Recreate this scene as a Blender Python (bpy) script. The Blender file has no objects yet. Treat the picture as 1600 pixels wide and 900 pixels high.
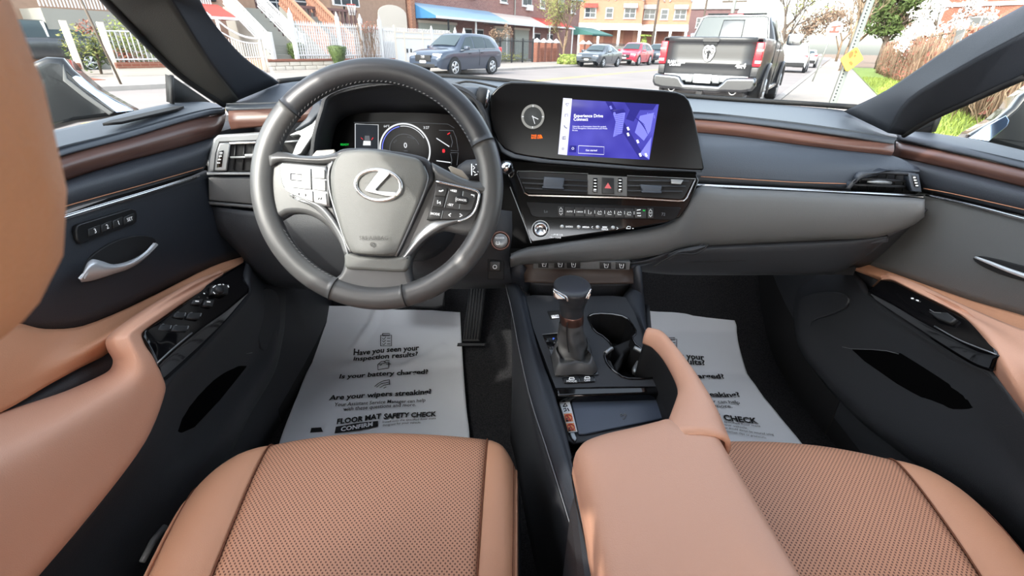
import bpy, bmesh, math, random
from mathutils import Vector, Matrix
random.seed(7)
SC = bpy.context.scene
COL = SC.collection
# ------------------------------------------------------------------ camera
FPX = 720.0
PITCH = math.radians(27.7)
ROLL = math.radians(1.3)
CAM = Vector((-0.12, 0.0, 1.20))
_r0 = Vector((1, 0, 0)); _u0 = Vector((0, math.sin(PITCH), math.cos(PITCH)))
CF = Vector((0, math.cos(PITCH), -math.sin(PITCH)))
CR = math.cos(ROLL) * _r0 + math.sin(ROLL) * _u0
CU = -math.sin(ROLL) * _r0 + math.cos(ROLL) * _u0
cam_data = bpy.data.cameras.new('camera')
cam_data.sensor_width = 36.0
cam_data.lens = FPX * 36.0 / 1600.0
cam_data.clip_start = 0.01
cam_data.clip_end = 600
cam_data.dof.use_dof = True
cam_data.dof.focus_distance = 0.9
cam_data.dof.aperture_fstop = 13.0
cam = bpy.data.objects.new('camera', cam_data)
M = Matrix((CR, CU, -CF)).transposed().to_4x4()
M.translation = CAM
cam.matrix_world = M
COL.objects.link(cam)
SC.camera = cam
# ------------------------------------------------------------------ sky, sun, exposure
world = bpy.data.worlds.new('world'); SC.world = world
world.use_nodes = True
nt = world.node_tree
sky = nt.nodes.new('ShaderNodeTexSky')
sky.sky_type = 'NISHITA'
sky.sun_disc = False
sky.sun_elevation = math.radians(37)
sky.sun_rotation = math.radians(219)
sky.air_density = 1.2; sky.dust_density = 3.0
bg = nt.nodes['Background']
hs = nt.nodes.new('ShaderNodeHueSaturation'); hs.inputs['Saturation'].default_value = 0.45
nt.links.new(sky.outputs[0], hs.inputs['Color'])
nt.links.new(hs.outputs[0], bg.inputs[0])
bg.inputs[1].default_value = 0.66
SUN_DIR = Vector((-0.50, -0.62, 0.60)).normalized()
sun_l = bpy.data.lights.new('sun', 'SUN'); sun_l.energy = 2.8; sun_l.angle = math.radians(0.8)
sun_l.color = (1.0, 0.95, 0.87)
sun_o = bpy.data.objects.new('sun', sun_l); COL.objects.link(sun_o)
sun_o.location = (-3, -6, 9)
sun_o.rotation_euler = (-SUN_DIR).to_track_quat('-Z', 'Y').to_euler()
SC.view_settings.view_transform = 'Standard'
SC.view_settings.look = 'None'
SC.view_settings.gamma = 1.0
SC.view_settings.use_curve_mapping = False
SC.view_settings.exposure = 0.72
# ------------------------------------------------------------------ geometry helpers
def ray(px, py):
	return (CF + (px - 800.0) / FPX * CR + (450.0 - py) / FPX * CU)
def PY(px, py, y):
	d = ray(px, py); return CAM + d * ((y - CAM.y) / d.y)
def PX(px, py, x):
	d = ray(px, py); return CAM + d * ((x - CAM.x) / d.x)
def PZ(px, py, z):
	d = ray(px, py); return CAM + d * ((z - CAM.z) / d.z)
def PD(px, py, dist):
	return CAM + ray(px, py) * dist
class Frame:
	"""a plane with its own axes: U right, V up, W out of the plane towards the cabin"""
	def __init__(s, o, U, V):
		s.o = Vector(o); s.U = Vector(U).normalized()
		W = s.U.cross(Vector(V)).normalized(); s.V = W.cross(s.U).normalized(); s.W = W
	def uv(s, px, py, w=0.0):
		d = ray(px, py); q = s.o + s.W * w
		t = (q - CAM).dot(s.W) / d.dot(s.W)
		p = CAM + d * t - q
		return (p.dot(s.U), p.dot(s.V))
	def p(s, u, v, w=0.0):
		return s.o + s.U * u + s.V * v + s.W * w
	def pts(s, pix, w=0.0):
		return [s.p(*s.uv(x, y, w), w) for x, y in pix]
def root_origin(o):
	while o.parent is not None: o = o.parent
	return o.location
def tag(o, label=None, cat=None, group=None, kind=None):
	if label: o['label'] = label
	if cat: o['category'] = cat
	if group: o['group'] = group
	if kind: o['kind'] = kind
	return o
def thing(name, label, cat, loc=(0, 0, 0), rz=0.0, group=None):
	o = bpy.data.objects.new(name, None); COL.objects.link(o)
	o.empty_display_size = 0.05
	o.location = loc; o.rotation_euler = (0, 0, rz)
	return tag(o, label, cat, group)
LOCAL = False
def mk(name, verts, faces, mat, parent=None, smooth=True, local=None, mats=None, fmat=None):
	"""link one mesh object; verts are world coordinates unless local"""
	if local is None: local = LOCAL
	me = bpy.data.meshes.new(name)
	if parent is not None and not local:
		o0 = root_origin(parent)
		verts = [Vector(v) - o0 for v in verts]
	me.from_pydata([tuple(v) for v in verts], [], [tuple(f) for f in faces])
	for m in (mats or [mat]): me.materials.append(m)
	if fmat: me.polygons.foreach_set('material_index', fmat)
	if smooth: me.polygons.foreach_set('use_smooth', [True] * len(me.polygons))
	me.update()
	o = bpy.data.objects.new(name, me); COL.objects.link(o)
	if parent is not None: o.parent = parent
	return o
def struct(o):
	o['kind'] = 'structure'; return o
def catmull(pts, n, closed=False):
	if n <= 1 or len(pts) < 3:
		return [Vector(p) for p in pts]
	P = [Vector(p) for p in pts]; N = len(P); out = []
	rng = range(N) if closed else range(N - 1)
	for i in rng:
		if closed:
			a, b, c, d = P[(i - 1) % N], P[i], P[(i + 1) % N], P[(i + 2) % N]
		else:
			b, c = P[i], P[i + 1]
			a = P[i - 1] if i > 0 else b * 2 - c
			d = P[i + 2] if i + 2 < N else c * 2 - b
		# centripetal-ish damping: limit tangents when neighbours are far apart
		L = (c - b).length
		m1 = (c - a) * 0.5; m2 = (d - b) * 0.5
		if m1.length > L * 1.0 and m1.length > 0: m1 = m1 * (L / m1.length)
		if m2.length > L * 1.0 and m2.length > 0: m2 = m2 * (L / m2.length)
		for k in range(n):
			t = k / n; t2 = t * t; t3 = t2 * t
			out.append(b * (2 * t3 - 3 * t2 + 1) + m1 * (t3 - 2 * t2 + t) + c * (-2 * t3 + 3 * t2) + m2 * (t3 - t2))
	if not closed: out.append(P[-1].copy())
	return out
def gridsurf(name, rows, mat, parent=None, nu=4, nv=4, thick=0.0, closed=False, local=None, face_to=None, smooth=True):
	"""smooth skin through rows of points; optional thickness away from the viewer side"""
	R = [catmull(r, nu, closed) for r in rows]
	nc = len(R[0])
	cols = [catmull([r[j] for r in R], nv) for j in range(nc)]
	nr = len(cols[0])
	verts = [cols[j][i] for i in range(nr) for j in range(nc)]
	faces = []
	lim = nc if closed else nc - 1
	for i in range(nr - 1):
		for j in range(lim):
			k = (j + 1) % nc
			faces.append((i * nc + j, i * nc + k, (i + 1) * nc + k, (i + 1) * nc + j))
	if thick:
		ref = Vector(face_to) if face_to is not None else CAM
		# normals
		nrm = [Vector((0, 0, 0)) for _ in verts]
		for f in faces:
			n = (verts[f[2]] - verts[f[0]]).cross(verts[f[3]] - verts[f[1]])
			for q in f: nrm[q] = nrm[q] + n
		s = 0.0
		for v, n in zip(verts, nrm):
			s += (ref - v).normalized().dot(n)
		sg = 1.0 if s >= 0 else -1.0
		N0 = len(verts)
		back = [v - (n.normalized() if n.length > 1e-12 else Vector((0, 0, 0))) * sg * thick for v, n in zip(verts, nrm)]
		verts = verts + back
		if sg < 0: faces = [tuple(reversed(f)) for f in faces]
		bf = [tuple(q + N0 for q in reversed(f)) for f in faces]
		edge = []
		if not closed:
			ring = [j for j in range(nc)] + [i * nc + nc - 1 for i in range(1, nr)] + \
				   [(nr - 1) * nc + j for j in range(nc - 2, -1, -1)] + [i * nc for i in range(nr - 2, 0, -1)]
			for a, b in zip(ring, ring[1:] + ring[:1]):
				edge.append((a, b, b + N0, a + N0) if sg < 0 else (b, a, a + N0, b + N0))
		else:
			for i in (0, nr - 1):
				for j in range(nc):
					k = (j + 1) % nc; a, b = i * nc + j, i * nc + k
					edge.append((a, b, b + N0, a + N0))
		faces = faces + bf + edge
	return mk(name, verts, faces, mat, parent, smooth, local)
def _inset(P2, d):
	n = len(P2)
	area = sum(P2[i][0] * P2[(i + 1) % n][1] - P2[(i + 1) % n][0] * P2[i][1] for i in range(n))
	sg = 1.0 if area > 0 else -1.0
	out = []
	for i in range(n):
		a = Vector(P2[i - 1]); b = Vector(P2[i]); c = Vector(P2[(i + 1) % n])
		e1 = (b - a); e2 = (c - b)
		if e1.length < 1e-9: e1 = e2
		if e2.length < 1e-9: e2 = e1
		n1 = Vector((-e1.y, e1.x)).normalized() * sg; n2 = Vector((-e2.y, e2.x)).normalized() * sg
		m = n1 + n2
		m = n1 if m.length < 1e-6 else m.normalized()
		k = max(0.5, m.dot(n1))
		out.append(b + m * (d / k))
	return out
def slab(name, fr, uvs, mat, parent=None, w=0.0, thick=0.01, bevel=0.002, smooth=0, crown=0.0, closed=True, steps=3, back=True):
	"""flat moulded piece: outline in a Frame, top at w, rounded edge, sides going down by thick"""
	pts = [Vector((u, v, 0)) for u, v in uvs]
	if smooth: pts = catmull(pts, smooth, True)
	P = [(p.x, p.y) for p in pts]
	# drop doubled points
	Q = [P[0]]
	for p in P[1:]:
		if (Vector(p) - Vector(Q[-1])).length > 1e-5: Q.append(p)
	if (Vector(Q[0]) - Vector(Q[-1])).length < 1e-5: Q.pop()
	P = Q; n = len(P)
	rings = [(0.0, w - thick), (0.0, w - bevel)]
	for k in range(1, steps + 1):
		a = math.pi / 2 * k / steps
		rings.append((bevel * (1 - math.cos(a)), w - bevel * (1 - math.sin(a))))
	verts = []; faces = []
	for ins, ww in rings:
		for u, v in (_inset(P, ins) if ins > 0 else P):
			verts.append(fr.p(u, v, ww))
	area = sum(P[i][0] * P[(i + 1) % n][1] - P[(i + 1) % n][0] * P[i][1] for i in range(n))
	for r in range(len(rings) - 1):
		for i in range(n):
			j = (i + 1) % n
			f = (r * n + i, r * n + j, (r + 1) * n + j, (r + 1) * n + i)
			faces.append(f if area > 0 else f[::-1])
	top = tuple(range((len(rings) - 1) * n, len(rings) * n))
	if crown:
		c = sum((verts[i] for i in top), Vector((0, 0, 0))) / n + fr.W * crown
		base = list(top); prev = base
		for s in (0.92, 0.82, 0.7, 0.56, 0.42, 0.28, 0.14):
			new = []
			for i in base:
				q = c + (verts[i] - c) * s; q = q - fr.W * (crown * s * s * (1) - 0) * 0
				h = crown * (1 - s * s)
				b0 = verts[i] - fr.W * ((verts[i] - c).dot(fr.W) + crown)
				q = (c - fr.W * crown) + (b0 - (c - fr.W * crown)) * s + fr.W * h
				new.append(len(verts)); verts.append(q)
			for k in range(n):
				j = (k + 1) % n
				f = (prev[k], prev[j], new[j], new[k]); faces.append(f if area > 0 else f[::-1])
			prev = new
		ci = len(verts); verts.append(c)
		for k in range(n):
			f = (prev[k], prev[(k + 1) % n], ci); faces.append(f if area > 0 else f[::-1])
	else:
		faces.append(top if area > 0 else top[::-1])
	bot = tuple(range(n))
	if back: faces.append(bot[::-1] if area > 0 else bot)
	o = mk(name, verts, faces, mat, parent, True)
	for e in o.data.polygons:
		if len(e.vertices) > 4: e.use_smooth = False
	return o
def slabpx(name, fr, pix, mat, parent=None, w=0.0, **k):
	return slab(name, fr, [fr.uv(x, y, w) for x, y in pix], mat, parent, w=w, **k)
def tube_geo(path, rad, seg=10, closed=False, flat=1.0, up=None):
	P = [Vector(p) for p in path]; N = len(P); verts = []; faces = []
	prev = None
	for i, p in enumerate(P):
		if closed: t = (P[(i + 1) % N] - P[i - 1])
		else: t = (P[min(i + 1, N - 1)] - P[max(i - 1, 0)])
		t = t.normalized() if t.length > 1e-9 else Vector((0, 0, 1))
		if prev is None:
			ref = Vector(up) if up is not None else (Vector((0, 0, 1)) if abs(t.z) < 0.9 else Vector((1, 0, 0)))
			a = (ref - t * ref.dot(t)).normalized()
		else:
			a = (prev - t * prev.dot(t)).normalized()
		prev = a; b = t.cross(a)
		r = rad[i] if isinstance(rad, (list, tuple)) else rad
		for k in range(seg):
			an = 2 * math.pi * k / seg
			verts.append(p + a * (r * math.cos(an) * flat) + b * (r * math.sin(an)))
	lim = N if closed else N - 1
	for i in range(lim):
		for k in range(seg):
			j = (i + 1) % N; l = (k + 1) % seg
			faces.append((i * seg + k, i * seg + l, j * seg + l, j * seg + k))
	if not closed:
		faces.append(tuple(range(seg - 1, -1, -1))); faces.append(tuple((N - 1) * seg + k for k in range(seg)))
	return verts, faces
def tube(name, path, rad, mat, parent=None, seg=10, closed=False, flat=1.0, up=None, sub=1, local=None):
	if sub > 1:
		n0 = len(path); path = catmull(path, sub, closed)
		if isinstance(rad, (list, tuple)):
			rr = catmull([Vector((r, 0, 0)) for r in rad], sub, closed); rad = [q.x for q in rr]
	v, f = tube_geo(path, rad, seg, closed, flat, up)
	return mk(name, v, f, mat, parent, True, local)
def lathe(name, prof, fr, c, mat, parent=None, seg=32, local=None):
	"""prof: (radius, height along fr.W) pairs about the point c=(u,v)"""
	verts = []; faces = []
	for r, h in prof:
		for k in range(seg):
			a = 2 * math.pi * k / seg
			verts.append(fr.p(c[0] + r * math.cos(a), c[1] + r * math.sin(a), h))
	for i in range(len(prof) - 1):
		for k in range(seg):
			l = (k + 1) % seg
			faces.append((i * seg + k, i * seg + l, (i + 1) * seg + l, (i + 1) * seg + k))
	faces.append(tuple(range(seg - 1, -1, -1)))
	faces.append(tuple((len(prof) - 1) * seg + k for k in range(seg)))
	o = mk(name, verts, faces, mat, parent, True, local)
	o.data.polygons[-1].use_smooth = False; o.data.polygons[-2].use_smooth = False
	return o
def box_geo(x0, x1, y0, y1, z0, z1, b=0.0):
	if b <= 0:
		v = [Vector((x, y, z)) for x in (x0, x1) for y in (y0, y1) for z in (z0, z1)]
		f = [(0, 1, 3, 2), (4, 6, 7, 5), (0, 4, 5, 1), (2, 3, 7, 6), (0, 2, 6, 4), (1, 5, 7, 3)]
		return v, f
	bm = bmesh.new()
	bmesh.ops.create_cube(bm, size=1.0)
	for q in bm.verts:
		q.co = Vector((x0 + (q.co.x + .5) * (x1 - x0), y0 + (q.co.y + .5) * (y1 - y0), z0 + (q.co.z + .5) * (z1 - z0)))
	bmesh.ops.bevel(bm, geom=bm.edges[:], offset=b, segments=2, affect='EDGES', profile=0.6)
	bm.verts.index_update()
	v = [q.co.copy() for q in bm.verts]; f = [tuple(x.index for x in q.verts) for q in bm.faces]
	bm.free()
	return v, f
def box(name, x0, x1, y0, y1, z0, z1, mat, parent=None, b=0.0, local=None, smooth=False):
	v, f = box_geo(x0, x1, y0, y1, z0, z1, b)
	return mk(name, v, f, mat, parent, smooth, local)
class Join:
	"""collects pieces into one mesh"""
	def __init__(s): s.v = []; s.f = []
	def add(s, g):
		n = len(s.v); s.v += list(g[0]); s.f += [tuple(i + n for i in f) for f in g[1]]; return s
	def box(s, *a): return s.add(box_geo(*a))
	def tube(s, *a, **k): return s.add(tube_geo(*a, **k))
	def quad(s, *p):
		n = len(s.v); s.v += [Vector(q) for q in p]; s.f.append(tuple(range(n, n + len(p)))); return s
	def build(s, name, mat, parent=None, smooth=False, local=None): return mk(name, s.v, s.f, mat, parent, smooth, local)
def text_geo(body, size=1.0, bold=0.0, align='CENTER', shear=0.0, space=1.0, depth=0.0):
	cu = bpy.data.curves.new('lettering', 'FONT')
	cu.body = body; cu.size = size; cu.align_x = align; cu.align_y = 'CENTER'
	cu.offset = bold * size; cu.resolution_u = 2; cu.shear = shear; cu.space_character = space
	cu.fill_mode = 'FRONT' if depth == 0 else 'BOTH'
	ob = bpy.data.objects.new('lettering', cu)
	me = bpy.data.meshes.new_from_object(ob)
	v = [q.co.copy() for q in me.vertices]; f = [tuple(p.vertices) for p in me.polygons]
	bpy.data.objects.remove(ob); bpy.data.curves.remove(cu); bpy.data.meshes.remove(me)
	return v, f
def text_on(body, fr, u, v, size, mat, parent=None, w=0.0006, rot=0.0, name='lettering', **k):
	vs, fs = text_geo(body, size, **k)
	c, s = math.cos(rot), math.sin(rot)
	return mk(name, [fr.p(u + q.x * c - q.y * s, v + q.x * s + q.y * c, w) for q in vs], fs, mat, parent, False)
def text_px(body, fr, px, py, size, mat, parent=None, w=0.0006, **k):
	u, v = fr.uv(px, py, w)
	return text_on(body, fr, u, v, size, mat, parent, w, **k)
def ringpx(name, fr, c, r_out, r_in, w, mat, parent, seg=48, a0=0.0, a1=2 * math.pi, h=0.0008):
	"""flat ring or arc with a little height"""
	full = abs(a1 - a0 - 2 * math.pi) < 1e-6
	n = seg if full else seg + 1
	v = []; f = []
	for k in range(n):
		a = a0 + (a1 - a0) * k / seg
		for r, ww in ((r_out, w), (r_out, w + h), (r_in, w + h), (r_in, w)):
			v.append(fr.p(c[0] + r * math.cos(a), c[1] + r * math.sin(a), ww))
	for k in range(seg):
		j = (k + 1) % n
		for q in range(3):
			f.append((k * 4 + q, j * 4 + q, j * 4 + q + 1, k * 4 + q + 1))
	return mk(name, v, f, mat, parent, False)
# ------------------------------------------------------------------ materials
def srgb(r, g, b):
	f = lambda c: (c / 255 / 12.92) if c / 255 <= 0.04045 else ((c / 255 + 0.055) / 1.055) ** 2.4
	return (f(r), f(g), f(b), 1.0)
def mat(name, col, rough=0.5, metal=0.0, spec=0.5, bump=0.0, bscale=200.0, vary=0.0, vscale=20.0, coat=0.0, emit=None, estr=0.0, sheen=0.0, detail=3.0):
	m = bpy.data.materials.new(name); m.use_nodes = True
	nt = m.node_tree; b = nt.nodes['Principled BSDF']
	c = srgb(*col)
	b.inputs['Base Color'].default_value = c
	b.inputs['Roughness'].default_value = rough
	b.inputs['Metallic'].default_value = metal
	b.inputs['Specular IOR Level'].default_value = spec
	b.inputs['Coat Weight'].default_value = coat
	if sheen: b.inputs['Sheen Weight'].default_value = sheen
	if emit is not None:
		b.inputs['Emission Color'].default_value = srgb(*emit); b.inputs['Emission Strength'].default_value = estr
	tc = None
	if bump or vary:
		tc = nt.nodes.new('ShaderNodeTexCoord')
	if vary:
		n = nt.nodes.new('ShaderNodeTexNoise'); n.inputs['Scale'].default_value = vscale; n.inputs['Detail'].default_value = detail
		nt.links.new(tc.outputs['Object'], n.inputs['Vector'])
		r = nt.nodes.new('ShaderNodeValToRGB')
		lo = tuple(max(0, x * (1 - vary)) for x in c[:3]) + (1,); hi = tuple(min(1, x * (1 + vary)) for x in c[:3]) + (1,)
		r.color_ramp.elements[0].color = lo; r.color_ramp.elements[1].color = hi
		r.color_ramp.elements[0].position = 0.3; r.color_ramp.elements[1].position = 0.7
		nt.links.new(n.outputs['Fac'], r.inputs['Fac']); nt.links.new(r.outputs['Color'], b.inputs['Base Color'])
	if bump:
		n = nt.nodes.new('ShaderNodeTexNoise'); n.inputs['Scale'].default_value = bscale; n.inputs['Detail'].default_value = 2.0
		nt.links.new(tc.outputs['Object'], n.inputs['Vector'])
		bp = nt.nodes.new('ShaderNodeBump'); bp.inputs['Strength'].default_value = bump; bp.inputs['Distance'].default_value = 0.002
		nt.links.new(n.outputs['Fac'], bp.inputs['Height']); nt.links.new(bp.outputs['Normal'], b.inputs['Normal'])
	return m
def leaf_mat(name, col, vary=0.35):
	return mat(name, col, 0.6, vary=vary, vscale=3.0, spec=0.3)
def glass_mat(name, tint, gloss=0.04):
	m = bpy.data.materials.new(name); m.use_nodes = True
	nt = m.node_tree; nt.nodes.remove(nt.nodes['Principled BSDF'])
	out = nt.nodes['Material Output']
	t = nt.nodes.new('ShaderNodeBsdfTransparent'); t.inputs[0].default_value = (*tint, 1)
	g = nt.nodes.new('ShaderNodeBsdfGlossy'); g.inputs['Roughness'].default_value = 0.02
	fr = nt.nodes.new('ShaderNodeFresnel'); fr.inputs[0].default_value = 1.35
	mx = nt.nodes.new('ShaderNodeMixShader')
	sc = nt.nodes.new('ShaderNodeMath'); sc.operation = 'MULTIPLY'; sc.inputs[1].default_value = gloss / 0.04 * 0.6
	nt.links.new(fr.outputs[0], sc.inputs[0]); nt.links.new(sc.outputs[0], mx.inputs[0])
	nt.links.new(t.outputs[0], mx.inputs[1]); nt.links.new(g.outputs[0], mx.inputs[2])
	nt.links.new(mx.outputs[0], out.inputs[0])
	return m
def emis(name, col, s=1.0):
	m = bpy.data.materials.new(name); m.use_nodes = True
	b = m.node_tree.nodes['Principled BSDF']
	b.inputs['Base Color'].default_value = (0.0, 0.0, 0.0, 1); b.inputs['Roughness'].default_value = 0.35
	b.inputs['Specular IOR Level'].default_value = 0.1
	b.inputs['Emission Color'].default_value = srgb(*col); b.inputs['Emission Strength'].default_value = s
	return m
def perforated(name, col, hole, pitch=0.0062):
	"""leather with a staggered grid of pin holes, laid out over the seat's own X and Y"""
	m = mat(name, col, 0.5, bump=0.25, bscale=900.0)
	nt = m.node_tree; b = nt.nodes['Principled BSDF']
	tc = nt.nodes.new('ShaderNodeTexCoord'); sp = nt.nodes.new('ShaderNodeSeparateXYZ')
	nt.links.new(tc.outputs['Object'], sp.inputs[0])
	def mth(op, a, bb=None):
		n = nt.nodes.new('ShaderNodeMath'); n.operation = op
		for i, q in enumerate((a, bb)):
			if q is None: continue
			if isinstance(q, (int, float)): n.inputs[i].default_value = q
			else: nt.links.new(q, n.inputs[i])
		return n.outputs[0]
	x = mth('DIVIDE', sp.outputs['X'], pitch); y = mth('DIVIDE', sp.outputs['Y'], pitch)
	a = mth('ADD', x, y); c = mth('SUBTRACT', x, y)
	fa = mth('SUBTRACT', mth('FRACT', a), 0.5); fc = mth('SUBTRACT', mth('FRACT', c), 0.5)
	d = mth('ADD', mth('MULTIPLY', fa, fa), mth('MULTIPLY', fc, fc))
	k = mth('LESS_THAN', d, 0.075)
	mx = nt.nodes.new('ShaderNodeMix'); mx.data_type = 'RGBA'
	mx.inputs['A'].default_value = srgb(*col); mx.inputs['B'].default_value = srgb(*hole)
	nt.links.new(k, mx.inputs['Factor']); nt.links.new(mx.outputs['Result'], b.inputs['Base Color'])
	return m
def wood_mat(name, dark, light, axis=0):
	m = mat(name, dark, 0.42, coat=0.15)
	nt = m.node_tree; b = nt.nodes['Principled BSDF']
	tc = nt.nodes.new('ShaderNodeTexCoord'); mp = nt.nodes.new('ShaderNodeMapping')
	sc = [18, 18, 160];
	if axis == 1: sc = [160, 8, 160]
	else: sc = [6, 120, 120]
	mp.inputs['Scale'].default_value = sc
	n = nt.nodes.new('ShaderNodeTexNoise'); n.inputs['Scale'].default_value = 1.0; n.inputs['Detail'].default_value = 5
	nt.links.new(tc.outputs['Object'], mp.inputs[0]); nt.links.new(mp.outputs[0], n.inputs['Vector'])
	r = nt.nodes.new('ShaderNodeValToRGB')
	r.color_ramp.elements[0].color = srgb(*dark); r.color_ramp.elements[1].color = srgb(*light)
	r.color_ramp.elements[0].position = 0.3; r.color_ramp.elements[1].position = 0.75
	nt.links.new(n.outputs['Fac'], r.inputs['Fac']); nt.links.new(r.outputs['Color'], b.inputs['Base Color'])
	return m
M_ = {}
M_['tan'] = mat('tan_leather', (202, 146, 112), 0.5, bump=0.2, bscale=700.0, vary=0.04, vscale=8)
M_['tan_pale'] = mat('tan_leather_armrest', (210, 160, 134), 0.45, bump=0.2, bscale=900.0)
M_['seat'] = mat('tan_seat_leather', (214, 158, 124), 0.5, bump=0.2, bscale=900.0)
M_['perf'] = perforated('perforated_tan_leather', (216, 160, 128), (118, 76, 58))
M_['slate_dk'] = mat('deep_slate_trim', (42, 46, 53), 0.5, bump=0.25, bscale=900.0)
M_['seam'] = mat('brown_seam_thread', (120, 72, 48), 0.7)
M_['stitch'] = mat('orange_stitching', (176, 124, 92), 0.7)
M_['slate'] = mat('slate_blue_black_dash_leather', (55, 62, 72), 0.46, bump=0.25, bscale=900.0)
M_['slate_top'] = mat('dash_top_grained_plastic', (58, 64, 72), 0.48, bump=0.25, bscale=900.0)
M_['grey'] = mat('charcoal_grained_plastic', (90, 91, 91), 0.48, bump=0.25, bscale=900.0)
M_['black'] = mat('black_grained_plastic', (45, 47, 51), 0.55, bump=0.3, bscale=900.0)
M_['dark'] = mat('very_dark_plastic', (14, 14, 16), 0.7)
M_['pocket_shade'] = mat('pocket_shade_black', (5, 5, 6), 1.0, spec=0.05)  # near-black that stands for the shade inside the door pockets
M_['piano'] = mat('piano_black_gloss', (10, 10, 12), 0.08, coat=0.3)
M_['screenblk'] = mat('black_display_glass', (6, 6, 8), 0.22, spec=0.25)
M_['chrome'] = mat('satin_chrome', (200, 202, 205), 0.22, metal=1.0)
M_['silver'] = mat('silver_painted_plastic', (150, 153, 155), 0.35, metal=0.6)
M_['wood'] = wood_mat('brown_matte_wood', (76, 50, 44), (100, 71, 61))
M_['woody'] = wood_mat('brown_matte_wood_door', (76, 50, 44), (100, 71, 61), axis=1)
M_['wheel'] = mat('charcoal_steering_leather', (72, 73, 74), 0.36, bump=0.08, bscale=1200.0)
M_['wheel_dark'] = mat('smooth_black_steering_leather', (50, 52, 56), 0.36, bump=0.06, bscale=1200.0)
M_['hub'] = mat('grained_airbag_cover', (94, 96, 94), 0.5, bump=0.25, bscale=1300.0)
M_['btn'] = mat('black_switch_plastic', (22, 23, 25), 0.4)
M_['btn_silver'] = mat('satin_switch_plastic', (176, 178, 178), 0.3, metal=0.5)
M_['white_ink'] = mat('white_switch_print', (225, 228, 230), 0.5, emit=(225, 228, 230), estr=0.25)
M_['dim_ink'] = mat('dim_grey_print', (120, 122, 125), 0.5)
M_['carpet'] = mat('black_carpet', (50, 50, 52), 0.95, bump=0.9, bscale=500.0, vary=0.4, vscale=260, spec=0.1)
M_['paper'] = mat('white_mat_paper', (236, 240, 246), 0.75)
M_['ink'] = mat('black_print', (24, 24, 28), 0.7)
M_['rubber'] = mat('black_pedal_rubber', (30, 30, 31), 0.6)
M_['felt'] = mat('grey_headliner_fabric', (62, 66, 72), 0.8, bump=0.3, bscale=900.0)
M_['pillar_grey'] = mat('pillar_side_fabric', (66, 66, 64), 0.75, bump=0.3, bscale=900.0)
M_['wind'] = glass_mat('windshield_glass', (0.77, 0.81, 0.80))
M_['winside'] = glass_mat('side_glass', (0.82, 0.86, 0.84))
# ================================================================== the cabin shell
Z_FLOOR = 0.30
def rowY(*q): return [PY(x, y, d) for x, y, d in q]
def rowX(*q): return [PX(x, y, d) for x, y, d in q]
def rowZ(*q): return [PZ(x, y, d) for x, y, d in q]
# floor pan: rear, footwells, toe board going up
fl = []
for X in (-0.74, -0.45, -0.12, 0.12, 0.45, 0.74):
	fl.append([Vector((X, y, z)) for y, z in ((-0.3, 0.28), (0.3, 0.28), (0.85, 0.285), (1.15, 0.30), (1.30, 0.36), (1.48, 0.55), (1.55, 0.80))])
struct(gridsurf('floor', fl, M_['carpet'], nu=3, nv=1, thick=0.02))
struct(gridsurf('trim_1', [[Vector((-0.74, y, z)) for y, z in ((0.55, 0.28), (0.9, 0.28), (1.3, 0.30), (1.55, 0.45))],
						   [Vector((-0.725, y, z)) for y, z in ((0.55, 0.42), (0.9, 0.44), (1.3, 0.55), (1.55, 0.65))],
						   [Vector((-0.72, y, z)) for y, z in ((0.93, 0.55), (1.0, 0.7), (1.3, 0.8), (1.55, 0.9))]], M_['black'], thick=0.015))
struct(gridsurf('trim_2', [[Vector((0.745, y, z)) for y, z in ((0.55, 0.28), (0.9, 0.28), (1.3, 0.30), (1.55, 0.45))],
						   [Vector((0.735, y, z)) for y, z in ((0.55, 0.40), (0.9, 0.42), (1.25, 0.5), (1.55, 0.65))],
						   [Vector((0.73, y, z)) for y, z in ((0.93, 0.52), (1.0, 0.62), (1.25, 0.75), (1.55, 0.9))],
						   [Vector((0.735, y, z)) for y, z in ((0.93, 0.66), (1.0, 0.76), (1.25, 0.88), (1.55, 0.95))]], M_['black'], thick=0.015))
# sill plates under the doors, door openings' dark base
for s, nm in ((-1, 'trim_3'), (1, 'trim_4')):
	struct(box(nm, min(s * 0.74, s * 0.86), max(s * 0.74, s * 0.86), -0.3, 1.5, 0.22, 0.36, M_['dark'], b=0.01))
# roof with headliner (above and behind the camera)
struct(gridsurf('ceiling', [[Vector((x, y, z)) for x, y, z in ((-0.55, yy, zz + .01), (-0.3, yy, zz + 0.03), (0, yy, zz + 0.035), (0.3, yy, zz + 0.03), (0.55, yy, zz + .01))]
							for yy, zz in ((0.56, 1.385), (0.2, 1.41), (-0.80, 1.415))], M_['felt'], nu=2, nv=2, thick=-0.03))
# A pillars: outer edge (door), crease, inner edge (windscreen)
def pillar(name, outer, mid, inner):
	g = [[PY(*p) for p in outer], [PY(*p) for p in mid], [PY(*p) for p in inner]]
	return g
lo = [(352, 169, 1.02), (280, 118, 0.93), (190, 30, 0.83), (155, -8, 0.78), (60, -110, 0.66)]
lm = [(374, 156, 1.03), (330, 100, 0.93), (268, 0, 0.81), (262, -10, 0.78), (190, -110, 0.66)]
li = [(437, 130, 1.10), (380, 88, 1.00), (330, 30, 0.90), (308, -10, 0.84), (262, -110, 0.72)]
def interp(a, b, t, lift=0.0):
	return [tuple(x + (y - x) * t for x, y in zip(p, q)) for p, q in zip(a, b)]
def toY(rows): return [[PY(*p) for p in r] for r in rows]
apl = thing('windshield_pillar', 'dark windshield pillar at the left of the cabin, beside the steering wheel', 'car pillar', PY(352, 167, 1.02))
gridsurf('pillar_trim', toY([interp(lm, li, 0.0), interp(lm, li, 0.35), interp(lm, li, 0.75), li]), M_['slate_dk'], apl, thick=0.02)
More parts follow.
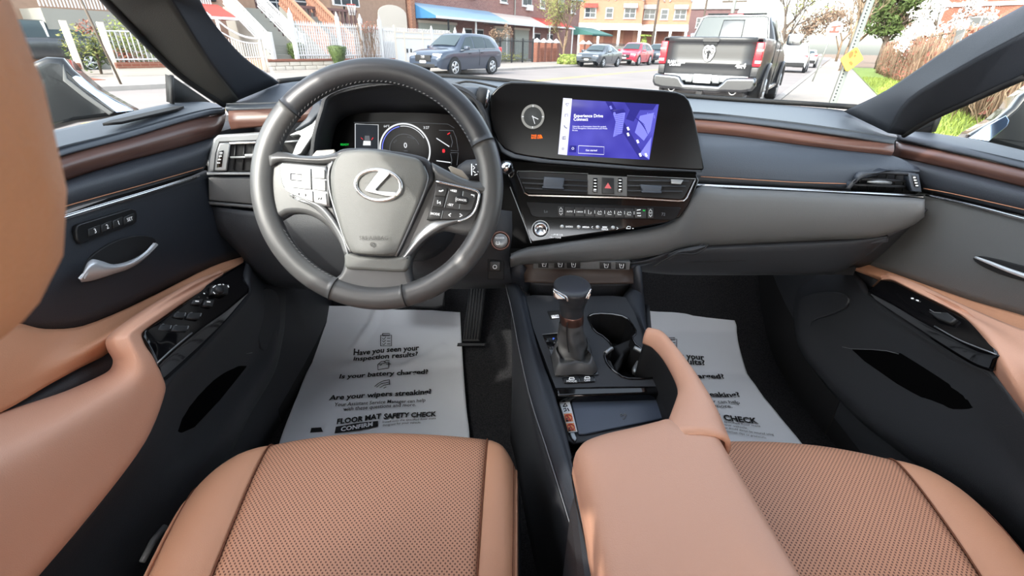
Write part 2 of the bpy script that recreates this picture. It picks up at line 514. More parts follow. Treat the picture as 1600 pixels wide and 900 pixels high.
gridsurf('pillar_side', toY([lo, interp(lo, lm, 0.5), lm]), M_['pillar_grey'], apl, thick=0.02)
tube('rubber_seal', [PY(a, b, c + 0.0) for a, b, c in [(350, 164, 1.015), (277, 114, 0.925), (187, 25, 0.82), (150, -14, 0.77)]], 0.006, M_['dark'], apl, sub=5)
tube('window_chrome_strip', [PY(a - 5, b, c + 0.0) for a, b, c in [(340, 160, 1.02), (277, 114, 0.935), (187, 25, 0.83), (150, -14, 0.78)]], 0.0014, M_['chrome'], apl, sub=5, seg=6)
ro = [(1412, 212, 1.01), (1455, 186, 0.95), (1530, 152, 0.86), (1600, 121, 0.78), (1720, 70, 0.68), (1900, -15, 0.55)]
rm = [(1388, 208, 1.01), (1420, 155, 0.95), (1510, 100, 0.86), (1600, 52, 0.78), (1700, 0, 0.70), (1850, -80, 0.58)]
ri = [(1318, 174, 1.10), (1385, 141, 1.03), (1490, 70, 0.92), (1600, 8, 0.83), (1690, -40, 0.74), (1810, -105, 0.62)]
apr = thing('windshield_pillar', 'dark windshield pillar at the right of the cabin, above the passenger air vent', 'car pillar', PY(1403, 206, 1.02))
gridsurf('pillar_trim', toY([rm, interp(rm, ri, 0.3), interp(rm, ri, 0.7), ri]), M_['slate_dk'], apr, thick=0.02)
gridsurf('pillar_side', toY([ro, interp(ro, rm, 0.5), rm]), M_['slate_dk'], apr, thick=0.02)
tube('rubber_seal', [PY(a, b, c) for a, b, c in ro[:4]], 0.005, M_['dark'], apr, sub=5)
# windshield with its black band along the lower edge
WB = [PY(437, 128, 1.12), PY(520, 121, 1.26), PY(700, 120, 1.33), PY(900, 137, 1.35), PY(1120, 154, 1.32), PY(1250, 162, 1.25), PY(1336, 168, 1.13)]
WT = [PY(262, -110, 0.73), PY(420, -150, 0.66), PY(640, -190, 0.62), PY(900, -190, 0.60), PY(1200, -160, 0.62), PY(1480, -100, 0.68), PY(1690, -40, 0.75)]
WM = [(a + b) * 0.5 + Vector((0, 0.02, 0.015)) for a, b in zip(WB, WT)]
struct(gridsurf('window_1', [WB, WM, WT], M_['wind'], nu=4, nv=4))
tube('windshield_edge_band', [p + Vector((0, -0.004, 0.001)) for p in WB], 0.006, M_['dark'], sub=5)
bpy.data.objects['windshield_edge_band'].name = 'trim_5'; struct(bpy.data.objects['trim_5'])
# headliner header strip over the windshield
tube('trim_6', WT, 0.02, M_['felt'], sub=3); struct(bpy.data.objects['trim_6'])
# centre pillars between the front and rear side windows, and the roof rails
for s in (-1, 1):
	q = thing('centre_pillar', ('grey pillar behind the driver door glass, outside the left frame edge', 'grey pillar behind the passenger door glass, outside the right frame edge')[s > 0], 'car pillar', (s * .75, .1, .3))
	gridsurf('pillar_trim', [[Vector((s * x, y0, z)), Vector((s * x, (y0 + y1) / 2, z)), Vector((s * x, y1, z))] for x, z, y0, y1 in ((.76, .3, -.2, .34), (.78, .98, -.28, .34), (.70, 1.2, -.28, .24), (.60, 1.40, -.26, .15))], M_['felt'], q, nu=2, nv=3, thick=.03)
	tube('roof_rail', [Vector((s * .585, -.35, 1.425)), Vector((s * .585, .2, 1.42)), Vector((s * .59, .55, 1.395)), Vector((s * .595, .72, 1.32))], .016, M_['felt'], q, sub=3)
# ================================================================== dashboard
dash = thing('dashboard', 'dark slate dashboard with brown wood strip, air vents and glove compartment', 'dashboard', (0, 1.05, 0.75))
# top pad, from the windshield to the front lip
backrow = [(375, 148, 1.09), (437, 131, 1.10), (520, 123, 1.25), (700, 121, 1.32), (900, 139, 1.34), (1120, 157, 1.30), (1250, 166, 1.23), (1335, 176, 1.12), (1390, 203, 1.05)]
midrow = [(362, 160, 1.03), (425, 149, 1.05), (500, 139, 1.12), (700, 138, 1.15), (900, 156, 1.16), (1105, 170, 1.14), (1235, 180, 1.10), (1340, 195, 1.05), (1402, 213, 1.02)]
lip = [(352, 167, 0.985), (420, 162, 0.995), (500, 158, 1.00), (700, 158, 1.00), (900, 172, 1.00), (1090, 178, 1.00), (1215, 190, 0.995), (1320, 204, 0.985), (1399, 217, 0.97)]
lip2 = [(353, 172, 0.98), (420, 170, 0.985), (500, 166, 0.99), (700, 166, 0.99), (900, 178, 0.99), (1090, 185, 0.99), (1213, 198, 0.985), (1316, 212, 0.975), (1397, 225, 0.965)]
lip3 = [(356, 176, 0.995), (420, 174, 1.00), (500, 170, 1.00), (700, 170, 1.00), (900, 182, 1.00), (1090, 188, 1.00), (1213, 201, 1.0), (1316, 215, 0.99), (1395, 228, 0.975)]
gridsurf('top_pad', [rowY(*r) for r in (backrow, midrow, lip, lip2, lip3)], M_['slate_top'], dash, thick=0.015)
# wood strip to the right and the short piece at the left
gridsurf('wood_trim', [rowY((1060, 182, 1.0), (1150, 190, 0.995), (1240, 202, 0.992), (1320, 213, 0.985), (1397, 224, 0.967)),
					   rowY((1060, 192, 0.985), (1150, 202, 0.98), (1240, 215, 0.975), (1320, 226, 0.967), (1397, 235, 0.957)),
					   rowY((1060, 206, 0.99), (1150, 214, 0.985), (1240, 226, 0.98), (1320, 236, 0.97), (1393, 244, 0.962))], M_['wood'], dash, thick=0.012)
gridsurf('wood_trim', [rowY((357, 173, 0.982), (420, 170, 0.985), (500, 165, 0.99)),
					   rowY((357, 188, 0.972), (420, 184, 0.975), (500, 175, 0.98)),
					   rowY((361, 203, 0.976), (420, 197, 0.978), (500, 187, 0.985))], M_['wood'], dash, thick=0.012)
# padded band under the wood, running over the passenger vent
gridsurf('padded_band', [rowY((1050, 204, 0.99), (1150, 213, 0.985), (1240, 225, 0.98), (1320, 235, 0.97), (1394, 243, 0.962), (1436, 262, 0.95)),
						 rowY((1050, 228, 0.962), (1150, 235, 0.957), (1240, 245, 0.953), (1320, 253, 0.947), (1390, 258, 0.945), (1437, 267, 0.94)),
						 rowY((1050, 255, 0.945), (1150, 260, 0.94), (1240, 266, 0.938), (1320, 267, 0.938), (1380, 264, 0.94), (1432, 270, 0.94)),
						 rowY((1050, 276, 0.938), (1150, 281, 0.935), (1240, 286, 0.932), (1300, 290, 0.932), (1322, 291, 0.934), (1335, 270, 0.942))],
		 M_['slate'], dash, thick=0.015)
tube('stitch_line', [PY(x, y, d) for x, y, d in ((1095, 276, 0.934), (1180, 281, 0.931), (1250, 285, 0.929), (1322, 287, 0.929))], 0.0007, M_['stitch'], dash, sub=6, seg=6)
gridsurf('padded_band_hem', [rowY((1050, 276, 0.937), (1150, 281, 0.934), (1240, 286, 0.931), (1325, 290, 0.933)),
						 rowY((1050, 287, 0.945), (1150, 291, 0.942), (1240, 295, 0.94), (1330, 298, 0.94))], M_['black'], dash, thick=0.01)
gridsurf('chrome_strip', [rowY((1090, 287, 0.925), (1200, 292, 0.92), (1320, 298, 0.917), (1443, 305, 0.915)),
						  rowY((1090, 291, 0.922), (1200, 295.5, 0.917), (1320, 301, 0.914), (1443, 308, 0.912)),
						  rowY((1090, 294, 0.926), (1200, 298, 0.921), (1320, 304, 0.918), (1443, 310, 0.916))], M_['chrome'], dash, thick=0.006)
# passenger air vent
pv = gridsurf('air_vent', [rowY((1345, 268, 0.985), (1395, 268, 0.985), (1440, 270, 0.975)),
					  rowY((1318, 300, 0.985), (1380, 304, 0.985), (1443, 308, 0.97))], M_['dark'], dash, nu=2, nv=2, thick=0.01)
gridsurf('vent_surround', [rowY((1322, 294, 0.925), (1334, 281, 0.925), (1350, 271, 0.927), (1375, 267, 0.93), (1431, 270, 0.93)),
						   rowY((1328, 296, 0.922), (1340, 283, 0.922), (1354, 274, 0.924), (1377, 270, 0.927), (1426, 273, 0.927))], M_['black'], pv, thick=0.006)
for k in range(2):
	yy = 279 + k * 9
	tube('vent_slat', [PY(1337 - k * 9, yy + 0.5, 0.945), PY(1420, yy + 4, 0.94)], 0.0028, M_['black'], pv, seg=6)
for k in range(6):
	x = 1342 + k * 14
	tube('vent_fin', [PY(x + 2, 272, 0.962), PY(x - 1, 299, 0.962)], 0.0018, M_['btn'], pv, seg=5)
tube('vent_tab', [PY(1355, 284, 0.936), PY(1373, 284.5, 0.934), (PY(1392, 286, 0.935))], [0.002, 0.004, 0.003], M_['silver'], pv, sub=3)
fr_pv = Frame(PY(1428, 285, 0.925), CR + Vector((0, -0.25, 0)), Vector((0, 0.15, 1)))
slabpx('thumb_wheel_plate', fr_pv, [(1419, 270), (1436, 272), (1441, 300), (1425, 299)], M_['slate'], pv, w=0.004, thick=0.02, bevel=0.002)
slabpx('thumb_wheel', fr_pv, [(1426, 274), (1432, 275), (1436, 293), (1430, 292)], M_['piano'], pv, w=0.007, thick=0.006, bevel=0.001)
for i in range(4):
	x, y = 1429 + i * 1.3, 277.5 + i * 4.2
	slabpx('thumb_wheel_mark', fr_pv, [(x - 2, y - 1), (x + 2, y - 1), (x + 2, y + 1), (x - 2, y + 1)], M_['white_ink'], pv, w=0.0076, thick=0.001, bevel=0.0002, steps=1)
# charcoal swoosh: glove compartment front that sweeps under the centre stack
cols = [(798, 396, 404, 417, .835), (825, 386, 400, 412, .84), (870, 379, 396, 411, .842), (950, 366, 388, 410, .855), (1030, 352, 376, 398, .868),
		(1062, 335, 362, 388, .874), (1090, 293, 345, 384, .885), (1140, 295, 343, 381, .888), (1200, 297, 343, 378, .888), (1290, 301, 342, 374, .885), (1370, 306, 340, 370, .88), (1425, 309, 335, 352, .875), (1445, 311, 326, 338, .872)]
gridsurf('glovebox_fascia', [[PY(x, a, d + 0.022) for x, a, b, c, d in cols], [PY(x, a + (b - a) * .25, d + 0.004) for x, a, b, c, d in cols],
							 [PY(x, b, d - 0.004) for x, a, b, c, d in cols], [PY(x, b + (c - b) * .75, d + 0.0) for x, a, b, c, d in cols],
							 [PY(x, c, d + 0.012) for x, a, b, c, d in cols], [PY(x, c + 1, d + 0.04) for x, a, b, c, d in cols]], M_['grey'], dash, nu=5, nv=4, thick=0.012)
# glove compartment lid underneath
lidc = [(985, 410, 420, .865), (1012, 404, 424, .875), (1045, 391, 427, .885), (1100, 384, 428, .90), (1200, 379, 428, .905), (1300, 374.5, 426, .905), (1350, 371.5, 402, .90), (1388, 369, 373, .895)]
lid = gridsurf('glovebox_lid', [[PY(x, a, d + 0.006) for x, a, c, d in lidc], [PY(x, a + (c - a) * .15, d - 0.002) for x, a, c, d in lidc],
						  [PY(x, a + (c - a) * .7, d + 0.012) for x, a, c, d in lidc], [PY(x, c, d + 0.035) for x, a, c, d in lidc],
						  [PY(x, c + 2, d + 0.16) for x, a, c, d in lidc]], M_['black'], dash, nu=4, nv=3, thick=0.012)
tube('lid_gap', [PY(x, a + 0.3, d + 0.001) for x, a, c, d in lidc[2:]], 0.0016, M_['dark'], dash, sub=4, seg=6)
tube('latch_gap', [PY(1021, 417, 0.862), PY(1040, 405, .862), PY(1060, 397, .862), PY(1085, 397, .866), PY(1098, 391, .868), PY(1107, 382, .872)], 0.0018, M_['dark'], lid, sub=5, seg=6)
gridsurf('glovebox_latch', [rowY((1042, 400, .872), (1062, 390, .872), (1085, 385, .872), (1104, 383, .874)),
							rowY((1044, 403, .866), (1063, 394, .866), (1084, 391, .866), (1103, 385, .87)),
							rowY((1046, 404, .87), (1064, 396, .872), (1083, 395, .872), (1102, 387, .876))], M_['black'], lid, thick=0.008)
gridsurf('lid_lower_strip', [rowY((1010, 412, .885), (1060, 409, .90), (1200, 405, .915), (1310, 400, .92)), rowY((1012, 413.5, .884), (1060, 410.5, .899), (1200, 406.5, .914), (1308, 401.5, .919))], M_['dark'], lid, thick=0.004)
gridsurf('fascia_end_cap', [rowY((1385, 368, .90), (1425, 349, .885), (1446, 326, .88)), rowY((1350, 402, .93), (1400, 370, .93), (1452, 330, .93)), rowY((1270, 427, .99), (1370, 410, 1.0), (1452, 350, 1.0))], M_['black'], dash, thick=0.01)
# left part: vent frame, lower panel
fr_lv = Frame(PY(365, 245, 0.90), CR + Vector((0, 0.35, 0)), Vector((0, 0.12, 1)))
slabpx('vent_surround', fr_lv, [(333, 217), (340, 211), (420, 206), (440, 206), (440, 268), (324, 268), (324, 252)], M_['silver'], dash, w=-0.012, thick=0.02, bevel=0.004)
lv = slabpx('air_vent', fr_lv, [(342, 221), (440, 217), (440, 267), (333, 267), (336, 240)], M_['dark'], dash, w=-0.010, thick=0.004, bevel=0.001)
slabpx('vent_frame_side', fr_lv, [(343, 224), (360, 223), (354, 267), (334, 267), (337, 240)], M_['silver'], lv, w=-0.003, thick=0.012, bevel=0.002)
slabpx('vent_frame_top', fr_lv, [(358, 222.5), (440, 219), (440, 223), (358, 226)], M_['chrome'], lv, w=-0.003, thick=0.01, bevel=0.001)
slabpx('thumb_wheel', fr_lv, [(342, 236), (349, 235), (346, 261), (338, 262)], M_['piano'], lv, w=0.0, thick=0.006, bevel=0.001)
for i in range(4):
	x, y = 345.5 - i * 1.3, 239 + i * 5.2
	slabpx('thumb_wheel_mark', fr_lv, [(x - 2.4, y - .8), (x + 2.4, y - .8), (x + 2.2, y + .8), (x - 2.6, y + .8)], M_['white_ink'], lv, w=0.0008, thick=0.001, bevel=0.0002, steps=1)
tube('vent_slat', [fr_lv.p(*fr_lv.uv(360, 246, -0.004), -0.004), fr_lv.p(*fr_lv.uv(440, 245, -0.004), -0.004)], 0.0022, M_['silver'], lv, seg=6)
slabpx('vent_tab', fr_lv, [(382, 241), (440, 239), (440, 246), (382, 246)], M_['silver'], lv, w=0.002, thick=0.008, bevel=0.002)
for k in range(4):
	x = 368 + k * 14
	tube('vent_fin', [fr_lv.p(*fr_lv.uv(x, 226, -.008), -.008), fr_lv.p(*fr_lv.uv(x - 3, 266, -.008), -.008)], 0.0014, M_['btn'], lv, seg=5)
slabpx('lower_chrome_lip', fr_lv, [(323, 269.5), (440, 269.5), (440, 273.5), (323, 273.5)], M_['silver'], dash, w=-0.004, thick=0.02, bevel=0.0015)
slabpx('storage_flap', fr_lv, [(325, 278), (440, 279), (440, 323), (326, 313)], M_['grey'], dash, w=-0.008, thick=0.02, bevel=0.003)
slabpx('flap_lip', fr_lv, [(325, 315), (440, 325), (440, 330), (327, 320)], M_['grey'], dash, w=-0.006, thick=0.03, bevel=0.003)
# panel that carries the vent up beside the instrument hood
fr_d = Frame(PY(470, 215, 0.915), CR, Vector((0, 0.5, 1)))
slabpx('vent_end_panel', fr_d, [(452, 211), (477, 198), (499, 176), (501, 182), (488, 213), (470, 240), (455, 245), (462, 226), (470, 212), (466, 210)], M_['silver'], dash, w=0.0, thick=0.02, bevel=0.002)
slabpx('hood_side_panel', fr_d, [(460, 202), (478, 184), (490, 162), (500, 158), (503, 172), (484, 192), (464, 203)], M_['slate_top'], dash, w=0.006, thick=0.02, bevel=0.003)
tube('vent_slat', [fr_d.p(*fr_d.uv(444, 222, -.004), -.004), fr_d.p(*fr_d.uv(468, 220, -.004), -.004)], 0.002, M_['silver'], dash, seg=6)
# dark filler added behind everything to stop light leaks, plus the knee bolsters under the wheel
gridsurf('knee_panel', [rowY((324, 322, .885), (420, 332, .89), (560, 318, .89), (700, 318, .885), (800, 330, .88)),
						rowY((330, 350, .88), (420, 362, .88), (560, 352, .87), (700, 352, .87), (800, 370, .865)),
						rowY((372, 395, .89), (430, 400, .885), (560, 392, .87), (700, 392, .87), (795, 402, .865)),
						rowY((410, 440, .92), (470, 445, .91), (560, 430, .89), (700, 438, .89), (800, 445, .88)),
						rowY((425, 448, 1.1), (480, 452, 1.1), (560, 450, 1.1), (700, 452, 1.1), (800, 450, 1.1))], M_['black'], dash, thick=0.012)
gridsurf('inner_filler', [rowY((330, 180, 1.16), (600, 180, 1.09), (900, 190, 1.08), (1200, 205, 1.10), (1420, 230, 1.18)),
							rowY((330, 280, 1.10), (600, 280, 1.06), (900, 300, 1.05), (1200, 300, 1.06), (1440, 300, 1.12)),
							rowY((330, 400, 1.10), (600, 400, 1.05), (900, 400, 1.05), (1200, 390, 1.06), (1430, 340, 1.12))], M_['dark'], dash, thick=0.01)
for s in (-1, 1):  # dark boxes added at the dash ends to stop light leaks
	box('side_filler', min(s * .735, s * .80), max(s * .735, s * .80), 0.93, 1.5, 0.25, 1.03, M_['dark'], dash)
for s in (-1, 1):  # added fill lamps, out of view, to brighten the paper mats
	lamp_ = box('footwell_fill_lamp', s * .40 - .03, s * .40 + .03, 1.02, 1.06, .725, .74, M_['platew'] if 'platew' in M_ else M_['silver'], dash)
	ll = bpy.data.lights.new('footwell_fill_light', 'AREA'); ll.energy = 0.45; ll.size = .10; ll.color = (.92, .96, 1.0)
	lo_ = bpy.data.objects.new('footwell_fill_light', ll); COL.objects.link(lo_); lo_.location = (s * .40, 1.04, .722)
box('underside_cover', -0.70, 0.68, 0.98, 1.5, 0.74, 0.76, M_['dark'], dash)
# instrument hood: an arch in front, sloping back to the cluster face
arch_f = [(486, 262, .875), (492, 210, .875), (503, 171, .88), (511, 150, .885), (540, 137, .89), (590, 128, .89), (640, 127, .89), (690, 131, .89), (730, 143, .885), (752, 166, .88), (764, 205, .875), (770, 262, .875)]
arch_b = [(520, 255, 1.00), (522, 220, 1.0), (528, 196, 1.0), (545, 182, 1.0), (570, 177, 1.0), (605, 176, 1.0), (640, 176, 1.0), (675, 177, 1.0), (708, 181, 1.0), (728, 195, 1.0), (745, 222, 1.0), (752, 262, 1.0)]
arch_t = [(480, 262, 1.0), (486, 200, 1.04), (497, 166, 1.06), (512, 147, 1.08), (540, 134, 1.10), (590, 125, 1.12), (640, 123, 1.12), (690, 122, 1.12), (742, 132, 1.10), (775, 146, 1.06), (780, 185, 1.02), (782, 245, 1.0)]
arch_f2 = [(x + (600 - x) * .012, y + (250 - y) * .012, d - .004) for x, y, d in arch_f]
gridsurf('instrument_hood', [rowY(*arch_t), rowY(*arch_f), rowY(*arch_f2), rowY(*arch_b)], M_['black'], dash, nu=4, nv=3, thick=0.006)
tube('hood_seam', [PY(711, 131, 1.0), PY(728, 127.5, 1.0), PY(750, 130, 1.0), PY(775, 136, 1.0), PY(795, 142, 1.0)], 0.002, M_['dark'], dash, sub=4, seg=6)
# mode knob on the side of the hood
kd = (PY(758, 155, .90) - PY(728, 151, .90)).normalized()
kn = thing('drive_mode_knob', 'round black ribbed knob sticking out beside the instrument hood, right of the wheel', 'knob', PY(728, 152, .905))
kb = [PY(722, 149, .905), PY(736, 151, .903), PY(747, 153, .90)]
tube('knob_stem', kb, [0.016, 0.0165, 0.017], M_['slate_top'], kn, seg=24)
tube('grip_ring', [PY(746, 153, .90), PY(748, 153.3, .90), PY(758, 155, .897), PY(760, 155.4, .897)], [0.0175, 0.019, 0.019, 0.017], M_['dark'], kn, seg=28)
tube('chrome_cap', [PY(759.5, 155, .897), PY(762, 155.6, .896), PY(764, 156, .896)], [0.0165, 0.015, 0.010], M_['chrome'], kn, seg=24)
fk = Frame(PY(736, 149, .886), CR, CU)
text_px('Normal', fk, 734, 144, 0.006, M_['dim_ink'], kn, w=0.0)
# cluster display
fc = Frame(PY(633, 235, .985), CR, Vector((0, 0.20, 1)))
cl = slabpx('cluster_display', fc, [(495, 262), (500, 205), (520, 168), (745, 168), (765, 205), (770, 270), (700, 300), (560, 300)], M_['screenblk'], dash, w=0, thick=0.01, bevel=0.003)
M_['cl_white'] = emis('cluster_white_light', (225, 228, 232), 0.8)
M_['cl_grey'] = emis('cluster_grey_light', (120, 124, 130), 0.5)
M_['cl_panel'] = emis('cluster_panel_glow', (52, 56, 62), 0.6)
M_['cl_blue'] = emis('cluster_blue_light', (110, 120, 220), 0.8)
M_['cl_red'] = emis('cluster_red_light', (230, 50, 60), 0.9)
M_['cl_green'] = emis('cluster_green_light', (30, 190, 70), 0.8)
def linepx(fr, pts, wd, m, par, w=0.0012, name='gauge_line', closed=False):
	P = [fr.p(*fr.uv(x, y, w), w) for x, y in pts]
	return tube(name, P, wd, m, par, seg=4, closed=closed)
def linegrp(fr, lines, wd, m, par, w=0.0012, name='gauge_lines'):
	J = Join()
	for pts in lines:
		J.tube([fr.p(*fr.uv(x, y, w), w) for x, y in pts], wd, 4)
	return J.build(name, m, par)
slabpx('car_status_panel', fc, [(555, 193), (590.5, 195), (590.5, 250), (555, 250)], M_['cl_panel'], cl, w=0.0006, thick=0.0006, bevel=0.0001, steps=1)
linegrp(fc, [[(555, 250), (555, 193.5), (591, 195), (591, 250)]], 0.0007, M_['cl_white'], cl, name='car_status_frame')
slabpx('car_icon', fc, [(569, 226), (570, 212), (577, 212), (578, 220), (579, 228), (568, 228)], M_['cl_grey'], cl, w=0.0016, thick=0.0008, bevel=0.0001, steps=1)
slabpx('car_icon', fc, [(568, 220), (579, 220.5), (579, 227), (567, 227)], M_['cl_white'], cl, w=0.0018, thick=0.0008, bevel=0.0001, steps=1)
linegrp(fc, [[(564, 215), (567, 218)], [(583, 215), (580.5, 218.5)]], 0.0006, M_['cl_red'], cl, name='sensor_marks')
cc = fc.uv(633, 234.5); rr = (fc.uv(673, 236)[0] - fc.uv(593, 234)[0]) / 2
ringpx('dial_ring', fc, cc, rr, rr * 0.945, 0.001, M_['cl_white'], cl, 64)
ringpx('charge_arc', fc, cc, rr * .90, rr * .865, 0.001, M_['cl_blue'], cl, 24, math.radians(100), math.radians(190))
ringpx('power_arc', fc, cc, rr * .90, rr * .875, 0.001, M_['cl_white'], cl, 24, math.radians(30), math.radians(98))
ringpx('inner_arc', fc, cc, rr * .60, rr * .585, 0.001, M_['cl_grey'], cl, 32, math.radians(20), math.radians(215))
text_px('0', fc, 633.5, 227.5, 0.0150, M_['cl_white'], cl, w=0.0014, bold=0.012)
text_px('MPH', fc, 634, 236, 0.0042, M_['cl_grey'], cl, w=0.0014)
text_px('ECO', fc, 617.5, 221, 0.0042, M_['cl_grey'], cl, w=0.0014, rot=0.7)
text_px('POWER', fc, 642, 215.5, 0.0042, M_['cl_grey'], cl, w=0.0014, rot=-0.3)
text_px('64°F', fc, 604, 197.5, 0.0065, M_['cl_white'], cl, w=0.0014)
text_px('3:27', fc, 666, 199.5, 0.0072, M_['cl_white'], cl, w=0.0014, bold=0.006)
linegrp(fc, [[(686, 203.5), (708, 204), (713, 216), (716, 236), (704, 235)], [(704, 238.5), (716, 238.5), (714, 258)], [(704, 211), (707, 222), (705, 230)], [(704, 240), (706, 250), (705, 257)]], 0.0005, M_['cl_grey'], cl, name='gauge_scale')
linegrp(fc, [[(682, 216), (702, 229)], [(682, 251), (704, 254)]], 0.0010, M_['cl_white'], cl, name='gauge_needle')
slabpx('warning_lamp', fc, [(691.5, 233), (694.5, 233), (695.5, 236), (694.5, 238.5), (691.5, 238.5), (691, 236)], M_['cl_red'], cl, w=0.0014, thick=0.0008, bevel=0.0001, steps=1)
linegrp(fc, [[(699, 210), (703, 207.5)]], 0.0009, M_['cl_red'], cl, name='hot_mark')
text_px('READY', fc, 538.5, 226, 0.0056, M_['cl_green'], cl, w=0.0014, bold=0.02)
linegrp(fc, [[(553, 191.5), (620, 191), (650, 191.5), (700, 194), (710, 200)]], 0.0003, M_['cl_grey'], cl, name='display_edge')
# ================================================================== centre stack
p1 = PY(955, 262, .895); p2 = PY(955, 385, .845)
fs = Frame(PY(945, 310, .875), CR + Vector((0, -0.06, 0)), p1 - p2)
cs = thing('centre_stack', 'gloss black center stack with two air vents and climate switches', 'control panel', PY(945, 310, .90))
slabpx('stack_panel', fs, [(786, 247), (806, 250), (860, 254), (960, 262), (1088, 268), (1093, 282), (1086, 300), (1076, 322), (1062, 340), (1040, 348), (960, 361), (880, 372), (838, 378), (831, 379), (826, 372), (812, 330), (797, 285)],
	   M_['piano'], cs, w=0.0, thick=0.03, bevel=0.003)
# vents
vl_p = [(809, 269), (818, 268), (919, 273), (919, 304), (827, 302), (821, 299), (812, 278)]
vr_p = [(980, 276), (1083, 281), (1082, 284), (1069, 308), (1064, 311), (980, 306)]
linegrp(fs, [[(1086, 281), (1073, 309), (1068, 313.5), (1060, 314), (980, 309), (919, 307.5), (826, 305), (820, 301), (808, 271)]], 0.0016, M_['chrome'], cs, w=0.001, name='vent_chrome_edge')
for ln in ([(808, 270), (808.5, 267.5), (830, 267.5), (919, 271.5)], [(980, 274.5), (1087, 279.5), (1086, 282)]): linegrp(fs, [ln], 0.0009, M_['silver'], cs, w=0.001, name='vent_upper_edge')
for pts, tab, nm in ((vl_p, [(850, 276), (882, 278), (880, 295), (848, 293)], 0), (vr_p, [(1001, 288), (1035, 290), (1033, 301), (1004, 300)], 1)):
	v = slabpx('air_vent', fs, pts, M_['dark'], cs, w=0.0012, thick=0.002, bevel=0.0005)
	x0, x1 = (812, 918) if nm == 0 else (981, 1078)
	for k, yy in enumerate((281, 289, 297)):
		a, b = fs.uv(x0 + (k * 4 if nm == 0 else 0), yy - (3 if nm == 0 else -1), .004), fs.uv(x1 - (0 if nm == 0 else k * 5 + 2), yy + 2, .004)
		tube('vent_slat', [fs.p(*a, 0.004), fs.p(*b, 0.004)], 0.0034, M_['black'], v, seg=8, flat=0.4)
	slabpx('vent_tab', fs, tab, M_['slate'], v, w=0.012, thick=0.01, bevel=0.003)
	slabpx('tab_lip', fs, [(tab[3][0] - 1, tab[3][1] - 2), (tab[2][0] + 1, tab[2][1] - 2), (tab[2][0] + 1, tab[2][1] + 1), (tab[3][0] - 1, tab[3][1] + 1)], M_['slate'], v, w=0.0135, thick=0.01, bevel=0.0012)
	if nm: slabpx('vent_white_tag', fs, [(1049, 280), (1068, 281), (1064, 288), (1049, 287)], M_['silver'], v, w=0.008, thick=0.004, bevel=0.001)
hz = slabpx('hazard_panel', fs, [(918, 272.5), (980, 276), (980, 306.5), (918, 304)], M_['grey'], cs, w=0.003, thick=0.006, bevel=0.0012)
hb = slabpx('hazard_button', fs, [(940.5, 277), (959.5, 278), (959.5, 303), (940.5, 302)], M_['btn'], hz, w=0.0065, thick=0.004, bevel=0.001)
M_['haz'] = emis('hazard_red_print', (216, 108, 112), 0.7)
J = Join()
tri = [(950, 285.5), (955.5, 294.5), (944.5, 294)]
slabpx('hazard_triangle', fs, tri, M_['haz'], hb, w=0.0072, thick=0.001, bevel=0.0001, steps=1)
for x in (930, 969):
	tw = slabpx('thumb_wheel', fs, [(x - 3.5, 278), (x + 3.5, 278.4), (x + 3.5, 300.6), (x - 3.5, 300)], M_['piano'], hz, w=0.0055, thick=0.004, bevel=0.001)
	for i in range(4):
		y = 281.5 + i * 4.8
		slabpx('thumb_wheel_mark', fs, [(x - 2, y - .8), (x + 2, y - .7), (x + 2, y + .9), (x - 2, y + .8)], M_['white_ink'], tw, w=0.0063, thick=0.0008, bevel=0.0001, steps=1)
# climate strip
cp = slabpx('climate_panel', fs, [(823, 316), (850, 317), (1064, 324), (1063, 328), (1057, 341), (1050, 344.5), (1020, 343), (840, 340), (832, 338), (829, 334)], M_['screenblk'], cs, w=0.0016, thick=0.003, bevel=0.001)
for k, (t, x) in enumerate((('AUTO', 890), ('A/C', 906), ('ON', 921.5), ('FAN', 937), ('MAX', 952.5), ('LO', 968), ('REAR', 983))):
	yy = 330.3 + (x - 890) * .026
	b_ = slabpx('climate_button', fs, [(x - 7.2, yy - 7), (x + 7.2, yy - 6.6), (x + 7.2, yy + 7.4), (x - 7.2, yy + 7)], M_['btn'], cp, w=0.0035, thick=0.002, bevel=0.0005)
	if k in (0, 1): text_px(('AUTO', 'S-MODE')[k], fs, x, yy + .3, (0.0040, 0.0034)[k], M_['white_ink'], b_, w=0.0038, bold=0.01)
	else:
		ln = [[(x - 3, yy + 2), (x - 1.5, yy - 2), (x, yy + .5), (x + 1.5, yy - 2.4), (x + 3, yy + .5)], [(x - 3, yy + 3), (x + 3, yy + 3.2)]] if k > 2 else [[(x - 2, yy - 3), (x - 2, yy + 3), (x + 2, yy + 3), (x + 2, yy)]]
		linegrp(fs, ln, 0.0004, M_['white_ink'], b_, w=0.0038, name='climate_symbol')
	linegrp(fs, [[(x + 7.8, yy - 2.5), (x + 7.8, yy + 2.5)]], 0.0004, M_['white_ink'], cp, w=0.0036, name='divider_mark')
for x in (876.5, 1016.5):
	yy = 330 + (x - 876) * .02
	b_ = slabpx('temperature_rocker', fs, [(x - 4.5, yy - 8), (x + 4.5, yy - 8), (x + 4.5, yy + 8), (x - 4.5, yy + 8)], M_['btn'], cp, w=0.0045, thick=0.003, bevel=0.0008)
	linegrp(fs, [[(x - 2.4, yy - 2), (x, yy - 6), (x + 2.4, yy - 2)], [(x - 2.4, yy + 2.5), (x, yy + 6), (x + 2.4, yy + 2.5)], [(x - 3, yy), (x + 3, yy)]], 0.0004, M_['white_ink'], b_, w=0.0048, name='rocker_arrows')
b_ = slabpx('airflow_button', fs, [(992, 325.5), (1010, 326), (1010, 341), (992, 340.5)], M_['btn'], cp, w=0.0035, thick=0.002, bevel=0.0005)
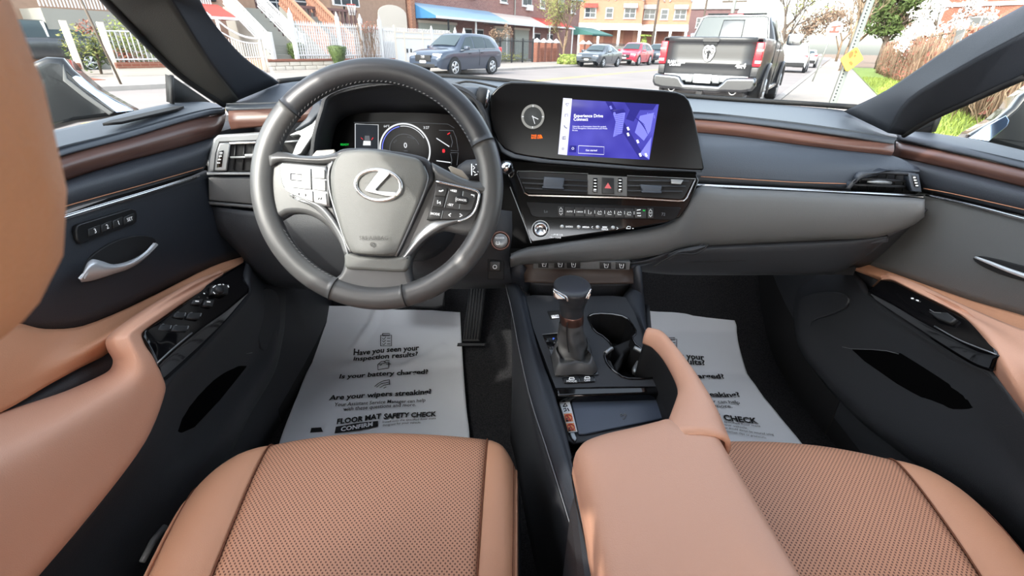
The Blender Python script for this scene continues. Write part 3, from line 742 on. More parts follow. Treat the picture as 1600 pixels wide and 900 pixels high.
linegrp(fs, [[(995, 328.5), (1001, 327.5)], [(995, 333), (1001, 333)], [(996, 337), (1001, 337.5), (1001, 336)]], 0.0007, M_['white_ink'], b_, w=0.0038, name='airflow_symbol')
slabpx('indicator_light', fs, [(1004.5, 328), (1008, 328.2), (1008, 330), (1004.5, 329.8)], M_['cl_green'], b_, w=0.0038, thick=0.0006, bevel=0.0001, steps=1)
text_px('Lo', fs, 853, 330.5, 0.0072, M_['cl_grey'], cp, w=0.002)
text_px('72', fs, 1036.5, 335, 0.0078, M_['cl_grey'], cp, w=0.002)
# volume knob and media buttons
kc = fs.uv(844.5, 358)
lathe('volume_knob', [(0.0155, 0.0), (0.0155, 0.004), (0.0135, 0.0045), (0.013, 0.016), (0.0118, 0.0175), (0.0105, 0.0172), (0.010, 0.0165), (0.0, 0.0168)], fs, kc, M_['chrome'], cs, 36)
ringpx('knob_base_ring', fs, kc, 0.0175, 0.0160, 0.0005, M_['silver'], cs, 40, h=0.0015)
for x, y, t in ((878, 354, 'RADIO'), (904, 354.7, 'MEDIA'), (933.5, 355, 'SEEK'), (957.5, 355.6, '')):
	c = fs.uv(x, y)
	b_ = lathe('media_button', [(0.0038, 0.0), (0.0038, 0.002), (0.003, 0.003), (0.0, 0.0031)], fs, c, M_['btn_silver'], cs, 18)
	if t: text_px(t, fs, x + 11.5, y + .3, 0.0046, M_['white_ink'], b_, w=0.0006, bold=0.03)
linegrp(fs, [[(926.5, 353.5), (924, 355.3), (926.5, 357)], [(963.5, 355), (966, 357), (963.5, 358.5)], [(978.5, 357), (981, 353.5), (985, 354), (985, 357.5), (978.5, 357)], [(988, 357), (990, 357)]], 0.0006, M_['white_ink'], cs, w=0.0008, name='seek_arrows')
text_px('TRACK', fs, 945, 358.6, 0.0042, M_['white_ink'], cs, w=0.0006, bold=0.03)
text_px('PWR·VOL', fs, 872.5, 367, 0.0042, M_['white_ink'], cs, w=0.0006, bold=0.02)
text_px('TUNE', fs, 872, 371.5, 0.0042, M_['white_ink'], cs, w=0.0006, bold=0.02)
linegrp(fs, [[(866, 367), (861, 367), (861, 371.5), (865.5, 371.5)], [(858.5, 370.5), (863, 370.5)]], 0.0005, M_['white_ink'], cs, w=0.0006, name='tune_mark')
linegrp(fs, [[(797, 292), (806, 315), (822, 357), (830, 379.5)]], 0.0009, M_['silver'], cs, w=0.0, name='side_chrome_line')
# start button and parking brake switch, beside the column
fb = Frame(PY(781, 376, .862), CR, Vector((0, 0.25, 1)))
sb = thing('start_button', 'round start button with a bronze ring, half hidden behind the wheel rim', 'button', fb.o)
c0 = fb.uv(782, 376)
M_['bronze'] = mat('bronze_ring', (120, 92, 84), 0.3, metal=0.8)
lathe('button_ring', [(0.020, -0.01), (0.020, 0.003), (0.0185, 0.005), (0.0165, 0.005), (0.016, 0.002), (0.0, 0.002)], fb, c0, M_['bronze'], sb, 36)
lathe('button_face', [(0.0148, 0.0), (0.0148, 0.004), (0.0135, 0.0052), (0.0, 0.0054)], fb, c0, M_['silver'], sb, 32)
text_px('POWER', fb, 781, 372, 0.0055, M_['white_ink'], sb, w=0.0058)
ringpx('power_symbol', fb, fb.uv(778, 379), 0.0042, 0.0034, 0.0056, M_['white_ink'], sb, 20, 2.0, 7.4)
fe = Frame(PY(775, 415, .866), CR, Vector((0, 0.25, 1)))
eb = thing('parking_brake_switch', 'small square black switch below the start button', 'switch', fe.o)
slabpx('switch_bezel', fe, [(762, 404), (788, 405), (788, 437), (762, 437)], M_['dark'], eb, w=0.003, thick=0.02, bevel=0.003)
slabpx('switch_cap', fe, [(765, 408), (782, 408.5), (782, 424), (765, 423.5)], M_['btn'], eb, w=0.010, thick=0.008, bevel=0.002)
ringpx('brake_symbol', fe, fe.uv(773.5, 415.5), 0.0042, 0.0034, 0.0103, M_['white_ink'], eb, 20)
# seat heater switches and the cubby under the stack
fh = Frame(PY(905, 413, .855), CR + Vector((0, -0.03, 0)), Vector((0, 0.10, 1)))
sh = thing('seat_heater_switches', 'narrow row of seat heating switches under the center stack', 'switch panel', fh.o)
slabpx('switch_panel', fh, [(833, 406), (985, 409), (984, 422), (833, 420)], M_['grey'], sh, w=0.0, thick=0.03, bevel=0.0015)
def seatsym(x, y): return [[(x - 2.5, y - 4), (x - 1.5, y + 2.5), (x + 3, y + 2.5), (x + 4, y - 3.5)], [(x, y - 3), (x + .6, y - .5)]]
for x0, x1, s in ((841, 857, 1), (866, 882, 1), (886, 907, 2), (937, 955, 1), (962, 978, 1)):
	dy = (x0 - 841) * .018
	b_ = slabpx('heater_switch', fh, [(x0, 408.5 + dy), (x1, 408.7 + dy), (x1, 418.5 + dy), (x0, 418.3 + dy)], M_['btn'], sh, w=0.003, thick=0.003, bevel=0.0008)
	linegrp(fh, seatsym((x0 + x1) / 2 + (.5 if s == 1 else -1), 414 + dy), 0.00045, M_['white_ink'], b_, w=0.0034, name='seat_symbol')
for x in (860.5, 907.5, 957): text_px('AUTO', fh, x, 416.5 + (x - 841) * .016, 0.0034, M_['dim_ink'], sh, w=0.001)
M_['brownshade'] = mat('dark_brown_cubby_trim', (64, 52, 46), 0.45)
cub = thing('front_cubby', 'open brown-edged storage cubby ahead of the shift lever', 'storage tray', PY(905, 450, .88))
gridsurf('upper_panel', [rowY((815, 412, .872), (900, 414, .868), (995, 417, .866)), rowY((818, 424, .868), (900, 428, .866), (990, 430, .864)), rowY((820, 441, .858), (900, 444, .856), (990, 443, .856))], M_['brownshade'], cub, thick=0.01)
gridsurf('cubby_back', [rowY((822, 440, .90), (900, 443, .90), (990, 442, .90)), rowY((828, 461, .90), (900, 464, .90), (985, 460, .90)), rowY((838, 478, .89), (900, 482, .89), (985, 476, .89))], M_['black'], cub, thick=0.01)
# ================================================================== infotainment display
fd = Frame(PY(930, 195, .895), CR + Vector((0, -0.05, 0)), PY(930, 130, .915) - PY(930, 262, .885))
dp = thing('infotainment_display', 'wide black glass display with a lit blue screen, right of the wheel', 'display screen', fd.o)
outl = [(764, 160), (766, 149), (777, 137), (788, 130), (799, 127.5), (830, 128.5), (900, 132), (980, 137), (1040, 141.5), (1058, 144), (1070, 149), (1077, 157), (1082, 170), (1088, 195), (1095, 232), (1100.5, 263), (1098, 266), (1085, 266), (1000, 261), (920, 254), (860, 249.5), (825, 245), (805, 241), (788, 233), (777, 220), (769, 202), (764.5, 180)]
slabpx('display_glass', fd, outl, M_['screenblk'], dp, w=0.0, thick=0.022, bevel=0.003, steps=3)
out2 = [(x + (x - 930) * .006, y + (y - 198) * .012) for x, y in outl]
slabpx('display_shell', fd, out2, M_['slate_top'], dp, w=-0.006, thick=0.035, bevel=0.006)
slabpx('display_chin', fd, [(775, 216), (788, 232), (806, 240.5), (860, 249), (1000, 260), (1098, 265.5), (1098, 269), (1000, 266), (900, 259), (840, 254), (800, 247), (783, 238)], M_['slate_top'], dp, w=-0.001, thick=0.02, bevel=0.003)
# round clock
M_['clk'] = emis('clock_face_glow', (66, 68, 68), 0.8)
M_['clkr'] = emis('clock_ring_glow', (150, 150, 146), 0.75)
ck = fd.uv(832.5, 182.5); rk = (fd.uv(851, 183)[0] - fd.uv(815, 182)[0]) / 2
clk = lathe('clock', [(rk, 0.0), (rk, 0.0015), (rk * .98, 0.002), (rk * .8, 0.002), (0, 0.002)], fd, ck, M_['clk'], dp, 40)
ringpx('clock_ring', fd, ck, rk, rk * .80, 0.002, M_['clkr'], clk, 48)
def hand(a, l, wd):
	c = Vector(ck)
	d = Vector((math.sin(a), math.cos(a)))
	tube('clock_hand', [fd.p(c.x - d.x * l * .15, c.y - d.y * l * .15, .0032), fd.p(c.x + d.x * l, c.y + d.y * l, .0032)], wd, M_['cl_white'], clk, seg=4)
hand(math.radians(27 * 6), rk * .62, 0.0006); hand(math.radians(113), rk * .52, 0.0008)
for k in range(4):
	a = k * math.pi / 2; d = Vector((math.sin(a), math.cos(a)))
	tube('hour_mark', [fd.p(ck[0] + d.x * rk * .78, ck[1] + d.y * rk * .78, .003), fd.p(ck[0] + d.x * rk * .95, ck[1] + d.y * rk * .95, .003)], 0.0007, M_['cl_white'], clk, seg=4)
M_['amber'] = emis('amber_warning_light', (255, 110, 30), 1.0)
text_px('PASS AIR', fd, 838, 212, 0.0048, M_['amber'], dp, w=0.0006, bold=0.03)
text_px('BAG OFF', fd, 838, 215.5, 0.0048, M_['amber'], dp, w=0.0006, bold=0.03)
slabpx('seated_figure_icon', fd, [(844, 211), (846, 211), (848, 216), (844, 216)], M_['amber'], dp, w=0.0008, thick=0.0006, bevel=0.0001, steps=1)
# lit screen
def scr_mat():
	m = emis('blue_screen_picture', (70, 66, 190), 0.62)
	nt = m.node_tree; b = nt.nodes['Principled BSDF']
	tc = nt.nodes.new('ShaderNodeTexCoord'); n = nt.nodes.new('ShaderNodeTexNoise'); n.inputs['Scale'].default_value = 14
	nt.links.new(tc.outputs['Object'], n.inputs['Vector'])
	r = nt.nodes.new('ShaderNodeValToRGB')
	r.color_ramp.elements[0].color = srgb(58, 52, 168); r.color_ramp.elements[1].color = srgb(98, 96, 216)
	r.color_ramp.elements[0].position = .35; r.color_ramp.elements[1].position = .7
	nt.links.new(n.outputs['Fac'], r.inputs['Fac']); nt.links.new(r.outputs['Color'], b.inputs['Emission Color'])
	return m
M_['scr'] = scr_mat()
M_['scr_side'] = emis('pale_screen_sidebar', (205, 206, 226), 1.0)
M_['scr_dark'] = emis('navy_screen_shape', (44, 42, 128), 0.9)
M_['scr_light'] = emis('light_blue_screen_shape', (120, 122, 226), 1.0)
M_['scr_icon'] = emis('grey_screen_icon', (120, 122, 140), 0.9)
M_['scr_txt'] = emis('white_screen_text', (240, 242, 255), 1.0)
sc_ = slabpx('screen_picture', fd, [(889, 155), (1029.5, 163), (1014.5, 250), (884, 242.5)], M_['scr'], dp, w=0.0006, thick=0.0006, bevel=0.0001, steps=1)
def flat(name, pts, m, w): return slabpx(name, fd, pts, m, sc_, w=w, thick=0.0003, bevel=0.00005, steps=1)
slabpx('screen_sidebar', fd, [(880, 153), (894, 154), (886, 242.5), (872, 241)], M_['scr_side'], dp, w=0.0008, thick=0.0006, bevel=0.0001, steps=1)
# street of the picture on the screen: avenue, towers
flat('picture_avenue', [(946, 158.5), (956, 159), (1002, 236), (1014, 250), (1000, 249), (972, 205)], M_['scr_dark'], 0.0010)
flat('picture_block', [(976, 160), (1026, 163), (1020, 172), (1000, 172), (990, 190), (978, 186), (984, 172)], M_['scr_dark'], 0.0010)
flat('picture_block', [(1000, 181), (1022, 176), (1016, 205), (1006, 220), (992, 207)], M_['scr_light'], 0.0011)
flat('picture_block', [(1000, 240), (1018, 214), (1014.5, 249)], M_['scr_light'], 0.0011)
flat('picture_tower', [(958, 178), (977, 176), (972, 208), (958, 214), (962, 190)], M_['scr_light'], 0.0012)
flat('picture_tower_top', [(958, 172), (974, 170), (978, 175), (960, 179)], M_['scr_dark'], 0.0013)
linegrp(fd, [[(989 + i * 3.4, 184 + i * 2.6 - 4), (1012 - (4 - i) * 1.0, 201 + i * 3 - 3)] for i in range(-1, 5)] , 0.0004, M_['scr_dark'], sc_, w=0.0015, name='picture_windows')
linegrp(fd, [[(960, y), (974.5, y - 2)] for y in range(181, 213, 3)], 0.0003, M_['scr_dark'], sc_, w=0.0016, name='picture_windows')
linegrp(fd, [[(1012 + i * 2.6, 176 + i), (1012 + i * 2.6, 181 + i)] for i in range(5)], 0.0005, M_['scr_light'], sc_, w=0.0016, name='picture_windows')
for x, y in ((954, 168), (960, 178), (981, 201), (981, 210), (996, 221), (1000, 242), (1009, 242)):
	flat('picture_car', [(x - 2, y - 2), (x + 1, y - 3), (x + 3, y + 2), (x, y + 3)], M_['scr_txt'] if y > 190 else M_['scr_light'], 0.0014)
text_px('Experience Drive', fd, 896.5, 181, 0.0076, M_['scr_txt'], sc_, w=0.0014, align='LEFT', bold=0.022)
text_px('Connect', fd, 896, 186.5, 0.0076, M_['scr_txt'], sc_, w=0.0014, align='LEFT', bold=0.022)
text_px('Subscribe to Destination Assist for guided,', fd, 894.5, 197.5, 0.0036, M_['scr_txt'], sc_, w=0.0014, align='LEFT')
text_px('Cloud Navigation, Entertainment and Media', fd, 894.5, 200.5, 0.0036, M_['scr_txt'], sc_, w=0.0014, align='LEFT')
text_px('Access.', fd, 894, 203.7, 0.0036, M_['scr_txt'], sc_, w=0.0014, align='LEFT')
flat('search_tile', [(890, 227), (901, 227.6), (900, 238), (889, 237.4)], M_['scr_dark'], 0.0011)
ringpx('search_icon', fd, fd.uv(895, 232), 0.0022, 0.0016, .0014, M_['scr_txt'], sc_, 14)
linegrp(fd, [[(904, 227.5), (944, 229.5), (943.5, 241.5), (903.5, 239.5), (904, 227.5)]], 0.00035, M_['scr_txt'], sc_, w=0.0013, name='button_outline')
text_px('Get started', fd, 924, 235, 0.0046, M_['scr_txt'], sc_, w=0.0014, bold=0.01)
# sidebar icons
linegrp(fd, [[(884, 162), (889, 161.5), (886, 166), (884, 162)]], 0.0006, M_['scr_icon'], dp, w=0.0014, name='navigation_icon')
linegrp(fd, [[(883, 182.5), (883, 178.5), (887, 178), (887, 182)]], 0.0006, M_['scr_icon'], dp, w=0.0014, name='music_icon')
linegrp(fd, [[(881.5, 196), (883, 199), (886, 200.5)]], 0.0009, M_['scr_icon'], dp, w=0.0014, name='phone_icon')
linegrp(fd, [[(879, 217.5), (879, 214), (883.5, 213), (883.5, 217.5), (879, 217.5)], [(881, 213.5), (881, 217.5)]], 0.0007, M_['scr_icon'], dp, w=0.0014, name='vehicle_icon')
ringpx('settings_icon', fd, fd.uv(879.5, 232.5), 0.0021, 0.0012, .0014, M_['scr_icon'], dp, 12)
# ================================================================== steering wheel
def z7(*q): return [(380 + x / 4.0, 200 + y / 4.0) for x, y in q]
t_w = math.radians(23)
fw = Frame(PD(590, 290, 0.672), CR, Vector((0, math.sin(t_w), math.cos(t_w))))
sw = thing('steering_wheel', 'grey leather steering wheel with a ringed emblem on its hub', 'steering wheel', fw.o)
ext = [fw.uv(411, 288), fw.uv(768, 290), fw.uv(583, 110), fw.uv(578, 466)]
RU = (ext[1][0] - ext[0][0]) / 2; RV = (ext[2][1] - ext[3][1]) / 2
WC = ((ext[0][0] + ext[1][0]) / 2, (ext[2][1] + ext[3][1]) / 2)
print('wheel radii', RU, RV, WC)
def rimpt(a, dr=0.0, w=0.0): return fw.p(WC[0] + (RU + dr) * math.cos(a), WC[1] + (RV + dr) * math.sin(a), w)
def ang(px, py):
	u, v = fw.uv(px, py); return math.atan2((v - WC[1]) / RV, (u - WC[0]) / RU)
aL, aR = ang(462, 178), ang(752, 225)
aBL, aBR = ang(521, 455), ang(632, 458)
def rim(name, a0, a1, r, m, n=40):
	path = [rimpt(a0 + (a1 - a0) * k / n) for k in range(n + 1)]
	verts = []; faces = []; seg = 16
	for k, p in enumerate(path):
		a = a0 + (a1 - a0) * k / n
		rad = (rimpt(a, 0.01) - p).normalized()
		for j in range(seg):
			t = 2 * math.pi * j / seg
			verts.append(p + rad * (r * math.cos(t)) + fw.W * (r * 0.9 * math.sin(t)))
	for k in range(n):
		for j in range(seg):
			l = (j + 1) % seg
			faces.append((k * seg + j, k * seg + l, (k + 1) * seg + l, (k + 1) * seg + j))
	faces.append(tuple(range(seg))); faces.append(tuple(n * seg + j for j in range(seg - 1, -1, -1)))
	return mk(name, verts, faces, m, sw, True)
RT = 0.0172
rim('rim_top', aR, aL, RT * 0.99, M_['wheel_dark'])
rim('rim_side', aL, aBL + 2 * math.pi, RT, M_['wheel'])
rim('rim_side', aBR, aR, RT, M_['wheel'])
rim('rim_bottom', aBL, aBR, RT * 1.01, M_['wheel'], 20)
for a in (aL, aR, aBL, aBR):
	p = rimpt(a); rad = (rimpt(a, .01) - p).normalized()
	tube('rim_seam', [p + rad * (RT * math.cos(t)) + fw.W * (RT * .9 * math.sin(t)) for t in [k * math.pi / 12 for k in range(24)]], 0.0011, M_['dark'], sw, seg=6, closed=True)
# stitches along the inner side of the rim
J = Join()
for k in range(150):
	a = math.radians(-150 + 360 * k / 150)
	if any(abs((a - b + math.pi) % (2 * math.pi) - math.pi) < 0.4 for b in (0.0, math.pi, -math.pi / 2)): continue
	J.tube([rimpt(a, -RT * .93, 0.006), rimpt(a + 0.022, -RT * .97, 0.004)], 0.00055, 4)
tag(J.build('rim_stitches', M_['dim_ink'], sw), kind='stuff')
# leather body that carries the spokes into the rim
body = [(418, 238), (445, 239), (470, 243), (500, 244), (525, 239), (550, 232), (600, 232), (655, 248), (680, 258), (700, 268), (722, 278), (745, 284), (768, 278),
		(768, 345), (742, 364), (725, 367), (706, 363), (690, 361), (668, 372), (650, 390), (641, 408), (640, 428), (646, 450), (640, 470), (577, 480), (515, 468), (514, 442), (530, 428), (536, 410), (533, 390), (524, 372), (508, 353), (490, 340), (472, 334), (448, 334), (420, 345)]
slabpx('spoke_body', fw, body, M_['wheel'], sw, w=0.004, thick=0.022, bevel=0.008, smooth=3, steps=4)
# upper leather roll of each spoke
gridsurf('spoke_leather', [fw.pts([(420, 236), (447, 238), (470, 243), (500, 243), (527, 238), (548, 232)], 0.004), fw.pts([(420, 246), (445, 246), (470, 248), (500, 249), (524, 246), (540, 244)], 0.013),
						   fw.pts([(422, 262), (437, 253), (470, 255), (500, 257), (516, 256), (530, 256)], 0.008)], M_['wheel'], sw, thick=0.008)
gridsurf('spoke_leather', [fw.pts([(675, 254), (700, 267), (722, 278), (745, 284), (762, 280)], 0.004), fw.pts([(678, 266), (700, 278), (722, 288), (745, 294), (764, 294)], 0.013),
						   fw.pts([(681, 282), (700, 290), (722, 295), (744, 300), (758, 310)], 0.008)], M_['wheel'], sw, thick=0.008)
# hub surround and airbag cover
hub = z7((650, 138), (700, 134), (760, 134), (830, 140), (900, 150), (960, 158), (1020, 170), (1075, 185), (1105, 200), (1130, 235), (1145, 290), (1142, 340), (1120, 410), (1095, 470), (1060, 555), (1020, 640), (985, 720), (955, 785), (940, 800), (870, 802), (800, 800), (740, 790), (690, 782), (675, 770), (640, 700), (610, 620), (580, 520), (560, 440), (548, 370), (545, 300), (552, 240), (575, 195), (610, 158))
cx0 = sum(p[0] for p in hub) / len(hub); cy0 = sum(p[1] for p in hub) / len(hub)
hub2 = [(x + (x - cx0) * (0.15 if y < 300 else 0.10), y + (y - cy0) * 0.045) for x, y in hub]
slabpx('hub_surround', fw, hub2, M_['wheel_dark'], sw, w=0.009, thick=0.03, bevel=0.006, smooth=2)
HR = [((650, 140), (760, 134), (900, 150), (1075, 186)), ((600, 165), (745, 150), (930, 168), (1108, 206)), ((562, 225), (740, 215), (940, 222), (1134, 250)), ((546, 310), (735, 310), (950, 310), (1144, 320)), ((560, 440), (735, 440), (930, 440), (1106, 445)),
	  ((590, 560), (740, 565), (905, 565), (1058, 560)), ((628, 680), (735, 685), (880, 685), (1002, 685)), ((668, 765), (740, 778), (870, 785), (966, 768)), ((690, 783), (745, 790), (870, 801), (942, 799))]
gridsurf('airbag_cover', [[q for p, w in zip(z7(*r), ((.0145, .016, .016, .0145) if k in (0, 8) else (.0165, .0225, .0225, .0165))) for q in fw.pts([p], w)] for k, r in enumerate(HR)], M_['hub'], sw, nu=6, nv=4, thick=.008)
tube('cover_trim', fw.pts(z7((1125, 240), (1150, 300), (1146, 345), (1122, 420), (1060, 565), (1000, 700), (950, 800)), 0.0115), 0.0022, M_['silver'], sw, sub=4, seg=6)
tube('cover_trim', fw.pts(z7((560, 210), (538, 260), (534, 330), (548, 420), (590, 560), (640, 710), (672, 775)), 0.0115), 0.0018, M_['silver'], sw, sub=4, seg=6)
# emblem: oval ring with a slanted letter
em = []
ec = (845, 357)
for k in range(40):
	a = 2 * math.pi * k / 40; x, y = 142 * math.cos(a), 95 * math.sin(a); r = math.radians(6)
	em.append((380 + (ec[0] + x * math.cos(r) - y * math.sin(r)) / 4, 200 + (ec[1] + x * math.sin(r) + y * math.cos(r)) / 4))
M_['emblem'] = mat('bright_emblem_chrome', (225, 225, 225), 0.22, metal=0.9)
eb_ = tube('emblem_ring', fw.pts(em, 0.0235), 0.0030, M_['emblem'], sw, seg=8, closed=True, flat=1.0)
slabpx('emblem_letter', fw, z7((848, 268), (895, 272), (918, 280), (905, 298), (826, 383), (838, 392), (950, 400), (962, 412), (950, 428), (890, 424), (770, 398), (762, 384)), M_['emblem'], sw, w=0.0272, thick=0.003, bevel=0.0008)
M_['emboss'] = mat('embossed_letter_shade', (52, 52, 50), 0.6)
text_px('SRS AIRBAG', fw, 584, 372, 0.0078, M_['emboss'], sw, w=0.0265)
ringpx('airbag_symbol', fw, fw.uv(583, 382, .022), 0.0032, 0.0022, 0.0255, M_['emboss'], sw, 14)
# left switch cluster
M_['swl'] = mat('bright_satin_switch', (150, 153, 154), 0.32, metal=0.35)
c1 = slabpx('switch_frame', fw, z7((238, 216), (515, 238), (530, 300), (538, 490), (500, 488), (440, 470), (360, 440), (300, 415), (262, 390), (240, 350), (224, 275), (226, 230)), M_['silver'], sw, w=0.0125, thick=0.012, bevel=0.003)
b_ = slabpx('phone_pad_button', fw, z7((248, 240), (420, 252), (425, 385), (300, 372), (262, 360), (244, 300), (240, 255)), M_['swl'], c1, w=0.0150, thick=0.004, bevel=0.001)
linegrp(fw, [z7((297, 285), (363, 290), (363, 330), (297, 324), (297, 285))], 0.0007, M_['ink'], b_, w=0.0155, name='pad_outline')
slabpx('select_button', fw, z7((428, 254), (508, 262), (510, 318), (430, 312)), M_['swl'], c1, w=0.0150, thick=0.004, bevel=0.001)
slabpx('select_button', fw, z7((430, 318), (512, 326), (514, 396), (432, 384)), M_['swl'], c1, w=0.0150, thick=0.004, bevel=0.001)
b_ = slabpx('volume_rocker', fw, z7((255, 372), (300, 380), (432, 394), (436, 462), (380, 445), (300, 412), (268, 392)), M_['btn_silver'], c1, w=0.0148, thick=0.004, bevel=0.001)
for t, x, y in (('−', 312, 406), ('◂', 350, 412), ('+', 390, 422)):
	if t != '◂': text_px(t, fw, 380 + x / 4, 200 + y / 4, 0.010, M_['ink'], b_, w=0.0153, bold=0.02)
slabpx('speaker_mark', fw, z7((340, 412), (352, 402), (352, 424)), M_['ink'], b_, w=0.0153, thick=0.001, bevel=0.0001, steps=1)
b_ = slabpx('voice_button', fw, z7((440, 400), (516, 408), (524, 482), (444, 464)), M_['btn_silver'], c1, w=0.0148, thick=0.004, bevel=0.001)
linegrp(fw, [z7((468, 448), (472, 436), (486, 446), (490, 432))], 0.0008, M_['ink'], b_, w=0.0153, name='voice_symbol')
# right switch cluster
def z8(*q): return [(640 + x / 7.965, 230 + y / 7.965) for x, y in q]
c2 = slabpx('switch_frame', fw, z8((325, 430), (480, 465), (680, 505), (820, 540), (858, 565), (870, 600), (850, 700), (815, 790), (760, 850), (690, 890), (600, 905), (210, 905), (260, 760), (300, 600)), M_['btn'], sw, w=0.0115, thick=0.012, bevel=0.002)
tube('switch_edge', fw.pts(z8((325, 425), (480, 460), (680, 505), (820, 540), (856, 562), (866, 600), (848, 700), (812, 790), (760, 852), (690, 895), (600, 925)), 0.0125), 0.0021, M_['chrome'], sw, sub=3, seg=6)
M_['btn2'] = mat('dark_grey_switch', (46, 47, 48), 0.4)
for nm, pts in (('phone_button', ((345, 480), (470, 510), (445, 612), (318, 598))), ('lane_button', ((310, 612), (440, 625), (415, 745), (280, 735))),
				('mode_button', ((270, 770), (405, 785), (380, 890), (235, 880))), ('cruise_rocker', ((490, 510), (655, 545), (610, 780), (448, 755))),
				('distance_button', ((670, 550), (838, 580), (770, 785), (625, 780))), ('seek_rocker', ((430, 788), (765, 800), (660, 900), (405, 890)))):
	slabpx(nm, fw, z8(*pts), M_['btn2'], c2, w=0.0132, thick=0.003, bevel=0.0008)
cb = slabpx('cancel_button', fw, z8((590, 605), (715, 625), (728, 650), (715, 700), (690, 708), (580, 690), (565, 665), (572, 620)), M_['btn'], c2, w=0.0165, thick=0.004, bevel=0.0012)
text_px('CANCEL', fw, 640 + 648 / 7.965, 230 + 657 / 7.965, 0.0038, M_['white_ink'], cb, w=0.0168, rot=-.12, bold=0.02)
slabpx('cancel_edge', fw, z8((575, 620), (590, 618), (582, 685), (567, 680)), M_['silver'], cb, w=0.0168, thick=0.001, bevel=0.0002, steps=1)
text_px('+RES', fw, 640 + 545 / 7.965, 230 + 543 / 7.965, 0.0044, M_['white_ink'], c2, w=0.0136, rot=-.15, bold=0.03)
text_px('-SET', fw, 640 + 508 / 7.965, 230 + 718 / 7.965, 0.0044, M_['white_ink'], c2, w=0.0136, rot=-.15, bold=0.03)
text_px('MODE', fw, 640 + 318 / 7.965, 230 + 832 / 7.965, 0.0046, M_['white_ink'], c2, w=0.0136, rot=-.12, bold=0.03)
linegrp(fw, [z8((515, 825), (485, 843), (510, 862))], 0.0009, M_['white_ink'], c2, w=0.0136, name='seek_mark')
linegrp(fw, [z8((625, 828), (655, 850), (622, 866))], 0.0009, M_['white_ink'], c2, w=0.0136, name='seek_mark')
linegrp(fw, [z8((365, 545), (390, 550), (420, 535))], 0.0011, M_['white_ink'], c2, w=0.0136, name='phone_symbol')
linegrp(fw, [z8((350, 660), (345, 700), (385, 680), (380, 710))], 0.0009, M_['white_ink'], c2, w=0.0136, name='lane_symbol')
linegrp(fw, [z8((765, 590), (805, 600), (800, 620))], 0.0009, M_['white_ink'], c2, w=0.0136, name='distance_symbol')
for a_, b2 in (((488, 545), (430, 750)), ((415, 790), (390, 888)), ((628, 705), (618, 765)), ((668, 548), (660, 605))):
	linegrp(fw, [z8(a_, b2)], 0.0007, M_['silver'], c2, w=0.0132, name='divider_mark')
# satin trims below the switches and the lower spoke cover
gridsurf('lower_trim', [fw.pts([(452, 306), (490, 325), (512, 346), (528, 372), (538, 398)], 0.006), fw.pts([(456, 305), (496, 321), (518, 344), (535, 372), (543, 397)], 0.0125), fw.pts([(470, 311), (505, 321), (524, 344), (541, 373), (548, 396)], 0.008)], M_['silver'], sw, thick=0.004)
gridsurf('lower_trim', [fw.pts([(724, 345), (690, 358), (664, 375), (645, 395), (636, 404)], 0.006), fw.pts([(724, 342), (687, 352), (660, 370), (641, 391), (632, 402)], 0.0125), fw.pts([(710, 343), (676, 346), (652, 366), (637, 387), (628, 400)], 0.008)], M_['silver'], sw, thick=0.004)
slabpx('lower_spoke_cover', fw, [(540, 394), (560, 400), (583, 402), (612, 402), (634, 399), (640, 400), (638, 415), (631, 425), (600, 424), (565, 422), (541, 420), (537, 408)], M_['hub'], sw, w=0.013, thick=0.015, bevel=0.005, smooth=2)
# gear paddles behind the rim
M_['paddle'] = mat('beige_grey_paddle', (150, 144, 134), 0.4, metal=0.3)
slabpx('shift_paddle', fw, [(486, 245), (494, 235), (521, 233), (524, 238), (510, 246)], M_['paddle'], sw, w=-0.016, thick=0.005, bevel=0.0015)
slabpx('shift_paddle', fw, [(700, 261), (704, 259), (722, 266), (732, 278), (734, 284), (716, 278), (706, 272)], M_['paddle'], sw, w=-0.016, thick=0.005, bevel=0.0015)
# column shroud and stalks
sc_o = thing('steering_column', 'black steering column shroud behind the wheel, with its right stalk', 'steering column', fw.p(0, -0.02, -0.1))
path = [fw.p(WC[0] + 0.005, WC[1] - 0.015, -0.03), fw.p(WC[0] + 0.005, WC[1] - 0.02, -0.10), fw.p(WC[0] + 0.005, WC[1] - 0.03, -0.24)]
tube('column_shroud', path, [0.055, 0.075, 0.085], M_['black'], sc_o, seg=24, sub=3)
fst = Frame(PY(738, 266, .80), CR, CU)
tube('stalk', [PY(690, 285, .84), PY(715, 275, .815), PY(724, 271, .805)], 0.010, M_['black'], sc_o, seg=14)
tube('stalk_knob', [PY(720, 273, .805), PY(724, 270.5, .80), PY(733, 267, .795), PY(746, 266, .79), (PY(758, 266, .788))], [0.010, 0.0155, 0.0185, 0.0185, 0.017], M_['black'], sc_o, seg=24)
fsk = Frame(PY(742, 262, .772), CR, CU)
linegrp(fsk, [[(737, 256), (737, 274)], [(739, 259), (742, 262), (739, 265)], [(739, 267), (743, 270)], [(747, 256), (751, 257), (751, 270), (746, 268)], [(741, 274), (746, 272)], [(743, 257), (745, 257)]], 0.0008, M_['white_ink'], sc_o, w=0.0, name='stalk_symbols')
tube('stalk', [PY(520, 262, .85), PY(490, 255, .83)], 0.010, M_['black'], sc_o, seg=12)
vk = thing('vent_closer_knob', 'tiny chrome-edged knob between the wheel rim and the left end of the vents', 'knob', PY(792, 262, .872))
tube('knob_body', [PY(788, 262, .885), PY(793, 262, .868), PY(797, 263, .864)], [0.013, 0.013, 0.009], M_['chrome'], vk, seg=20)
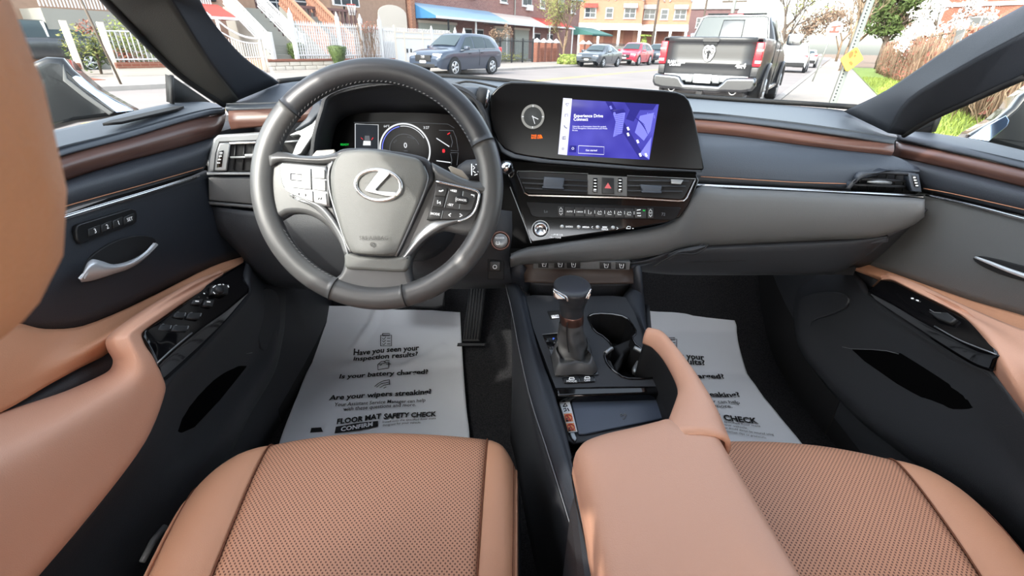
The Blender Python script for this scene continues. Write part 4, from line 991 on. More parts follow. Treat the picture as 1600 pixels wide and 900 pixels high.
slabpx('knob_face', Frame(PY(795, 263, .862), CR, CU), [(792, 254), (799, 256), (801, 266), (797, 272), (791, 270)], M_['piano'], vk, w=0.001, thick=0.004, bevel=0.001)
# ================================================================== front doors
ld = thing('car_door', 'driver door with wood trim, tan armrest and black window switches', 'car door', (-0.74, 0.6, 0.6))
def X_(*q): return [PX(x, y, d) for x, y, d in q]
# top sill by the glass, front lip
gridsurf('door_sill', [X_((-60, 232, -.80), (97, 201, -.80), (160, 186, -.80), (215, 172, -.80), (270, 161, -.80), (320, 159, -.79), (347, 164, -.765)),
					   X_((-60, 262, -.765), (97, 217, -.765), (160, 201, -.765), (215, 186, -.765), (280, 170, -.765), (325, 164, -.76), (350, 167, -.75)),
					   X_((-60, 290, -.735), (97, 235, -.735), (160, 218, -.735), (215, 203, -.735), (280, 184, -.735), (330, 172, -.733), (352, 170, -.73)),
					   X_((-60, 300, -.73), (97, 243, -.73), (160, 226, -.73), (215, 211, -.73), (280, 191, -.73), (330, 178, -.73), (352, 176, -.728)),
					   X_((-60, 302, -.74), (97, 245, -.74), (160, 228, -.74), (215, 213, -.74), (280, 193, -.74), (330, 180, -.738), (352, 178, -.738))], M_['slate_top'], ld, thick=0.012)
fsl = Frame(PX(225, 178, -.772), PX(285, 168, -.772) - PX(165, 191, -.772), PX(225, 170, -.80) - PX(225, 185, -.75))
slabpx('demister_slot', fsl, [(160, 192.5), (172, 188), (270, 166), (287, 165.5), (276, 170), (190, 190)], M_['dark'], ld, w=0.0035, thick=0.004, bevel=0.0005)
gridsurf('wood_trim', [X_((-60, 298, -.735), (97, 243, -.735), (200, 214, -.735), (290, 189, -.735), (354, 177, -.732)),
					   X_((-60, 325, -.722), (97, 263, -.722), (200, 234, -.722), (290, 209, -.722), (350, 195, -.722)),
					   X_((-60, 352, -.73), (97, 285, -.73), (200, 253, -.73), (290, 229, -.73), (342, 213, -.73))], M_['woody'], ld, thick=0.012)
gridsurf('padded_band', [X_((-60, 350, -.73), (97, 284, -.73), (200, 252, -.73), (290, 228, -.73), (343, 212, -.73)),
						 X_((-60, 368, -.712), (94, 300, -.712), (200, 270, -.712), (290, 244, -.712), (334, 231, -.714)),
						 X_((-60, 398, -.71), (90, 328, -.71), (200, 295, -.71), (290, 268, -.71), (322, 258, -.712)),
						 X_((-60, 405, -.72), (88, 334, -.72), (200, 301, -.72), (290, 274, -.72), (318, 266, -.72))], M_['slate_dk'], ld, thick=0.012)
tube('stitch_line', X_((-20, 368, -.7085), (88, 327, -.7085), (150, 309, -.7085), (230, 287, -.7085), (317, 262, -.7095)), 0.0007, M_['stitch'], ld, sub=5, seg=6)
tube('chrome_strip', X_((-20, 382, -.716), (80, 347, -.716), (150, 325, -.716), (230, 301, -.716), (311, 275, -.716)), [0.003, 0.0034, 0.0034, 0.0034, 0.002], M_['chrome'], ld, sub=5, seg=8)
# dark inset panel with pull-handle hollow
gridsurf('inset_panel', [X_((-60, 400, -.722), (20, 365, -.722), (80, 346, -.722), (150, 324, -.722), (230, 300, -.722), (312, 274, -.722), (330, 268, -.722)),
						 X_((-80, 440, -.718), (10, 420, -.716), (80, 395, -.716), (150, 375, -.717), (230, 345, -.718), (320, 310, -.722), (350, 300, -.735)),
						 X_((-90, 480, -.716), (0, 470, -.714), (70, 455, -.713), (150, 430, -.714), (240, 395, -.716), (335, 355, -.722), (375, 345, -.735)),
						 X_((-90, 508, -.722), (22, 506, -.722), (70, 513, -.722), (130, 508, -.722), (215, 473, -.722), (330, 416, -.722), (390, 396, -.728))], M_['slate_dk'], ld, thick=0.012)
fl_ = Frame(PX(180, 360, -.716), PX(260, 330, -.717) - PX(100, 385, -.715), Vector((0, 0, 1)))
mp = slabpx('seat_memory_panel', fl_, [(119, 361), (121, 353), (126, 350), (205, 326), (212, 328), (215, 335), (214, 347), (209, 350), (130, 380), (125, 381), (121, 375)], M_['btn'], ld, w=0.003, thick=0.006, bevel=0.0015)
for a, b, t in ((138, 158, '3'), (158, 176, '2'), (176, 193, '1'), (193, 211, 'SET')):
	yb = 371 - (a - 138) * .335
	bt = slabpx('memory_button', fl_, [(a + 1, yb - 13), (b - 1, yb - 19.5), (b - 1, yb - 7.5), (a + 1, yb - 1)], M_['btn2'], mp, w=0.0045, thick=0.003, bevel=0.0008)
	text_px(t, fl_, (a + b) / 2 + 1, yb - 10, 0.009 if t != 'SET' else 0.0075, M_['white_ink'], bt, w=0.0049, rot=0.0)
# release handle
slabpx('handle_hollow', fl_, [(128, 428), (140, 404), (160, 388), (185, 375), (215, 368), (238, 370), (245, 378), (236, 396), (205, 418), (160, 436), (132, 442)], M_['dark'], ld, w=0.0035, thick=0.004, bevel=0.0015, smooth=2)
fh_ = Frame(PX(185, 415, -.70), PX(240, 385, -.70) - PX(130, 435, -.70), Vector((0.35, 0, 1)))
M_['hand'] = mat('brushed_silver_handle', (214, 218, 222), 0.3, metal=0.45)
gridsurf('release_handle', [fh_.pts([(129, 428), (136, 411), (145, 405), (160, 408), (178, 413), (205, 406), (228, 392), (243, 379)], 0.000), fh_.pts([(127, 434), (138, 418), (150, 413), (165, 416), (185, 416), (208, 409), (230, 394), (243.5, 380)], 0.012),
							fh_.pts([(127, 438), (140, 430), (155, 427), (172, 424), (190, 420), (212, 411), (232, 396), (244, 381)], 0.012), fh_.pts([(127, 441), (142, 439), (160, 434), (178, 428), (197, 422), (216, 412), (234, 397), (244, 382)], 0.003)], M_['hand'], ld, thick=0.004)
# tan lower panel and armrest
gridsurf('tan_panel', [X_((-120, 500, -.722), (-40, 500, -.722), (25, 504, -.722), (70, 514, -.721), (130, 509, -.721), (215, 474, -.721), (330, 417, -.721), (388, 398, -.724)),
					   X_((-120, 560, -.71), (-40, 558, -.708), (25, 556, -.706), (70, 550, -.706), (120, 535, -.704), (190, 500, -.702), (310, 436, -.705), (389, 403, -.714)),
					   X_((-120, 640, -.70), (-40, 620, -.70), (25, 600, -.70), (70, 580, -.698), (120, 556, -.69), (175, 524, -.68), (300, 446, -.69), (388, 409, -.705)),
					   X_((-120, 700, -.70), (-40, 665, -.70), (25, 632, -.70), (70, 605, -.70), (125, 575, -.70), (178, 548, -.70), (310, 460, -.70), (390, 414, -.71))], M_['tan'], ld, thick=0.012)
gridsurf('grab_hollow', [X_((-120, 690, -.71), (20, 630, -.71), (80, 598, -.71), (150, 555, -.705), (180, 535, -.70)), X_((-120, 740, -.70), (20, 660, -.70), (80, 625, -.70), (150, 595, -.69), (185, 575, -.68))], M_['black'], ld, thick=0.005)
# armrest: rises from the strip in front, wraps round the switch panel and runs to the rear
LA = [(348, 424, -.70), (310, 436, -.682), (265, 460, -.676), (220, 487, -.673), (180, 515, -.672), (166, 531, -.672), (168, 546, -.672), (177, 563, -.672), (172, 578, -.675), (150, 591, -.68), (100, 613, -.69), (20, 640, -.70), (-120, 690, -.70)]
LB = [(348, 426, -.692), (317, 443, -.672), (276, 466, -.658), (238, 490, -.648), (207, 511, -.642), (191, 526, -.640), (195, 542, -.636), (205, 563, -.630), (203, 585, -.628), (182, 606, -.63), (108, 655, -.635), (10, 715, -.64), (-120, 800, -.64)]
LC = [(349, 428, -.690), (322, 450, -.665), (285, 474, -.652), (252, 497, -.644), (232, 511, -.638), (221, 522, -.634), (226, 539, -.626), (238, 557, -.618), (251, 583, -.612), (257, 612, -.612), (225, 690, -.615), (140, 802, -.622), (-30, 1000, -.64)]
def mx(a, b, t, dx=0.0): return [(p[0] + (q[0] - p[0]) * t, p[1] + (q[1] - p[1]) * t, p[2] + (q[2] - p[2]) * t + dx) for p, q in zip(a, b)]
gridsurf('armrest_pad', [X_(*mx(LA, LB, 0, -.02)), X_(*LA), X_(*mx(LA, LB, .45, .008)), X_(*LB), X_(*mx(LB, LC, .35, .004)), X_(*mx(LB, LC, .75, .003)), X_(*LC), X_(*mx(LB, LC, 1.0, -.03))], M_['tan_pale'], ld, nu=5, nv=4, thick=0.006)
# gloss switch panel
gridsurf('switch_panel', [X_((220, 523, -.642), (225, 513, -.642), (236, 506, -.645), (285, 473, -.655), (330, 441, -.668), (350, 428, -.685), (388, 405, -.70)),
						  X_((235, 545, -.628), (245, 533, -.630), (262, 520, -.633), (305, 488, -.642), (345, 458, -.655), (365, 440, -.668), (388, 425, -.68)),
						  X_((246, 568, -.614), (256, 556, -.617), (278, 536, -.620), (318, 504, -.630), (350, 482, -.64), (374, 462, -.648), (389, 448, -.655)),
						  X_((248, 572, -.612), (258, 562, -.614), (280, 543, -.617), (320, 511, -.627), (352, 488, -.637), (375, 468, -.645), (389, 456, -.65)),
						  X_((254, 598, -.63), (262, 592, -.632), (286, 570, -.634), (325, 533, -.64), (355, 503, -.645), (377, 478, -.65), (390, 460, -.655))], M_['piano'], ld, nu=5, nv=4, thick=0.008)
tube('panel_edge_line', X_((246, 567, -.6125), (270, 545, -.6165), (300, 520, -.623)), 0.0011, M_['silver'], ld, sub=4, seg=6)
fsp = Frame(PX(290, 500, -.64), PX(340, 455, -.65) - PX(240, 540, -.63), PX(240, 510, -.645) - PX(270, 545, -.62))
def sw_btn(nm, pts, w=0.006): return slabpx(nm, fsp, pts, M_['btn2'], ld, w=w, thick=0.01, bevel=0.002)
def z3(*q): return [(x / 3.3333, 400 + y / 3.3333) for x, y in q]
for pts in (((838, 352), (895, 358), (888, 388), (822, 384)), ((905, 358), (985, 360), (972, 392), (893, 388)), ((915, 290), (970, 292), (962, 322), (903, 316)), ((985, 292), (1052, 294), (1040, 326), (972, 322))):
	b_ = sw_btn('window_switch', z3(*pts))
	p0, p1 = z3(pts[0], pts[1])
	linegrp(fsp, [[(p0[0] + 2, p0[1] + 1.2), (p0[0] + 5, p0[1] + .8)], [(p1[0] - 1, p1[1] + 1.2), (p1[0] - 2.5, p1[1] + 6)]], 0.0008, M_['silver'], b_, w=0.0066, name='switch_glint')
for pts in (((1008, 225), (1060, 222), (1052, 250), (1000, 248)), ((1068, 228), (1120, 225), (1110, 260), (1060, 256))):
	b_ = sw_btn('lock_switch', z3(*pts), 0.004)
	p0 = z3(pts[0])[0]
	linegrp(fsp, [[(p0[0] + 3, p0[1] + 3), (p0[0] + 8, p0[1] + 3.5)]], 0.0011, M_['white_ink'], b_, w=0.0046, name='lock_symbol')
b_ = sw_btn('mirror_switch', z3((1105, 150), (1195, 145), (1190, 195), (1100, 195)), 0.004)
lathe('mirror_dial', [(0.008, 0.0), (0.008, 0.008), (0.006, 0.0095), (0.0, 0.0095)], fsp, fsp.uv(341, 453, .004), M_['btn2'], ld, 20)
linegrp(fsp, [[(333, 449), (337, 446)], [(341, 445), (345, 444.5)], [(348, 444), (350, 445)], [(356, 446), (357.5, 449)], [(333, 456), (336, 459)], [(318, 458), (320, 459)]], 0.0009, M_['white_ink'], ld, w=0.0046, name='mirror_marks')
# lower door with speaker and a painted pocket shade
lowr = [X_((390, 402, -.70), (388, 430, -.665), (389, 458, -.65), (350, 508, -.64), (300, 560, -.635), (255, 608, -.632), (215, 700, -.635), (140, 805, -.64), (40, 915, -.645)),
		X_((408, 425, -.71), (408, 440, -.69), (402, 470, -.67), (370, 512, -.66), (320, 566, -.655), (272, 616, -.652), (232, 700, -.65), (160, 810, -.655), (60, 930, -.66)),
		X_((430, 432, -.72), (428, 448, -.70), (418, 490, -.69), (398, 560, -.69), (345, 615, -.685), (295, 680, -.675), (255, 740, -.665), (190, 840, -.665), (90, 960, -.67)),
		X_((446, 445, -.725), (442, 465, -.705), (436, 500, -.69), (425, 560, -.68), (378, 630, -.67), (330, 700, -.66), (290, 760, -.66), (235, 860, -.66), (150, 990, -.66)),
		X_((452, 470, -.74), (448, 490, -.73), (442, 530, -.72), (430, 580, -.71), (390, 650, -.70), (350, 730, -.70), (300, 800, -.70), (250, 900, -.70), (180, 1030, -.70))]
gridsurf('lower_panel', lowr, M_['black'], ld, nu=4, nv=4, thick=0.012)
fdp = Frame(PX(340, 590, -.683), PX(390, 540, -.69) - PX(290, 640, -.672), PX(300, 560, -.66) - PX(370, 620, -.685))
slabpx('door_pocket_shade', fdp, [(397, 552), (340, 556), (308, 560), (262, 640), (249, 668), (254, 675), (285, 677), (305, 668), (345, 625), (385, 575)], M_['pocket_shade'], ld, w=0.006, thick=0.008, bevel=0.003)  # flat black slab painted as the shade of a deep pocket
linegrp(fdp, [[(330, 558), (365, 556), (394, 551)]], 0.0010, M_['dim_ink'], ld, w=0.0075, name='pocket_lip')
fspk = Frame(PX(417, 500, -.69), PX(436, 520, -.69) - PX(398, 500, -.69), Vector((0, 0, 1)))
slabpx('speaker_grille', fspk, [(398, 462), (408, 452), (425, 450), (436, 462), (439, 495), (434, 530), (420, 548), (408, 545), (403, 520)], M_['black'], ld, w=0.004, thick=0.008, bevel=0.003, smooth=2)
# door glass
struct_l = gridsurf('door_glass', [X_((-60, 232, -.81), (97, 202, -.81), (215, 173, -.81), (300, 158, -.80), (345, 163, -.79)), [Vector((-0.70, -0.1, 1.33)), Vector((-0.70, 0.25, 1.34)), Vector((-0.70, 0.5, 1.33)), Vector((-0.705, 0.68, 1.29)), Vector((-0.72, 0.8, 1.22))]], M_['winside'], ld, nu=2, nv=3)
slabpx('mirror_gusset', Frame(PX(290, 140, -.80), Vector((0, 1, 0)), Vector((0.3, 0, 1))), [(268, 119), (273, 121), (330, 160), (270, 162)], M_['dark'], ld, w=0.004, thick=0.012, bevel=0.002)
tube('gusset_post', X_((268, 118, -.79), (268, 140, -.79), (269, 162, -.79)), 0.004, M_['dark'], ld, seg=6)
def XE(*q):
	"""same as X_, carried on past the last point so the door goes on behind the frame edge"""
	P = X_(*q); P.append(P[-1] + (P[-1] - P[-2]) * 1.3); return P
# ---- passenger door
rd = thing('car_door', 'passenger door with wood trim, a black switch plate and long tan armrest strip', 'car door', (0.74, 0.6, 0.6))
gridsurf('door_sill', [XE((1403, 205, .765), (1440, 206, .79), (1480, 211, .80), (1530, 219, .80), (1600, 235, .80), (1720, 262, .80)),
					   XE((1404, 207, .75), (1440, 211, .76), (1480, 217, .765), (1530, 227, .765), (1600, 243, .765), (1720, 270, .765)),
					   XE((1403, 210, .733), (1440, 217, .735), (1480, 225, .738), (1530, 237, .738), (1600, 254, .738), (1720, 282, .738)),
					   XE((1402, 217, .728), (1440, 226, .73), (1480, 235, .731), (1530, 246, .731), (1600, 263, .731), (1720, 292, .731)),
					   XE((1402, 220, .738), (1440, 228, .74), (1480, 237, .741), (1530, 248, .741), (1600, 265, .741), (1720, 294, .741))], M_['slate_top'], rd, thick=0.012)
gridsurf('wood_trim', [XE((1400, 221, .732), (1450, 231, .735), (1520, 246, .735), (1600, 264, .735), (1720, 292, .735)),
					   XE((1399, 232, .722), (1450, 243, .722), (1520, 259, .722), (1600, 278, .722), (1720, 308, .722)),
					   XE((1394, 245, .73), (1450, 257, .73), (1520, 273, .73), (1600, 293, .73), (1720, 324, .73))], M_['woody'], rd, thick=0.012)
gridsurf('padded_band', [XE((1394, 244, .73), (1450, 256, .73), (1520, 272, .73), (1600, 292, .73), (1720, 323, .73)),
						 XE((1418, 256, .714), (1460, 270, .712), (1520, 285, .712), (1600, 305, .712), (1720, 336, .712)),
						 XE((1436, 282, .712), (1470, 293, .71), (1530, 308, .71), (1600, 325, .71), (1720, 356, .71)),
						 XE((1438, 296, .72), (1470, 303, .72), (1530, 318, .72), (1600, 335, .72), (1720, 366, .72))], M_['slate_dk'], rd, thick=0.012)
tube('stitch_line', X_((1443, 294.5, .7085), (1480, 301, .7085), (1540, 314, .7085), (1610, 330, .7085), (1700, 352, .7085)), 0.0007, M_['stitch'], rd, sub=5, seg=6)
tube('chrome_strip', X_((1447, 305, .716), (1490, 314, .716), (1540, 326, .716), (1600, 342, .716), (1700, 368, .716)), [0.002, 0.0033, 0.0034, 0.0034, 0.003], M_['chrome'], rd, sub=5, seg=8)
gridsurf('inset_panel', [XE((1436, 300, .735), (1450, 304, .722), (1490, 315, .722), (1540, 328, .722), (1600, 343, .722), (1720, 372, .722)),
						 XE((1395, 330, .735), (1430, 345, .722), (1480, 358, .718), (1540, 372, .717), (1600, 388, .717), (1720, 415, .717)),
						 XE((1350, 370, .735), (1400, 385, .722), (1470, 408, .716), (1540, 428, .714), (1600, 446, .714), (1720, 480, .714)),
						 XE((1322, 402, .728), (1380, 421, .722), (1450, 446, .722), (1520, 470, .722), (1600, 493, .722), (1720, 530, .722))], M_['grey'], rd, thick=0.012)
fr_ = Frame(PX(1560, 425, .714), PX(1600, 438, .714) - PX(1520, 412, .714), Vector((0, 0, 1)))
slabpx('handle_hollow', fr_, [(1519, 404), (1530, 400), (1560, 406), (1600, 416), (1660, 425), (1660, 455), (1600, 440), (1560, 428), (1530, 414)], M_['dark'], rd, w=0.0035, thick=0.004, bevel=0.0015, smooth=2)
tube('release_handle', fr_.pts([(1524, 402), (1545, 410), (1575, 422), (1610, 434), (1660, 450)], 0.012), [0.002, 0.003, 0.0035, 0.004, 0.004], M_['hand'], rd, sub=4, seg=8)
gridsurf('tan_panel', [XE((1323, 402, .728), (1380, 421, .722), (1450, 446, .722), (1520, 470, .722), (1600, 493, .722), (1720, 530, .722)),
					   XE((1322, 408, .72), (1380, 428, .708), (1450, 455, .706), (1520, 481, .705), (1600, 508, .705), (1720, 548, .705)),
					   XE((1321, 414, .715), (1378, 434, .70), (1450, 464, .695), (1520, 494, .692), (1600, 522, .69), (1720, 566, .69)),
					   XE((1320, 417, .725), (1376, 439, .715), (1450, 470, .71), (1520, 500, .71), (1600, 528, .71), (1720, 572, .71))], M_['tan'], rd, thick=0.012)
gridsurf('armrest_pad', [XE((1379, 431, .70), (1390, 427, .70), (1440, 446, .69), (1500, 474, .682), (1560, 500, .68), (1620, 523, .68), (1720, 560, .68)),
						 XE((1378, 434, .692), (1392, 431, .69), (1440, 452, .675), (1500, 483, .665), (1560, 513, .66), (1620, 545, .66), (1720, 590, .66)),
						 XE((1377, 437, .688), (1394, 436, .682), (1440, 459, .665), (1500, 489, .652), (1549, 516, .642), (1600, 565, .63), (1700, 640, .63)),
						 XE((1377, 437, .692), (1394, 438, .686), (1440, 461, .668), (1500, 491, .655), (1558, 545, .622), (1600, 600, .62), (1700, 700, .62)),
						 XE((1377, 438, .70), (1394, 440, .70), (1440, 463, .69), (1500, 495, .68), (1556, 560, .622), (1600, 630, .62), (1700, 760, .62)),
						 XE((1377, 439, .71), (1394, 441, .71), (1440, 464, .70), (1500, 497, .70), (1549, 582, .65), (1600, 648, .65), (1700, 790, .65))], M_['tan_pale'], rd, nu=5, nv=4, thick=0.01)
gridsurf('switch_panel', [X_((1374, 436, .692), (1395, 438, .686), (1440, 461, .669), (1490, 486, .658), (1530, 506, .65), (1548, 517, .643)),
						  X_((1368, 442, .682), (1390, 452, .672), (1435, 480, .657), (1480, 505, .645), (1525, 525, .636), (1554, 534, .632)),
						  X_((1360, 450, .664), (1385, 464, .655), (1430, 493, .640), (1480, 520, .630), (1525, 542, .622), (1559, 553, .618)),
						  X_((1356, 455, .660), (1384, 470, .652), (1430, 498, .638), (1480, 526, .628), (1525, 550, .620), (1559, 557, .617)),
						  X_((1356, 461, .665), (1384, 482, .657), (1430, 513, .645), (1480, 546, .637), (1520, 570, .632), (1549, 581, .63))], M_['piano'], rd, nu=5, nv=4, thick=0.008)
tube('panel_edge_line', X_((1460, 509.5, .6325), (1500, 531.5, .624), (1557, 554, .6165)), 0.0011, M_['silver'], rd, sub=4, seg=6)
frp = Frame(PX(1470, 492, .652), PX(1540, 535, .63) - PX(1400, 455, .672), PX(1490, 486, .658) - PX(1480, 520, .63))
b_ = slabpx('window_switch', frp, [(1450, 486), (1480, 488), (1494, 498), (1484, 504), (1462, 496)], M_['btn2'], rd, w=0.006, thick=0.01, bevel=0.002)
linegrp(frp, [[(1453, 484), (1460, 488), (1470, 489)]], 0.0008, M_['silver'], b_, w=0.007, name='switch_glint')
linegrp(frp, [[(1424, 466), (1427, 466.5)], [(1432, 469), (1435, 470)]], 0.0014, M_['white_ink'], rd, w=0.003, name='lock_symbol')
rlow = [XE((1320, 416, .725), (1345, 440, .70), (1352, 458, .675), (1390, 490, .66), (1440, 522, .652), (1500, 560, .645), (1548, 583, .64), (1600, 650, .645), (1700, 790, .65)),
		XE((1290, 422, .73), (1318, 440, .71), (1338, 466, .69), (1380, 500, .675), (1430, 533, .667), (1490, 572, .66), (1540, 612, .655), (1600, 690, .655), (1700, 840, .66)),
		XE((1262, 436, .735), (1282, 452, .715), (1300, 500, .70), (1330, 545, .695), (1380, 590, .69), (1440, 630, .68), (1520, 660, .67), (1600, 740, .665), (1700, 890, .665)),
		XE((1245, 452, .735), (1246, 480, .715), (1252, 530, .695), (1285, 575, .69), (1350, 635, .68), (1420, 690, .67), (1500, 740, .665), (1600, 810, .66), (1700, 960, .66)),
		XE((1241, 462, .745), (1240, 492, .735), (1247, 540, .725), (1280, 590, .72), (1340, 655, .71), (1410, 710, .705), (1490, 770, .70), (1600, 860, .70), (1700, 1010, .70))]
gridsurf('lower_panel', rlow, M_['black'], rd, nu=4, nv=4, thick=0.012)
frq = Frame(PX(1430, 600, .685), PX(1500, 640, .672) - PX(1340, 550, .692), PX(1440, 560, .66) - PX(1420, 650, .68))
slabpx('door_pocket_shade', frq, [(1330, 546), (1360, 547), (1405, 552), (1470, 590), (1546, 632), (1540, 638), (1490, 642), (1455, 632), (1400, 600), (1350, 565)], M_['pocket_shade'], rd, w=0.006, thick=0.008, bevel=0.003)  # no hollow here: the pocket's shade is a black slab
linegrp(frq, [[(1316, 542), (1330, 545), (1360, 546), (1385, 548), (1404, 553)]], 0.0008, M_['dim_ink'], rd, w=0.0075, name='pocket_scratch')
frs = Frame(PX(1275, 500, .70), PX(1290, 520, .70) - PX(1255, 480, .712), Vector((0, 0, 1)))
slabpx('speaker_grille', frs, [(1246, 478), (1256, 462), (1285, 456), (1315, 458), (1326, 468), (1318, 482), (1290, 494), (1268, 503), (1262, 530), (1252, 525)], M_['black'], rd, w=0.003, thick=0.006, bevel=0.002, smooth=2)
gridsurf('door_glass', [X_((1408, 204, .79), (1440, 204, .80), (1500, 212, .81), (1600, 234, .81), (1720, 262, .81)), [Vector((0.72, 0.8, 1.22)), Vector((0.705, 0.68, 1.29)), Vector((0.70, 0.5, 1.33)), Vector((0.70, 0.25, 1.34)), Vector((0.70, -0.1, 1.33))]], M_['winside'], rd, nu=2, nv=3)
slabpx('mirror_gusset', Frame(PX(1440, 195, .80), Vector((0, -1, 0)), Vector((-0.3, 0, 1))), [(1405, 206), (1458, 181), (1462, 186), (1453, 208)], M_['dark'], rd, w=0.004, thick=0.012, bevel=0.002)
box('door_filler', -.80, -.745, .05, .95, .33, .98, M_['dark'], ld)  # dark filler boxes added behind both door panels to block light leaks
box('door_filler', .745, .80, .05, .95, .33, .98, M_['dark'], rd)
# ---- outside mirrors
mirm = mat('mirror_glass_reflection', (150, 172, 205), 0.05, metal=1.0)  # blue tint stands for the reflection in the mirrors
carp = mat('black_gloss_mirror_shell', (16, 18, 20), 0.12, coat=0.5)
lm_ = thing('side_mirror', 'left outside mirror seen through the driver door glass', 'mirror', PX(150, 165, -1.0))
fm = Frame(PX(150, 160, -1.0), Vector((0.86, 0.5, 0.0)), Vector((0, 0.12, 1)))
slabpx('mirror_housing', fm, [(40, 215), (40, 100), (70, 88), (97, 90), (112, 108), (150, 140), (205, 170), (212, 176), (180, 184), (120, 192)], carp, lm_, w=-0.006, thick=0.09, bevel=0.012)
slabpx('mirror_glass_reflection', fm, [(113, 121), (118, 118), (128, 120), (150, 140), (180, 158), (210, 173), (182, 176), (150, 152), (125, 134)], mirm, lm_, w=0.0, thick=0.008, bevel=0.001)  # strip shaped as the reflected blue band; housing stands for the dark rest
slabpx('mirror_trim', fm, [(98, 100), (105, 122), (140, 150), (178, 176), (170, 180), (130, 152), (98, 126)], M_['grey'], lm_, w=-.002, thick=0.008, bevel=0.002)
rm_ = thing('side_mirror', 'right outside mirror at the right frame edge, beside the dry hedge', 'mirror', PX(1580, 200, 1.0))
fm = Frame(PX(1580, 195, 1.0), Vector((0.86, -0.5, 0.0)), Vector((0, 0.12, 1)))
slabpx('mirror_housing', fm, [(1510, 217), (1520, 208), (1560, 186), (1582, 168), (1595, 150), (1640, 120), (1680, 120), (1680, 240), (1600, 240), (1550, 225)], carp, rm_, w=-0.006, thick=0.09, bevel=0.012)
slabpx('mirror_glass_reflection', fm, [(1512, 216), (1540, 198), (1572, 180), (1577, 188), (1574, 197), (1545, 221)], mirm, rm_, w=0.0, thick=0.008, bevel=0.001)  # bluish reflected streak built as a strip, dark reflection left to the housing
# ================================================================== centre console
con = thing('centre_console', 'black center console with cup holders, charging tray and tan side wing', 'console', (0.05, 0.6, 0.30))
def z5(*q): return [(740 + x / 3.215, 420 + y / 3.215) for x, y in q]
A0 = PZ(950, 600, 0.695); A1 = PZ(900, 470, 0.735)
fco = Frame(A0, Vector((1, 0, 0)), Vector((0, (A1 - A0).y, (A1 - A0).z)))
def plate_hole(name, fr, outer, hole, mt, parent, w, depth, wallm, hole_z):
	"""plate with a real recess: rim, walls and bottom"""
	O = [fr.uv(x, y, w) for x, y in outer]; H = [fr.uv(x, y, w) for x, y in hole]
	bm = bmesh.new()
	vo = [bm.verts.new(fr.p(u, v, w)) for u, v in O]; vh = [bm.verts.new(fr.p(u, v, w)) for u, v in H]
	es = [bm.edges.new((vo[i], vo[(i + 1) % len(vo)])) for i in range(len(vo))] + [bm.edges.new((vh[i], vh[(i + 1) % len(vh)])) for i in range(len(vh))]
	bmesh.ops.triangle_fill(bm, edges=es, use_beauty=True, use_dissolve=False, normal=fr.W)
	vd = [bm.verts.new(fr.p(u, v, w - depth)) for u, v in O]
	for i in range(len(vo)):
		j = (i + 1) % len(vo); bm.faces.new((vo[i], vo[j], vd[j], vd[i]))
	bm.verts.index_update()
	V = [v.co.copy() for v in bm.verts]; F = [tuple(v.index for v in f.verts) for f in bm.faces]
	bm.free()
	o = mk(name, V, F, mt, parent, False)
	Hb = _inset(H, 0.004)
	verts = [fr.p(u, v, w + 0.0003) for u, v in H] + [fr.p(u, v, w - 0.004) for u, v in _inset(H, 0.0015)] + [fr.p(u, v, w - hole_z) for u, v in Hb]
	n = len(H); faces = []
	for r in (0, 1):
		for i in range(n):
			j = (i + 1) % n; faces.append((r * n + i, r * n + j, (r + 1) * n + j, (r + 1) * n + i))
	faces.append(tuple(range(2 * n, 3 * n)))
	return o, verts, faces
cup = z5((575, 245), (582, 234), (600, 226), (640, 222), (700, 226), (745, 234), (775, 250), (800, 285), (815, 312), (812, 330), (795, 345), (815, 380), (845, 402), (875, 425), (900, 460), (925, 495), (936, 518), (934, 535), (915, 546), (880, 551), (830, 553), (780, 552), (745, 542), (715, 520), (685, 495), (668, 470), (658, 440), (662, 418), (690, 398), (692, 385), (680, 365), (650, 338), (620, 322), (598, 298))
plate = z5((262, 138), (300, 132), (500, 140), (700, 136), (762, 142), (800, 205), (870, 325), (930, 430), (975, 515), (996, 590), (700, 592), (412, 598), (345, 420), (300, 300))
o, v_, f_ = plate_hole('top_plate', fco, plate, cup, M_['black'], con, 0.0, 0.02, M_['dark'], 0.075)
ch = mk('cup_holder', v_, f_, M_['dark'], con, False)
tube('cup_rim', fco.pts(cup, 0.0004), 0.0022, M_['piano'], con, closed=True, seg=6)
tube('cup_rim_glint', fco.pts(z5((582, 236), (600, 228), (640, 224), (700, 228), (745, 236), (772, 250)), 0.0018), 0.0012, M_['silver'], ch, seg=5)
for pts in (((662, 424), (680, 408), (696, 398)), ((806, 396), (838, 412), (876, 432))):
	tube('cup_arm', fco.pts(z5(*pts), 0.0005), 0.0042, M_['silver'], ch, seg=8, sub=3)
slabpx('cup_divider', fco, z5((700, 385), (795, 345), (815, 385), (760, 420), (745, 470), (720, 520), (700, 480), (735, 430)), M_['dark'], ch, w=-0.022, thick=0.05, bevel=0.006)
slabpx('cup_spring_tab', fco, z5((800, 490), (825, 450), (850, 450), (838, 490), (822, 520), (802, 512)), M_['silver'], ch, w=-0.03, thick=0.01, bevel=0.004)
slabpx('cup_spring_tab', fco, z5((668, 448), (690, 460), (708, 500), (700, 512), (680, 490)), M_['grey'], ch, w=-0.02, thick=0.01, bevel=0.004)
